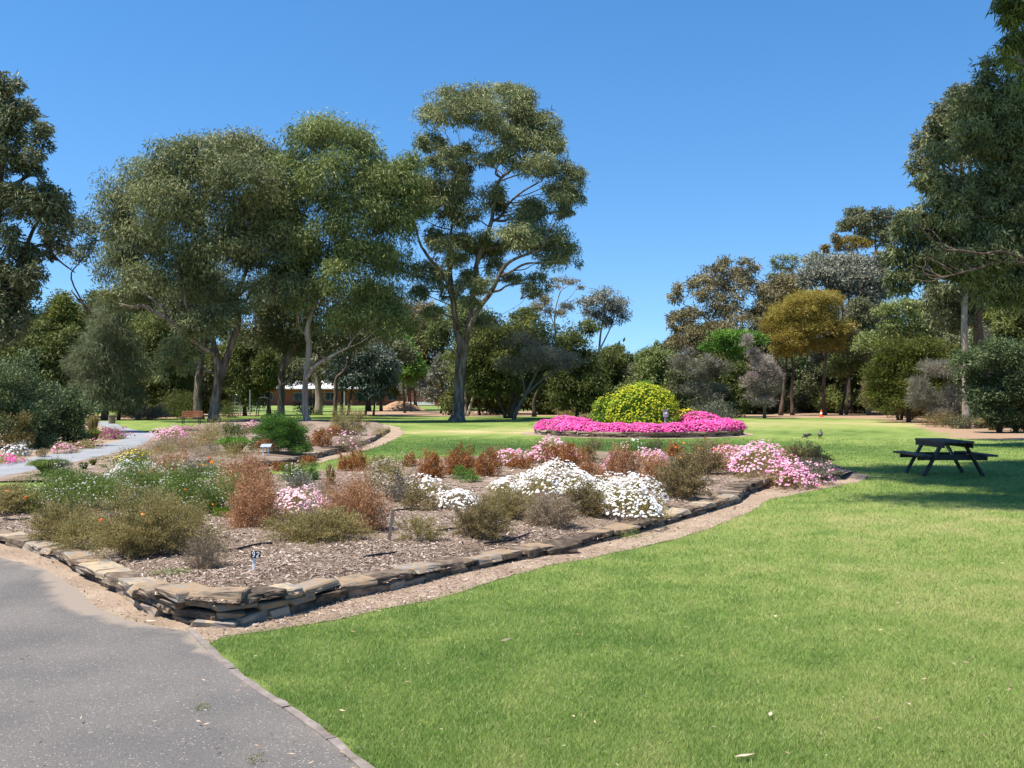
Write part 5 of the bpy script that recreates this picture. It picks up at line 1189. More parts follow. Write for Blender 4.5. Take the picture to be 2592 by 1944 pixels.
        sw = 1.0 * px
        for i in range(k):
            a, b2 = bp[i], tp[i]; m = (a + b2) / 2 + np.array((0, 0, .10 * h))
            s = norm(np.cross(b2 - a, rng.normal(size=3))) * sw / 2
            st_v += [[a - s, a + s, m + s * .8, m - s * .8], [m - s * .8, m + s * .8, b2 + s * .4, b2 - s * .4]]
    elif kind == 'tuft':
        n = max(60, int(n * .30)); k = n
        ang = rng.uniform(0, 6.28, n); r = np.sqrt(rng.uniform(0, 1, n))
        bp = np.stack([np.cos(ang) * w * .16 * r, np.sin(ang) * d * .16 * r, np.zeros(n)], 1)
        o = np.stack([np.cos(ang), np.sin(ang), np.zeros(n)], 1)
        sp_ = rng.uniform(.15, 1, n)[:, None]
        m = bp + o * sp_ * np.array((w, d, 1)) * .28 + np.array((0, 0, 1)) * (h * rng.uniform(.55, .8, n))[:, None]
        tp = bp + o * sp_ * np.array((w, d, 1)) * .5 + np.array((0, 0, 1)) * (h * (1.0 - .45 * sp_[:, 0] ** 2) * rng.uniform(.75, 1, n))[:, None]
        s = norm(np.cross(tp - bp, rng.normal(size=(n, 3)))) * (W * rng.uniform(.7, 1.2, n))[:, None] / 2
        V = np.concatenate([np.stack([bp - s, bp + s, m + s, m - s], 1), np.stack([m - s, m + s, tp + s * .1, tp - s * .1], 1)])
        T1 = rng.normal(0, .16, n)
        me = mesh_polys('foliage', V, 4, .5 + tint + np.concatenate([T1, T1]))
        link('foliage', me, LEAF[leaf], root)
    if kind != 'tuft':
        P = np.c_[P[:, 0] + xlean * P[:, 2], P[:, 1], P[:, 2]]
        V = leaf_quads(P, A, L * rng.uniform(.65, 1.3, n), W * rng.uniform(.7, 1.3, n), rng)
        V[:, :, 2] = np.maximum(V[:, :, 2], .004)
        T = .5 + T + tint
        me = mesh_polys('foliage', V, 4, T)
        me.materials.append(LEAF[leaf])
        if dead:                                     # a patch of another colour on the same plant
            me.materials.append(LEAF[dead])
            cx, cz = rng.uniform(-.3, .3) * w, h * .3
            q = (np.hypot((P[:, 0] - cx) / w, (P[:, 2] - cz * .5) / h) < .17) & (P[:, 1] < 0)
            me.polygons.foreach_set('material_index', q.astype(np.int32))
        link('foliage', me, None, root)
    if st_v: link('stems', mesh_polys('stems', np.array(st_v), 4), BARK['twig'], root)
    if fl and fln:
        fp, dv = dome_pts(int(fln * 1.6), w * 1.0, d * 1.0, h * 1.02, rng, .86 if fln > 40 else .97, sq); fp *= lump(dv)[:, None]
        keep = dv[:, 2] > fltop
        if flpatch:
            pn = wob(fp[:, 0] / w * 6 + _ps[0], fp[:, 1] / d * 6 + fp[:, 2] / h * 3, 1.0)
            keep &= pn > flpatch - 1
        fp, dv = fp[keep][:fln], dv[keep][:fln]
        fp[:, 2] += .01
        N = norm(dv * np.array((1 / w, 1 / d, .5 / h)) * w + np.array((0, 0, .7)) + rng.normal(size=dv.shape) * .35)
        r = flr * px * rng.uniform(.7, 1.2, len(fp))
        V, fi = flower_tris(fp, N, r, rng, .55)
        ft = np.clip(.5 + rng.normal(0, .22, len(fp)), 0, 1)[fi]
        if len(fp) <= 45:
            for j in range(len(fp)): link('flower', mesh_polys('flower', V[6 * j:6 * j + 6], 3, ft[6 * j:6 * j + 6]), LEAF[fl], root)
        else:
            tag(link('blossom', mesh_polys('blossom', V, 3, ft), LEAF[fl], root), kind='stuff')
    plant.n += n
    return root
plant.n = 0

# ---- nearest bed, front row
B1 = 'garden plants of the nearest bed'
P_ = lambda *a, **k: plant(*a, group=k.pop('group', B1), **k)
P_('twig', 86, 250, 1270, 1378, 'olive', 'olive green shrub beside the bright green mound at the far left of the near bed', c=.8, tint=-.05)
P_('twig', 222, 545, 1240, 1424, 'olive', 'widest olive shrub at the front left of the near bed, dotted with orange flowers', c=.8, fl='fl_orange', fln=9, flr=4.5)
P_('bush', 140, 300, 1290, 1396, 'olive', 'olive shrub squeezed behind the widest olive shrub and left of it', c=.6, tint=-.08)
P_('twig', 457, 585, 1345, 1447, 'straw', 'low twiggy mauve grey shrub just left of the number sign', c=.45, asp=.16, tint=-.22)
P_('bush', 300, 380, 1360, 1420, 'olive_dark', 'dark brownish clump at the foot of the widest olive shrub', c=.7)
P_('bush', 80, 330, 1180, 1300, 'daisy_green', 'spreading green daisy bush with tiny white flowers, left part', name='daisy_bush', fl='fl_dirty', fln=420, flr=1.9, flpatch=.7, c=.55)
P_('bush', 250, 470, 1154, 1285, 'daisy_green', 'tallest part of the green daisy bush with tiny white flowers', name='daisy_bush', fl='fl_dirty', fln=420, flr=1.9, flpatch=.7, c=.55)
P_('bush', 400, 610, 1168, 1305, 'daisy_green', 'green daisy bush touching the tall brown shrub, few white flowers', name='daisy_bush', fl='fl_dirty', fln=300, flr=1.8, flpatch=.9, c=.55, tint=-.04)
P_('twig', -120, 118, 1222, 1310, 'olive', 'low olive shrub with an orange flower at the left edge of the near bed', c=.8, fl='fl_orange', fln=4, flr=4, tint=.03)
P_('bush', 48, 90, 1258, 1295, 'moss', 'small vivid green cushion mound at the left of the near bed', cat='cushion plant', name='cushion_plant', c=2.2, lpx=3.2, K=30)
P_('bush', 503, 562, 1262, 1299, 'moss', 'vivid green cushion mound with a reddish tip, left of the brown shrub', cat='cushion plant', name='cushion_plant', c=2.2, lpx=3.2, K=30, tint=-.06)
P_('bush', 545, 588, 1278, 1310, 'moss', 'smaller vivid green cushion mound against the foot of the brown shrub', cat='cushion plant', name='cushion_plant', c=2.2, lpx=3.2, K=26, tint=.06)
P_('bush', 450, 500, 1238, 1272, 'yellow_bloom', 'little yellow green tuft behind the vivid cushion mound', c=1.2, lpx=4, tint=-.15)
P_('plume', 555, 690, 1152, 1262, 'brown', 'rear brown heath shrub next to the green daisy bush', c=.75, lpx=5.5, tint=-.02)
P_('plume', 585, 712, 1205, 1336, 'brown', 'tall brown dried shrub left of the pale pink flowers', c=.85, lpx=5.5, tint=.05, xlean=-.05)
P_('plume', 822, 975, 1207, 1352, 'brown', 'brown dried shrub right of the pale pink flowers and beside the stake', c=.85, lpx=5.5, tint=.03)
P_('bush', 700, 822, 1238, 1318, 'olive', 'mound of pale pink flowers between two brown shrubs', name='flower_bush', fl='fl_palepink', fln=430, flr=4.6, flpatch=.25, c=.4, dfac=1.7, lumpy=.3, sq=1.1)
P_('twig', 676, 925, 1287, 1378, 'olive', 'low olive shrub in front of the pale pink flowers', c=.8, tint=-.02)
P_('twig', 1143, 1296, 1268, 1373, 'olive_dark', 'brownish shrub nearest the bend of the low wall', c=.8, asp=.25)
P_('twig', 1205, 1380, 1238, 1322, 'olive', 'straw and olive grassy shrub in front of the white flowers', c=.75, asp=.18, lpx=7)
P_('twig', 1318, 1470, 1250, 1340, 'straw', 'pale straw coloured twiggy shrub in front of the white flowers', c=.75, asp=.16, lpx=7, tint=-.12)
P_('twig', 1425, 1545, 1228, 1312, 'olive_dark', 'dark olive shrub wedged between the two white flower masses', c=.85, tint=.02)
P_('twig', 990, 1130, 1303, 1374, 'olive', 'small sparse spiky shrub right of the leaning stake', c=.45, asp=.2, K=40, dfac=.6)
P_('bush', 1540, 1640, 1338, 1366, 'daisy_green', 'flat patch of green weeds by the low wall under the white flowers', cat='weeds', name='weed_patch', c=.35, lpx=4, tint=.15)
P_('bush', 375, 490, 1436, 1464, 'daisy_green', 'flat patch of green weeds near the wall left of the number sign', cat='weeds', name='weed_patch', c=.35, lpx=4, tint=.1)
P_('bush', 400, 445, 1352, 1392, 'bright', 'small fresh green weed at the foot of the widest olive shrub', cat='weeds', name='weed_patch', c=.4, lpx=5)
for k, (a, b, t, bb, lab) in enumerate([(498, 532, 1789, 1800, 'tiny green weed tuft on the asphalt, nearest the edging'), (638, 680, 1921, 1938, 'tiny green weed tuft at the bottom of the asphalt')]):
    plant('bush', a, b, t, bb, 'yellow_green', lab, cat='weed', name='weed_tuft', group='weeds on the asphalt', zf=lambda x, y: np.zeros(np.size(x)) + .008, c=.2, lpx=6, tint=.1, lumpy=.4)
# ---- nearest bed, middle and rear
P_('bush', 1320, 1500, 1176, 1262, 'olive', 'main mound of white everlasting flowers in the middle of the near bed', name='flower_bush', fl='fl_white', fln=760, flr=4.2, flpatch=.18, c=.4, dfac=1.7, lumpy=.3, sq=1.1)
P_('bush', 1240, 1340, 1208, 1250, 'olive', 'low white flowers at the left foot of the main white mound', name='flower_bush', fl='fl_white', fln=230, flr=4.0, flpatch=.3, c=.4, dfac=1.7, lumpy=.3, sq=1.1)
P_('bush', 1490, 1692, 1212, 1326, 'olive', 'white everlasting flowers on the right, spilling towards the low wall', name='flower_bush', fl='fl_white', fln=820, flr=4.6, flpatch=.28, c=.4, dfac=1.7, lumpy=.3, sq=1.1)
P_('bush', 1440, 1560, 1205, 1255, 'olive', 'white flowers joining the main mound and the right mound', name='flower_bush', fl='fl_white', fln=260, flr=4.2, flpatch=.3, c=.4, dfac=1.7, lumpy=.3, sq=1.1)
P_('bush', 1092, 1215, 1240, 1292, 'olive_dark', 'white flowers at the left of the near bed, in front of the brown rust row', name='flower_bush', fl='fl_white', fln=300, flr=4.4, flpatch=.3, c=.4, dfac=1.7, lumpy=.3, sq=1.1)
P_('bush', 1034, 1130, 1206, 1250, 'olive', 'thin scattering of white flowers behind the dull brown clump', name='flower_bush', fl='fl_white', fln=110, flr=4.2, flpatch=.6, c=.3, dfac=1.7, lumpy=.3, sq=1.1)
P_('bush', 1022, 1102, 1226, 1294, 'olive_dark', 'dull brown green clump between the pale flowering shrub and the white flowers', c=.6)
P_('bush', 930, 1042, 1152, 1262, 'olive', 'open shrub with pinkish grey faded flower heads behind the right brown shrub', fl='pale_pinkish', fln=420, flr=2.8, flpatch=.6, c=.35, tint=.08)
P_('twig', 965, 1040, 1218, 1275, 'grey_twig', 'grey leafless twigs at the foot of the faded flower shrub', c=.25, asp=.15, tint=-.2)
P_('plume', 1056, 1122, 1135, 1211, 'rust', 'rust brown shrub at the left end of the rust row by the lawn', c=.9, lpx=5, tint=.05)
P_('plume', 1120, 1212, 1132, 1203, 'rust', 'rust brown shrub in the middle of the rust row by the lawn', c=.9, lpx=5)
P_('plume', 1203, 1268, 1142, 1207, 'rust', 'rust brown shrub at the right end of the rust row, next to pink flowers', c=.9, lpx=5, tint=-.03)
P_('plume', 1018, 1056, 1146, 1182, 'rust', 'small rust brown sprig left of the rust row', c=.8, lpx=5, tint=.08)
P_('plume', 858, 938, 1142, 1194, 'rust', 'rust brown shrub at the lawn edge left of the faded flower shrub', c=.9, lpx=5, tint=.04)
P_('plume', 940, 985, 1150, 1196, 'olive', 'thin yellowish sprigs beside the faded flower shrub', c=.5, lpx=5)
P_('plume', 686, 740, 1168, 1194, 'rust', 'low rust plant left of the white flowered herb at the back of the near bed', c=.8, lpx=5)
P_('plume', 758, 806, 1150, 1180, 'rust', 'low rust plant behind the white flowered herb', c=.8, lpx=5, tint=-.04)
P_('bush', 714, 774, 1170, 1220, 'daisy_green', 'green herb with little white flower heads at the back of the near bed', c=.8, fl='fl_dirty', fln=50, flr=2.2)
P_('bush', 772, 806, 1166, 1216, 'emerald', 'narrow upright green herb right of the white flowered herb', c=.7, tint=.1)
P_('twig', 764, 846, 1212, 1252, 'grey_twig', 'grey dead twigs on the pale mulch behind the right brown shrub', c=.22, asp=.14, K=60)
P_('twig', 822, 850, 1178, 1228, 'olive', 'thin upright plant standing among grey dead twigs', c=.6, K=18)
P_('bush', 1143, 1180, 1178, 1214, 'emerald', 'small vivid green plant in front of the rust row, left one', c=.9, lpx=5, tint=.1)
P_('bush', 1172, 1212, 1190, 1222, 'emerald', 'small vivid green plant in front of the rust row, right one', c=.9, lpx=5, tint=.06)
P_('bush', 1252, 1332, 1136, 1180, 'olive', 'pink flowers beside the right end of the rust row', name='flower_bush', fl='fl_pink', fln=230, flr=3.6, flpatch=.35, c=.45, dfac=1.7, lumpy=.3, sq=1.1)
P_('bush', 1335, 1465, 1114, 1178, 'olive', 'tall mound of pink flowers at the back of the near bed', name='flower_bush', fl='fl_pink', fln=420, flr=3.6, flpatch=.3, c=.45, dfac=1.7, lumpy=.3, sq=1.1)
P_('plume', 1285, 1352, 1152, 1188, 'rust', 'rust green clump between the two pink mounds', c=.8, lpx=5, tint=.02)
P_('plume', 1378, 1470, 1122, 1186, 'rust', 'rust brown shrub covering the front of the tall pink mound', c=.9, lpx=5)
P_('plume', 1452, 1512, 1124, 1170, 'olive_dark', 'brown green shrub at the right foot of the tall pink mound', c=.8, lpx=5)
P_('plume', 1448, 1530, 1160, 1222, 'brown', 'rounded brown ball shrub right behind the main white mound', c=.85, lpx=5, tint=-.08)
P_('plume', 1530, 1618, 1126, 1204, 'brown', 'brown shrub behind the right white mound, with pink beside it', c=.85, lpx=5, tint=-.05)
P_('plume', 1618, 1702, 1150, 1218, 'brown', 'tan brown shrub below a cap of pink flowers', c=.85, lpx=5, tint=.04)
P_('bush', 1618, 1684, 1138, 1172, 'olive', 'cap of pink flowers on top of the tan brown shrub', name='flower_bush', fl='fl_pink', fln=170, flr=3.6, flpatch=.2, c=.4, dfac=1.7, lumpy=.3, sq=1.1)
P_('bush', 1520, 1576, 1154, 1194, 'silver', 'small grey leaved plant with pink flowers between two brown shrubs', name='flower_bush', fl='fl_pink', fln=110, flr=3.6, flpatch=.5, c=.4, tint=-.15, dfac=1.7, lumpy=.3, sq=1.1)
P_('bush', 1574, 1630, 1112, 1150, 'emerald', 'thin green plant with a few white flowers at the back of the near bed', c=.4, fl='fl_white', fln=30, flr=3)
P_('plume', 1686, 1724, 1118, 1156, 'rust', 'small round rust ball at the back edge of the near bed', c=.9, lpx=5)
P_('plume', 1812, 1862, 1118, 1160, 'brown', 'pale brown sprigs left of the large pink flower mass', c=.6, lpx=5, tint=.1)
P_('twig', 1649, 1788, 1170, 1266, 'olive_dark', 'olive brown shrub at the right, close to the low wall', c=.85)
P_('twig', 1700, 1845, 1130, 1204, 'olive_dark', 'olive shrub with red flowers left of the large pink mass', c=.8, fl='fl_orange', fln=14, flr=3.5, tint=.03)
P_('twig', 1962, 2102, 1126, 1178, 'olive_dark', 'brown green shrub behind the large pink mass, dotted with orange', c=.85, fl='fl_orange', fln=8, flr=3)
P_('bush', 1800, 2010, 1124, 1214, 'olive', 'large pink flower mass at the right end of the near bed', name='flower_bush', fl='fl_pink', fln=900, flr=3.9, flpatch=.2, c=.4, dfac=1.7, lumpy=.3, sq=1.1)
P_('bush', 1945, 2062, 1168, 1240, 'olive', 'pink flowers hanging over the low wall at its right end', name='flower_bush', fl='fl_pink', fln=460, flr=4.0, flpatch=.2, c=.4, zf=zflat, dfac=1.7, lumpy=.3, sq=1.1)
P_('bush', 2020, 2108, 1168, 1232, 'silver', 'grey green clump with few pink flowers at the very tip of the near bed', name='flower_bush', fl='fl_pink', fln=120, flr=3.8, flpatch=.6, c=.5, tint=-.12, dfac=1.7, lumpy=.3, sq=1.1)
P_('bush', 1577, 1632, 1212, 1244, 'golden', 'small rust green dome beside the black pipe stub', c=1.4, lpx=4, K=24, tint=-.1)

# ---- middle bed beyond the grass strip
B2 = 'garden plants of the middle bed'
M_ = lambda *a, **k: plant(*a, group=B2, zf=k.pop('zf', zm), **k)
M_('bush', 634, 780, 1036, 1150, 'emerald', 'large dark green rounded bush in the middle bed', c=2.2, lpx=4.5, dead='brown', K=110, tint=-.08, lumpy=.08)
M_('plume', 786, 840, 1086, 1136, 'rust', 'round rust brown shrub right of the large dark green bush', c=1.1, lpx=4)
M_('plume', 834, 864, 1072, 1104, 'rust', 'small upright rust shrub under the olive bush of the middle bed', c=1.0, lpx=4)
M_('bush', 838, 938, 1088, 1134, 'straw', 'brown grey heath mound sprinkled with pink flowers by the middle bed corner', c=.9, lpx=4, fl='fl_pink', fln=46, flr=3, tint=-.2)
M_('bush', 800, 850, 1082, 1104, 'olive', 'low pinkish heath behind the round rust shrub', c=.8, lpx=4, fl='fl_pink', fln=30, flr=2.5)
M_('twig', 828, 938, 1026, 1102, 'olive', 'feathery olive bush at the right back of the middle bed', c=.9, lpx=5, asp=.16, tint=.02)
M_('tuft', 556, 630, 1100, 1148, 'bright', 'bright green grassy tuft left of the large dark green bush', c=1.2, asp=.18, lpx=8)
M_('twig', 508, 570, 1118, 1153, 'grey_twig', 'grey dry twigs left of the bright green tuft', c=.4, lpx=5, asp=.12)
M_('bush', 500, 570, 1056, 1128, 'olive', 'tall tan green grasses under the broad gum', c=.6, lpx=8, asp=.12, tint=.05)
M_('bush', 556, 632, 1064, 1112, 'acacia', 'olive green bush behind the bright green tuft', c=.7, lpx=5, tint=.02)
M_('bush', 616, 662, 1066, 1096, 'olive', 'bush with pink and mauve flowers behind the large dark green bush', c=.6, lpx=4, fl='fl_pink', fln=90, flr=2.8, flpatch=.4)
M_('bush', 584, 612, 1074, 1096, 'emerald', 'small bush with whitish flowers left of the pink and mauve flowers', c=.6, lpx=4, fl='fl_dirty', fln=40, flr=2.5)
M_('bush', 398, 470, 1080, 1116, 'olive', 'bright pink strip of flowers beside the gravel path', name='flower_bush', fl='fl_pink', fln=260, flr=2.8, flpatch=.2, c=.5, lpx=4, dfac=1.7, lumpy=.3, sq=1.1)
M_('bush', 450, 515, 1076, 1106, 'olive', 'faded mauve flowers at the right end of the bright pink strip', name='flower_bush', fl='fl_magenta', fln=70, flr=2.6, flpatch=.5, c=.6, lpx=4, tint=.1, dfac=1.7, lumpy=.3, sq=1.1)
M_('bush', 366, 512, 1102, 1146, 'straw', 'tan grassy growth in front of the bright pink strip', c=.7, lpx=7, asp=.12, tint=-.08, fl='fl_orange', fln=7, flr=3)
M_('bush', 440, 530, 1092, 1140, 'olive', 'olive grassy bush between the tan growth and the grey twigs', c=.7, lpx=6, asp=.14)
M_('plume', 380, 440, 1148, 1184, 'brown', 'reddish brown dry plant in front of the tan growth', c=.8, lpx=5, tint=.1)
M_('plume', 430, 490, 1144, 1182, 'brown', 'brown plant at the front edge of the middle bed behind the daisy bush', c=.6, lpx=5, tint=.05)
M_('bush', 468, 540, 1138, 1186, 'silver', 'grey green bush with a red flower at the front of the middle bed', c=.7, lpx=5, tint=-.28, fl='fl_orange', fln=4, flr=5)
M_('bush', 282, 380, 1142, 1184, 'yellow_green', 'clump of yellow flowers beside the gravel path', name='flower_bush', fl='fl_yellow', fln=80, flr=3.0, flpatch=.6, c=.6, lpx=5, tint=-.05, dfac=1.7, lumpy=.3, sq=1.1)
M_('bush', 282, 384, 1166, 1198, 'olive', 'white strip of flowers behind the daisy bush', name='flower_bush', fl='fl_white', fln=330, flr=3.4, flpatch=.1, c=.4, dfac=1.7, lumpy=.3, sq=1.1)
M_('tuft', 84, 170, 1156, 1204, 'daisy_green', 'green tussock beside the gravel path at the left', c=1.6, asp=.12, lpx=9)
M_('twig', 140, 186, 1160, 1202, 'grey_twig', 'grey faded grass at the right side of the green tussock', c=.5, asp=.1, lpx=8)
M_('tuft', 200, 226, 1166, 1188, 'yellow_green', 'small yellow green succulent by the gravel path', c=1.0, asp=.3, lpx=6)
M_('tuft', 226, 246, 1160, 1178, 'yellow_green', 'smaller succulent right behind the yellow green succulent', c=1.0, asp=.3, lpx=6, tint=-.08)
M_('bush', 246, 270, 1172, 1184, 'moss', 'tiny green cushion left of the yellow flowers', c=1.2, lpx=3)

for a, b, t, bb, lf, kd, zf_, lab in [(100, 200, 1196, 1240, 'daisy_green', 'bush', zb, 'low green growth at the left end of the daisy bush'), (590, 660, 1180, 1232, 'olive', 'twig', zb, 'olive sprigs between the daisy bush and the rear brown shrub'),
        (500, 600, 1160, 1206, 'olive', 'bush', zb, 'olive growth at the back edge of the near bed behind the daisy bush'), (350, 470, 1150, 1200, 'straw', 'twig', zb, 'straw coloured growth behind the tallest daisy bush'), (720, 800, 1190, 1240, 'silver', 'twig', zb, 'grey green sprigs below the white flowered herb'),
        (660, 730, 1290, 1330, 'olive_dark', 'bush', zb, 'dark low growth between the tall brown shrub and the pale pink flowers'), (1130, 1200, 1130, 1160, 'emerald', 'twig', zb, 'thin green sprigs behind the rust row'), (1480, 1530, 1106, 1140, 'olive', 'twig', zb, 'yellowish sprigs at the back edge right of the tall pink mound'),
        (1620, 1690, 1110, 1142, 'acacia', 'twig', zb, 'green sprigs at the back edge behind the pink cap'), (1740, 1830, 1108, 1146, 'olive', 'twig', zb, 'olive sprigs at the back edge right of the rust ball'), (380, 450, 1118, 1160, 'olive', 'bush', zm, 'olive ground cover at the path corner of the middle bed'),
        (560, 640, 1112, 1160, 'olive', 'bush', zm, 'olive ground cover left of the plaque'), (470, 560, 1128, 1170, 'straw', 'bush', zm, 'straw ground cover in the middle of the middle bed'), (690, 790, 1062, 1098, 'acacia', 'bush', zm, 'green ground cover behind the round rust shrub'),
        (300, 380, 1126, 1156, 'olive', 'bush', zm, 'olive ground cover by the path beside the yellow flowers'), (940, 990, 1080, 1100, 'olive', 'bush', zm, 'sparse growth at the far tip of the middle bed'), (1215, 1290, 1128, 1158, 'olive', 'twig', zb, 'thin sprigs behind the right end of the rust row')]:
    plant(kd, a, b, t, bb, lf, lab, group='low filler growth in the garden beds', zf=zf_, c=.55, lpx=5, asp=.2, tint=.02)

# ---- bed on the far side of the gravel path
B3 = 'garden plants beyond the gravel path'
L_ = lambda *a, **k: plant(*a, group=B3, zf=zflat, **k)
L_('bush', -150, 150, 880, 1140, 'dark_shrub', 'huge dark glossy shrub at the left edge', c=.75, lpx=7, K=120, dfac=.6, tint=-.03, asp=.45)
L_('bush', 60, 238, 960, 1132, 'dark_shrub', 'dark glossy shrub right of the huge one, close to the path', c=.8, lpx=7, K=90, dfac=.6, tint=-.05, asp=.45)
L_('bush', 10, 90, 1052, 1140, 'olive', 'brownish olive bush at the foot of the huge dark shrub', c=.8, lpx=6, tint=-.12)
L_('bush', 16, 70, 1124, 1158, 'silver', 'clump of white flowers under the huge dark shrub', name='flower_bush', fl='fl_white', fln=60, flr=4.4, flpatch=.5, c=.5, tint=-.1, dfac=1.7, lumpy=.3, sq=1.1)
L_('bush', -60, 44, 1150, 1180, 'olive', 'pink flowers cut off by the left edge beside the path', name='flower_bush', fl='fl_hot', fln=150, flr=3.4, flpatch=.3, c=.5, tint=.05, dfac=1.7, lumpy=.3, sq=1.1)
L_('bush', 88, 124, 1128, 1158, 'olive_dark', 'small dark dome bush between white and pink flowers', c=.9, lpx=4)
L_('bush', 138, 190, 1122, 1150, 'olive', 'low pink flowers in the middle of the far path edge', name='flower_bush', fl='fl_pink', fln=110, flr=2.8, flpatch=.5, c=.5, tint=.08, dfac=1.7, lumpy=.3, sq=1.1)
L_('bush', 186, 248, 1114, 1138, 'olive', 'faded pink and tan flowers near the strappy green plant', name='flower_bush', fl='fl_pink', fln=60, flr=2.6, flpatch=.8, c=.6, tint=.12, dfac=1.7, lumpy=.3, sq=1.1)
L_('bush', 256, 314, 1084, 1114, 'olive', 'magenta flowers where the gravel path bends', name='flower_bush', fl='fl_magenta', fln=190, flr=2.8, flpatch=.2, c=.5, dfac=1.7, lumpy=.3, sq=1.1)
L_('tuft', 206, 256, 1082, 1120, 'yellow_green', 'strappy green plant at the bend of the path', c=1.2, asp=.14, lpx=9, tint=.05)
L_('tuft', 218, 252, 1040, 1110, 'olive', 'tall tan grass clump in front of the dark glossy shrub', c=.7, asp=.08, lpx=9, tint=.1)
L_('bush', 180, 220, 1090, 1122, 'olive', 'yellowish low bush beside the strappy plant', c=.7, lpx=5, tint=.1)
# ---- shrubs on the far grass
B4 = 'shrubs at the back of the lawn'
K_ = lambda *a, **k: plant(*a, group=B4, zf=zflat, **k)
K_('bush', 418, 496, 990, 1060, 'acacia', 'bluish green shrub left of the park bench', c=.8, lpx=5, tint=-.04)
K_('bush', 562, 604, 1012, 1058, 'acacia', 'small rounded shrub right of the forked trunk', c=.8, lpx=5)
K_('twig', 300, 425, 1022, 1063, 'grey_twig', 'heap of grey cut branches behind the litter bin', cat='brush pile', name='brush_pile', c=.6, asp=.12, lpx=8, tint=-.1)
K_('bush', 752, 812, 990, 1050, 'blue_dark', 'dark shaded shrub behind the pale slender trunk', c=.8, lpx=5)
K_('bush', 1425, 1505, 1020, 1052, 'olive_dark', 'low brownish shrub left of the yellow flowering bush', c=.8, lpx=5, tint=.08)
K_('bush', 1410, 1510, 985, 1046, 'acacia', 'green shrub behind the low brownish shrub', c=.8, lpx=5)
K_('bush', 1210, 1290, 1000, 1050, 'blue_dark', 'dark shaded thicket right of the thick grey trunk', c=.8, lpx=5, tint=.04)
K_('bush', 1755, 1850, 1010, 1060, 'silver', 'grey green bushy growth behind the right end of the pink island', c=.7, lpx=5, tint=-.25)
K_('bush', 1810, 1880, 1015, 1058, 'gum_dark', 'dull green shrub with a bare bent branch near the white posts', c=.7, lpx=5)
K_('bush', 1910, 1975, 990, 1046, 'bright', 'fresh green shrub left of the golden tree trunks', c=.8, lpx=5, tint=-.1)
K_('bush', 2010, 2090, 985, 1040, 'bright', 'fresh green shrub showing between the golden tree trunks', c=.8, lpx=5, tint=-.02)
K_('bush', 2335, 2420, 1046, 1082, 'olive_dark', 'low grey green shrub at the foot of the tall pale trunk, left one', c=.8, lpx=5, tint=-.05)
K_('bush', 2405, 2480, 1046, 1086, 'gum_dark', 'low dark shrub at the foot of the tall pale trunk, right one', c=.8, lpx=5, tint=-.1)
K_('tuft', 2480, 2560, 1050, 1090, 'olive', 'thin yellowish grasses in front of the very dark shrub', c=.6, asp=.1, lpx=8)

# ---- island bed
IS = 'plants of the pink island bed'
I_ = lambda *a, **k: plant(*a, group=IS, zf=zr, **k)
I_('bush', 1548, 1714, 972, 1086, 'bright', 'big domed bush covered in yellow flowers on the island bed', name='flower_bush', fl='yellow_bloom', fln=2600, flr=2.6, flpatch=.25, c=1.3, lpx=5, K=110, fltop=0, tint=.05, sq=.72, lumpy=.03)
I_('bush', 1500, 1578, 996, 1082, 'bright', 'smaller greener lobe left of the yellow domed bush', name='flower_bush', fl='yellow_bloom', fln=320, flr=2.4, flpatch=.45, c=1.1, lpx=5, K=60, fltop=0, tint=.1, lumpy=.04)
I_('bush', 1712, 1768, 1032, 1070, 'yellow_green', 'small pale bush with orange yellow flowers right of the meter post', fl='fl_yellow', fln=90, flr=2.2, flpatch=.5, c=.9, lpx=4, tint=.05)
I_('tuft', 1738, 1766, 1046, 1068, 'moss', 'bright green grass clump in front of the small pale bush', c=1.2, asp=.14, lpx=6)
I_('tuft', 1466, 1506, 1044, 1072, 'olive', 'yellowish grass left of the greener lobe', c=1.0, asp=.12, lpx=8, tint=.1)
hp = [('nearest the left tip', -174, .42), ('second from the left tip', -160, .42), ('third from the left tip', -144, .40), ('left of the middle, before the greener lobe', -126, .38), ('before the left half of the yellow dome', -109, .36), ('before the right half of the yellow dome', -92, .36),
      ('at the foot of the tap box', -75, .38), ('right of the tap box', -58, .42), ('third from the right tip', -41, .46), ('second from the right tip', -24, .50), ('nearest the right tip', -7, .46)]
for w_, a, hh in hp:
    rr_ = 3.95; X, Yy = RB_C[0] + rr_ * math.cos(math.radians(a)), RB_C[1] + rr_ * math.sin(math.radians(a))
    plant('bush', 1600, 1700, 1060, 1090, 'acacia', 'hot pink flower cushion on the island bed, ' + w_, cat='flower cushion', name='flower_cushion', group='hot pink flower cushions', zf=zr, fl='fl_hot', fln=1000, flr=2.7, flpatch=.02, c=.35, lpx=4, fltop=.02, lumpy=.16, sq=.9, place=(X, Yy, 1.75, 1.5, hh))
for w_, X, Yy, w__, hh in [('high and wide at the back right', 8.5, 44.6, 2.4, .72), ('at the back left behind the left tip', 2.7, 45.2, 2.2, .55)]:
    plant('bush', 1600, 1700, 1060, 1090, 'acacia', 'hot pink flower cushion on the island bed, ' + w_, cat='flower cushion', name='flower_cushion', group='hot pink flower cushions', zf=zr, fl='fl_hot', fln=1300, flr=2.7, flpatch=.02, c=.35, lpx=4, fltop=.02, lumpy=.16, sq=.9, place=(X, Yy, w__, 1.8, hh))
print('plant leaves', plant.n)

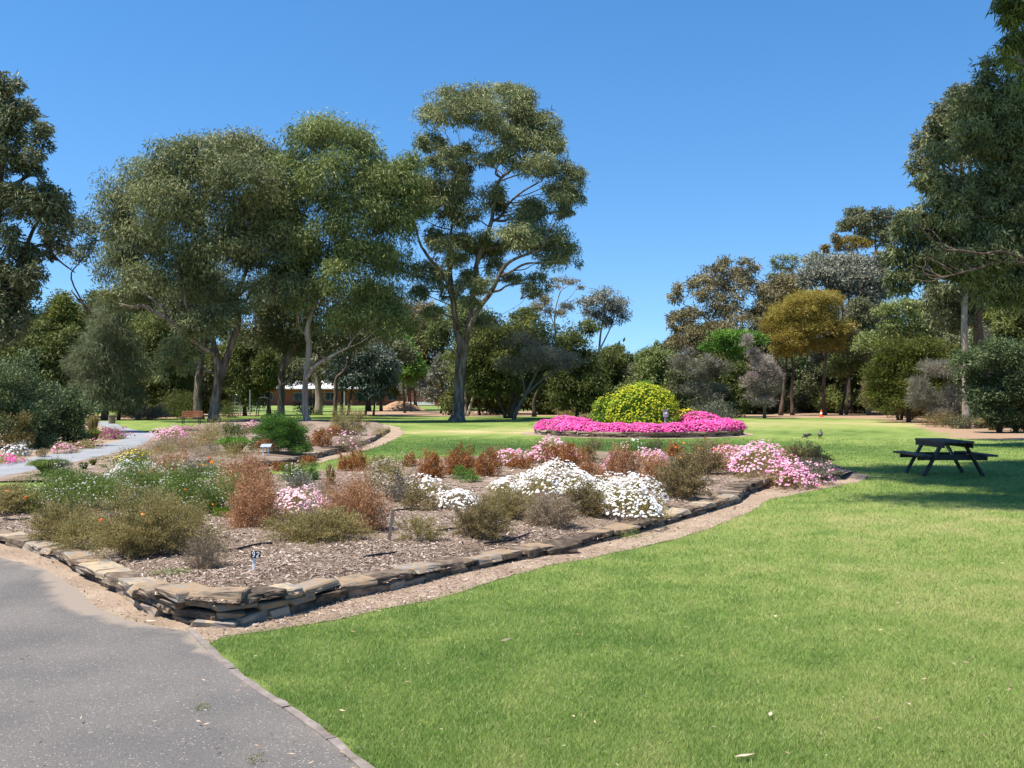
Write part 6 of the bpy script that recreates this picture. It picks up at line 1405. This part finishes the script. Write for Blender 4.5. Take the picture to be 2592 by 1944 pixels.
# ---------------------------------------------------------------- built things
M_WOODDK = noise_mat('dark_timber', [(.3, (.018, .014, .012)), (.55, (.045, .034, .028)), (.75, (.085, .068, .055))], (1, 6, 6), 3.0, 6, .6, .3, .004, .4)
M_WOODTOP = noise_mat('painted_top', [(.3, (.026, .024, .024)), (.6, (.055, .05, .048)), (.8, (.10, .092, .085))], (6, 1, 6), 3.0, 6, .5, .3, .004, .5)
M_WOODOR = noise_mat('orange_timber', [(.3, (.20, .075, .03)), (.6, (.38, .16, .07))], (1, 1, 8), 3.0, 5, .6)
M_STEEL = plain('galvanised', (.45, .46, .47), .45, .6)
M_DKSTEEL = plain('dark_steel', (.025, .03, .03), .45)
M_WHITE = plain('white_paint', (.78, .78, .76), .55, var=.05)
M_BLACK = plain('black_plastic', (.012, .012, .014), .45)
M_GREY = plain('grey_box', (.33, .34, .35), .5)

# picnic table
def picnic_table():
    o = (9.42, 21.75, 0)
    r = tag(empty('picnic_table', o, -.02), 'dark timber picnic table with attached seats in the tree shade on the right lawn', 'picnic table'); r.scale = (.85, .92, 1)
    for i in range(4):
        m = MB(); m.box((-.285 + i * .19, 0, .74), (.178, 1.75, .045)); m.build('plank', M_WOODTOP, r, bevel=.006)
    for sx in (-1, 1):
        m = MB(); m.box((sx * .352, 0, .665), (.036, 1.68, .10)); m.build('apron', M_WOODDK, r, bevel=.004)
        for k, dx in ((0, .0), (1, .155)):
            m = MB(); m.box((sx * (.80 + dx - .07), 0, .455), (.142, 1.75, .042)); m.build('seat', M_WOODTOP, r, bevel=.006)
    for sy in (-.55, .55):
        for sx in (-1, 1):
            m = MB(); m.beam((sx * .74, sy, 0.0), (sx * .27, sy, .716), .05, .125, up=(0, 1, 0)); m.build('leg', M_WOODDK, r, bevel=.004)
        m = MB(); m.box((0, sy + .05, .40), (1.74, .05, .12)); m.build('cross_beam', M_WOODDK, r, bevel=.004)
        m = MB(); m.box((0, sy + .05, .69), (.66, .045, .055)); m.build('top_beam', M_WOODDK, r, bevel=.004)
        m = MB(); m.beam((0, sy + .06 * (1 if sy < 0 else -1), .44), (0, sy * .25, .70), .03, .05); m.build('brace', M_STEEL, r)
picnic_table()

# park bench under the broad gum
def bench():
    Y = 62.0; X = at(484, 1060, Y)[0]
    r = tag(empty('park_bench', (X, Y, 0), .05), 'park bench with orange timber slats beside the forked gum trunk', 'bench')
    for z in (.52, .64, .76):
        m = MB(); m.box((0, .22 + (z - .5) * .2, z), (1.3, .035, .095)); m.build('backrest_slat', M_WOODOR, r)
    for y in (-.18, -.04, .10):
        m = MB(); m.box((0, y, .43), (1.3, .12, .035)); m.build('seat_slat', M_WOODOR, r)
    for x in (-.5, .5):
        m = MB(); m.beam((x, -.2, 0), (x, -.17, .41), .05, .05); m.beam((x, .2, 0), (x, .30, .82), .05, .05); m.beam((x, -.22, .395), (x, .2, .395), .05, .04)
        m.build('leg', M_DKSTEEL, r)
bench()

# litter bin
def bin_():
    Y = 62.5; X = at(283, 1069, Y)[0]
    r = tag(empty('litter_bin', (X, Y, 0)), 'olive brown litter bin where the gravel path disappears', 'litter bin')
    m = MB(); m.lathe((0, 0, 0), [(.19, .02), (.20, .02), (.215, .45), (.215, .47)], 14); m.build('body', plain('bin_paint', (.20, .15, .075), .6), r)
    m = MB(); m.lathe((0, 0, 0), [(.235, .47), (.24, .475), (.24, .51), (.21, .53), (.02, .535)], 14); m.build('lid', plain('bin_lid', (.10, .085, .05), .6), r)
bin_()

# number sign, digits as solid strokes
def number_sign():
    X, Y, z = spot(640, 1446, zb)
    r = tag(empty('number_sign', (X, Y, z)), 'small black plant label reading 92 on a white stake', 'sign')
    m = MB(); m.beam((-.004, 0, -.05), (.010, .008, .125), .020, .006, up=(0, 1, 0)); m.build('stake', M_WHITE, r)
    pl = MB(); pl.box((.016, -.005, .145), (.084, .006, .060)); p = pl.build('plate', M_BLACK, r, bevel=.0012)
    p.rotation_euler = (0, math.radians(4), 0)
    cx_, cz_ = .016, .145
    nine = [(.009 * math.cos(t) - .017, .011 + .0095 * math.sin(t)) for t in np.linspace(-.2, 6.4, 18)] + [(-.0085, .004), (-.010, -.008), (-.015, -.016), (-.024, -.018)]
    two = [(.008, .012), (.011, .018), (.018, .0205), (.025, .017), (.026, .009), (.020, .0), (.012, -.009), (.007, -.018)]
    m = MB()
    for st in (nine, two, [(.007, -.018), (.028, -.018)]):
        P3 = np.array([(a, 0, b) for a, b in st]); m.tube(P3, .0036, 8)
    d = m.build('digits', M_WHITE, p, (cx_, -.0085, cz_)); d.scale = (1.12, .35, 1.12)
number_sign()

# plant information plaque on two legs
def plaque():
    X, Y, z = spot(672, 1153, zm)
    r = tag(empty('plaque', (X, Y, z)), 'small tilted information plaque on two pale legs before the dark green bush', 'plaque')
    for x in (-.06, .07):
        m = MB(); m.beam((x, 0, -.05), (x, .02, .235), .022, .022); m.build('leg', M_WHITE, r)
    m = MB(); m.box((.01, .02, .25), (.27, .18, .012), m=Matrix.Rotation(math.radians(24), 3, 'X')); m.build('board', plain('plaque_face', (.30, .36, .40), .35), r, bevel=.003)
plaque()

# meter box on a post in the island bed
def meter():
    Y = 41.8; X = at(1684, 1060, Y)[0]; z = .25
    r = tag(empty('meter_post', (X, Y, z)), 'grey tap box on a post standing in the hot pink flowers', 'post')
    m = MB(); m.beam((0, 0, -.15), (0, 0, .62), .075, .075); m.build('post', plain('post_paint', (.36, .37, .37), .6), r)
    m = MB(); m.box((.01, -.02, .73), (.20, .16, .28)); b = m.build('box', M_GREY, r, bevel=.02)
    m = MB(); m.box((.01, -.104, .765), (.11, .008, .10)); m.build('window', M_WHITE, b)
    m = MB(); m.box((.01, -.02, .885), (.24, .2, .025)); m.build('cap', M_GREY, r, bevel=.006)
meter()

# leaning irrigation stake, pipe stub and drip hose pieces in the near bed
def stakes():
    X, Y, z = spot(982, 1371, zb)
    r = tag(empty('irrigation_stake', (X, Y, z)), 'dark leaning stake with a bent arm in the near bed', 'stake')
    top = (.045, .10, .33)
    m = MB(); m.beam((0, 0, -.06), top, .032, .028, up=(0, 1, 0)); m.build('stake', plain('old_stake', (.10, .085, .075), .8), r)
    m = MB(); m.beam((top[0] - .015, top[1], top[2] - .008), (top[0] + .17, top[1] + .06, top[2] + .005), .02, .014); m.build('arm', M_BLACK, r)
    X, Y, z = spot(1641, 1241, zb)
    r = tag(empty('pipe_stub', (X, Y, z)), 'short black pipe stub standing right of the white flowers', 'pipe')
    m = MB(); m.tube([(0, 0, -.05), (0, 0, .095)], (.036, .036), 12); m.build('pipe', M_BLACK, r)
    m = MB(); m.tube([(0, 0, .095), (0, 0, .115)], (.042, .04), 12); m.build('cap', M_BLACK, r)
    def hose(pts, lab):
        P = np.array([(*spot(a, b, zb)[:2], spot(a, b, zb)[2] + .016) for a, b in pts])
        m = MB(); m.tube(smooth_path(P, 4), .011, 8); o = m.build('drip_hose', M_BLACK, smooth=True)
        tag(o, lab, 'hose', 'drip hose ends lying in the near bed')
    hose([(598, 1394), (630, 1386), (660, 1380), (690, 1379)], 'black hose end between the number sign and the low olive shrub')
    hose([(922, 1414), (950, 1408), (975, 1406), (1000, 1402)], 'black hose end lying on open mulch right of the number sign')
    hose([(1225, 1378), (1270, 1374), (1305, 1366), (1338, 1354)], 'black hose end by the brownish shrub at the bend of the wall')
    hose([(1105, 1346), (1140, 1342), (1165, 1338)], 'short black hose right of the small spiky shrub')
    hose([(535, 1296), (560, 1295), (590, 1294)], 'black hose crossing in front of the vivid cushion mounds')
    hose([(8, 1316), (40, 1318), (75, 1315)], 'black hose end at the far left by the wall')
stakes()

# ducks on the lawn: one continuous body each, grown from a skin
M_DUCK = noise_mat('duck_feathers', [(.35, (.06, .05, .042)), (.6, (.20, .185, .17)), (.8, (.33, .31, .29))], (1, 1, 1), 9, 5, .8)
M_DUCKHEAD = plain('duck_head', (.075, .045, .03), .7)
def duck(px, py, label, up, rz):
    X, Y = gp(px, py)
    r = tag(empty('duck', (X, Y, 0), rz), label, 'duck', 'ducks on the lawn'); r.scale = (.8, .8, .8)
    if up:
        pts = [(-.24, 0, .20, .018), (-.16, 0, .21, .055), (-.05, 0, .21, .095), (.05, 0, .24, .10), (.11, 0, .31, .06), (.125, 0, .39, .034), (.14, 0, .455, .040), (.175, 0, .455, .030), (.215, 0, .447, .012)]
    else:
        pts = [(-.27, 0, .17, .015), (-.17, 0, .19, .055), (-.05, 0, .20, .095), (.06, 0, .19, .095), (.14, 0, .155, .055), (.20, 0, .105, .034), (.245, 0, .065, .038), (.275, 0, .045, .028), (.31, 0, .02, .012)]
    me = bpy.data.meshes.new('body')
    legs = []
    v = [p[:3] for p in pts]; rad = [p[3] for p in pts]
    e = [(i, i + 1) for i in range(len(v) - 1)]
    for s in (-1, 1):
        b = len(v)
        v += [(-.005, s * .045, .13), (-.01, s * .05, .07), (.0, s * .05, .012), (.05, s * .055, .008)]; rad += [.028, .011, .011, .012]
        e += [(2, b), (b, b + 1), (b + 1, b + 2), (b + 2, b + 3)]
    me.from_pydata(v, e, [])
    o = link('body', me, M_DUCK, r)
    sk = o.modifiers.new('skin', 'SKIN'); sk.use_smooth_shade = True
    for i, s in enumerate(me.skin_vertices[0].data): s.radius = (rad[i], rad[i] * (1.0 if i < 9 else 1)); s.use_root = (i == 3)
    su = o.modifiers.new('sub', 'SUBSURF'); su.levels = 2; su.render_levels = 2
    dg = bpy.context.evaluated_depsgraph_get()
    m2 = bpy.data.meshes.new_from_object(o.evaluated_get(dg)); o.modifiers.clear(); o.data = m2
    m2.materials.clear(); m2.materials.append(M_DUCK); m2.materials.append(M_DUCKHEAD)
    hx, hz = (pts[5][0], pts[5][2])
    for p in m2.polygons:
        c = p.center
        p.material_index = 1 if ((up and c.z > .37) or (not up and c.x > .185)) else 0
        p.use_smooth = True
    for s in (-1, 1):                                    # folded wings
        m = MB(); n = 8
        w = smooth_path(np.array([(-.25, s * .02, pts[1][2] + .01, .012), (-.14, s * .055, pts[1][2] + .015, .045), (-.02, s * .075, pts[2][2] + .02, .06), (.06, s * .07, pts[3][2] - .005, .035)]), 4)
        m.tube(w[:, :3] * np.array((1, 1, 1)), w[:, 3], 8); m.build('wing', plain('duck_wing', (.10, .085, .075), .8), r, smooth=True)
duck(2076, 1111, 'duck standing upright on the right lawn with its neck raised', True, math.radians(60))
duck(2043, 1110, 'duck bending down to feed left of the upright duck', False, math.radians(195))

# road cone, posts, lamp, cage, climbing frame, mound
def cone():
    Y = 84; X = at(2079, 1050, Y)[0]
    r = tag(empty('traffic_cone', (X, Y, 0)), 'orange and white traffic cone at the far edge of the right lawn', 'traffic cone')
    M_OR = plain('cone_orange', (.75, .10, .02), .5)
    m = MB(); m.box((0, 0, .02), (.36, .36, .04)); m.build('base', M_OR, r)
    m = MB(); m.lathe((0, 0, 0), [(.15, .04), (.11, .24)], 12); m.build('lower_cone', M_OR, r)
    m = MB(); m.lathe((0, 0, 0), [(.112, .24), (.085, .40)], 12); m.build('white_band', M_WHITE, r)
    m = MB(); m.lathe((0, 0, 0), [(.083, .40), (.045, .60), (.04, .60)], 12); m.build('tip', M_OR, r)
cone()
for px, y0, y1, Y, lab in [(1781, 993, 1050, 88, 'left one of two thin white posts behind the island bed'), (1824, 981, 1052, 86, 'taller right one of two thin white posts behind the island bed')]:
    a, b = at(px, y0, Y), at(px, y1, Y)
    m = MB(); m.tube([(0, 0, 0), (0, 0, a[2])], (.045, .045), 10); m.lathe((0, 0, a[2]), [(.05, 0), (.05, .02), (.01, .04)], 10)
    tag(m.build('post', M_WHITE, None, (a[0], Y, 0)), lab, 'post', 'thin white posts behind the island bed')
m = MB()
a = at(1568, 948, 125)
tag(empty('street_lamp', (a[0], 125, 0)), 'street lamp with curved arm above the yellow bush', 'street lamp'); rt = bpy.data.objects['street_lamp']
m.tube([(0, 0, 0), (0, 0, a[2])], (.09, .06), 8); m.build('pole', M_STEEL, rt)
m = MB(); m.tube(smooth_path(np.array([(0, 0, a[2] - .05), (.15, 0, a[2] + .3), (.5, 0, a[2] + .42)]), 3), .035, 6); m.build('arm', M_STEEL, rt)
m = MB(); m.box((.75, 0, a[2] + .44), (.6, .25, .12)); m.build('lamp_head', M_WHITE, rt, bevel=.03)

def cage():
    Y = 108; X0, X1 = at(572, 1030, Y)[0], at(650, 1030, Y)[0]; H = at(600, 958, Y)[2]
    r = tag(empty('ball_cage', ((X0 + X1) / 2, Y, 0)), 'tall grey wire mesh cage behind the forked gum trunk', 'cage')
    w = (X1 - X0); D = 3.5
    for i, (x, y) in enumerate([(-w / 2, 0), (0, 0), (w / 2, 0), (-w / 2, D), (w / 2, D)]):
        m = MB(); m.tube([(x, y, 0), (x, y, H + (.25 if i == 1 else 0))], (.045, .045), 8); m.build('post', M_STEEL, r)
    for z in (H, H * .52):
        for a, b in (((-w / 2, 0, z), (w / 2, 0, z)), ((-w / 2, D, z), (w / 2, D, z)), ((-w / 2, 0, z), (-w / 2, D, z)), ((w / 2, 0, z), (w / 2, D, z))):
            m = MB(); m.tube([a, b], (.03, .03), 6); m.build('rail', M_STEEL, r)
    m = MB(); k = 0
    for x in np.linspace(-w / 2, w / 2, 15)[1:-1]:
        for y in (-.01, D + .01): m.tube([(x, y, 0), (x, y, H)], (.012, .012), 4)
        m.tube([(x, 0, H + .01), (x, D, H + .01)], (.012, .012), 4)
    for z in np.linspace(.3, H - .3, 9):
        for y in (-.012, D + .012): m.tube([(-w / 2, y, z), (w / 2, y, z)], (.010, .010), 4)
    m.build('wire_mesh', M_STEEL, r)
cage()
for px, y0, y1, Y, lab in [(608, 990, 1050, 92, 'grey steel post left in front of the wire cage'), (633, 989, 1054, 84, 'grey steel post nearest the climbing frame')]:
    a = at(px, y0, Y)
    m = MB(); m.tube([(0, 0, 0), (0, 0, a[2])], (.05, .05), 8); m.lathe((0, 0, a[2]), [(.06, 0), (.06, .03), (.01, .05)], 8)
    tag(m.build('steel_post', M_STEEL, None, (a[0], Y, 0)), lab, 'post', 'grey steel posts before the cage')
def frame():
    Y = 84; X = at(664, 1056, Y)[0]
    r = tag(empty('climbing_frame', (X, Y, 0)), 'dark arched steel climbing frame left of the leaning twin trunks', 'play frame')
    for y in (0, .7):
        m = MB(); m.tube(smooth_path(np.array([(-.55, y, 0), (-.30, y, 1.45), (-.12, y, 1.62), (.30, y, 1.58), (.48, y, 1.25), (.36, y, 0)]), 4), .04, 8); m.build('hoop', M_DKSTEEL, r, smooth=True)
    for z in (.5, .95, 1.4):
        m = MB(); m.tube([(-.46 + z * .11, 0, z), (-.46 + z * .11, .7, z)], (.025, .025), 6); m.build('rung', M_DKSTEEL, r)
frame()
def mound():
    Y = 124; X = at(1012, 1030, Y)[0]
    V, Fc = [], []; n, k = 26, 9
    for i in range(k):
        t = i / (k - 1); z = 1.05 * math.cos(t * math.pi / 2) ** 1.3
        for j in range(n):
            a = j * 2 * math.pi / n; q = 1 + .10 * math.sin(3 * a + 1) + .05 * math.sin(7 * a)
            V.append((3.0 * t * q * math.cos(a), 1.7 * t * q * math.sin(a), z * (1 + .12 * math.cos(2 * a)) if i < k - 1 else -.05))
    for i in range(k - 1):
        for j in range(n): Fc.append((i * n + j, i * n + (j + 1) % n, (i + 1) * n + (j + 1) % n, (i + 1) * n + j))
    m = MB(); m.add(V, Fc)
    m.v = m.v
    o = m.build('sand_mound', noise_mat('orange_sand', [(.3, (.26, .155, .09)), (.7, (.40, .26, .165))], nscale=3, rough=.95), None, (X, Y, 0), True)
    bm = bmesh.new(); bm.from_mesh(o.data); bmesh.ops.remove_doubles(bm, verts=bm.verts, dist=.001); bmesh.ops.recalc_face_normals(bm, faces=bm.faces); bm.to_mesh(o.data); bm.free()
    tag(o, 'heap of orange sand on the far grass left of the thick grey trunk', 'sand heap')
mound()

# red brick school buildings behind the trees
M_BRICK = noise_mat('red_brick', [(.3, (.20, .055, .035)), (.55, (.31, .095, .06)), (.75, (.38, .14, .09))], (1, 1, 6), 5, 6, .85)
M_ROOFW = plain('white_roof', (.74, .73, .71), .5, var=.05)
M_GLASS = plain('dark_glass', (.03, .04, .05), .12)
def building():
    Y = 190
    X = lambda px: at(px, 1000, Y)[0]
    Zy = lambda py: at(1296, py, Y)[2]
    r = tag(empty('school_building', (X(880), Y, 0)), 'long single storey red brick building with pale roof behind the trees on the left', 'building')
    ox = X(880)
    x0, x1 = X(520) - ox, X(1300) - ox
    zt = Zy(985)
    m = MB(); m.box(((x0 + x1) / 2, 5, zt / 2), (x1 - x0, 10, zt)); m.build('wall', M_BRICK, r)
    m = MB(); a_, b_ = x0 - .8, x1 + .8
    m.add([(a_, -2.4, zt), (b_, -2.4, zt), (b_, 12.4, zt), (a_, 12.4, zt), (a_, 5, zt + 1.7), (b_, 5, zt + 1.7), (a_, -2.4, zt + .16), (b_, -2.4, zt + .16)], [(0, 3, 2, 1), (0, 1, 7, 6), (6, 7, 5, 4), (2, 3, 4, 5), (0, 6, 4, 3), (1, 2, 5, 7)]); m.build('roof', M_ROOFW, r)
    for k, px in enumerate(np.linspace(560, 1270, 19)):
        if k % 2 == 0:
            m = MB(); m.tube([(X(px) - ox, -1.9, 0), (X(px) - ox, -1.9, zt)], (.08, .08), 8); m.build('veranda_post', M_WHITE, r)
        else:
            m = MB(); m.box((X(px) - ox, -.03, 1.75), (2.0, .12, 1.5)); f = m.build('window', M_GREY, r)
            m = MB(); m.box((X(px) - ox - .48, -.11, 1.75), (.86, .06, 1.3)); m.box((X(px) - ox + .48, -.11, 1.75), (.86, .06, 1.3)); m.build('pane', M_GLASS, f)
    # two storey block
    X2 = X(1086)
    r2 = tag(empty('two_storey_building', (X2, Y - 8, 0)), 'two storey red brick block with white fascia and dark upper window', 'building')
    w = X(1122) - X(1050)
    zt = at(1086, 955, Y - 8)[2]
    m = MB(); m.box((0, 4, zt / 2), (w, 7.9, zt)); m.build('wall', M_BRICK, r2)
    m = MB(); m.box((0, 4, zt + .55), (w + .6, 9, 1.1)); m.build('roof', M_ROOFW, r2)
    m = MB(); m.box((.1, -.05, zt - .75), (w * .72, .12, 1.15)); f = m.build('window', M_GREY, r2)
    for x in (-.9, .1, 1.1):
        m = MB(); m.box((x, -.13, zt - .75), (.85, .06, 1.0)); m.build('pane', M_GLASS, f)
    m = MB(); m.box((0, -.6, 1.0), (w + 1, .35, .5)); 
    o = m.build('garden_wall', M_WHITE, None, (X2 + .2, Y - 30, -.4)); tag(o, 'low white garden wall in front of the two storey block', 'wall')
    # right hand block
    Y3 = 150
    a, b = at(1300, 1000, Y3)[0], at(1428, 1000, Y3)[0]
    r3 = tag(empty('brick_shed', ((a + b) / 2, Y3, 0)), 'red brick block with grey roof and pale window, glimpsed right of the leaning wattle', 'building')
    w = b - a; zt = at(1360, 994, Y3)[2]
    m = MB(); m.box((0, 3, zt / 2), (w, 6, zt)); m.build('wall', M_BRICK, r3)
    m = MB(); m.box((0, 2.8, zt + .18), (w + .8, 7.4, .36)); m.build('roof', plain('grey_roof', (.42, .42, .42), .6), r3)
    m = MB(); m.box((w * .32, -.04, .95), (1.25, .1, 1.2)); f = m.build('window', M_WHITE, r3)
    m = MB(); m.box((w * .32, -.10, .95), (1.05, .05, 1.0)); m.build('pane', plain('pale_glass', (.35, .45, .48), .15), f)
    m = MB(); m.box((-w * .12, -.05, .9), (.9, .1, 1.75)); m.build('door', plain('door_brown', (.22, .08, .045), .6), r3)
    # pale fence and sheds at the right
    for p0, p1, y0, Yf, lab in [(2150, 2200, 1014, 112, 'pale grey shed wall glimpsed right of the pole gum'), (1962, 2010, 1014, 118, 'pale bluish fence panel glimpsed left of the golden tree trunks'), (2040, 2090, 1016, 122, 'pale fence panel glimpsed between the golden tree trunks')]:
        a, b = at(p0, y0, Yf), at(p1, y0, Yf)
        rr_ = tag(empty('fence_panel', ((a[0] + b[0]) / 2, Yf, 0)), lab, 'fence')
        w = b[0] - a[0]
        m = MB()
        for k in range(9): m.box((-w / 2 + (k + .5) * w / 9, .02 * (k % 2), a[2] / 2 - .01), (w / 9 * .97, .05, a[2] - .02))
        m.build('panel', plain('fence_paint', (.44, .47, .48), .7), rr_)
        m = MB(); m.box((0, .01, a[2] + .03), (w + .1, .14, .06)); m.build('capping', M_GREY, rr_)
building()

# far woodland closing the view behind everything
def woodland():
    rng = np.random.default_rng(77)
    n_t = 150
    PP, TT, ZZ = [], [], []
    for i in range(n_t):
        u = rng.uniform(-.75, .75); Y = rng.uniform(235, 330); X = u * Y; h = rng.uniform(7, 12) * (1 + .25 * math.sin(u * 11)); w = rng.uniform(5, 9)
        k = 14; sc, dv = dome_pts(k, w, w, h, rng, .5, .8)
        n = 650; si = rng.integers(0, k, n)
        P = sc[si] + rng.normal(size=(n, 3)) * np.array((w * .12, w * .12, h * .09))
        PP.append(P + np.array((X, Y, 0))); TT.append(rng.normal(0, .08, k)[si] + rng.normal(0, .1, n) + rng.normal(0, .1))
    P = np.concatenate(PP); T = np.concatenate(TT); P[:, 2] = np.maximum(P[:, 2], .1)
    A = norm(rng.normal(size=P.shape))
    V = leaf_quads(P, A, 1.5, .7, rng)
    tag(link('woodland', mesh_polys('woodland', V, 4, .45 + T), LEAF['acacia']), 'far belt of trees closing the view behind the buildings', 'woodland', kind='stuff')
woodland()
# understorey shrubs across the back of the park
def understorey():
    rng = np.random.default_rng(99)
    rows = []
    spots_ = [(-120, 250, 9), (250, 560, 7), (1150, 1320, 0), (1430, 1760, 8), (1760, 2150, 6), (2200, 2700, 10)]
    i = 0
    for a, b, n in spots_:
        for k in range(n):
            x = a + (b - a) * (k + .5) / n + rng.normal() * 6
            Y = rng.uniform(94, 132); w = (b - a) / n * rng.uniform(1.0, 1.5) * .6
            yb = YH + CAMZ * F / Y
            o = plant('bush', x - w, x + w, yb - rng.uniform(45, 95), yb, ['acacia', 'gum_dark', 'dark_shrub', 'gum_green'][int(rng.integers(0, 4))], 'dense bush in the shaded row at the back of the park', zf=zflat, c=.45, lpx=6, asp=.4, group='bushes in the shaded back row', tint=-.05, K=26)
understorey()
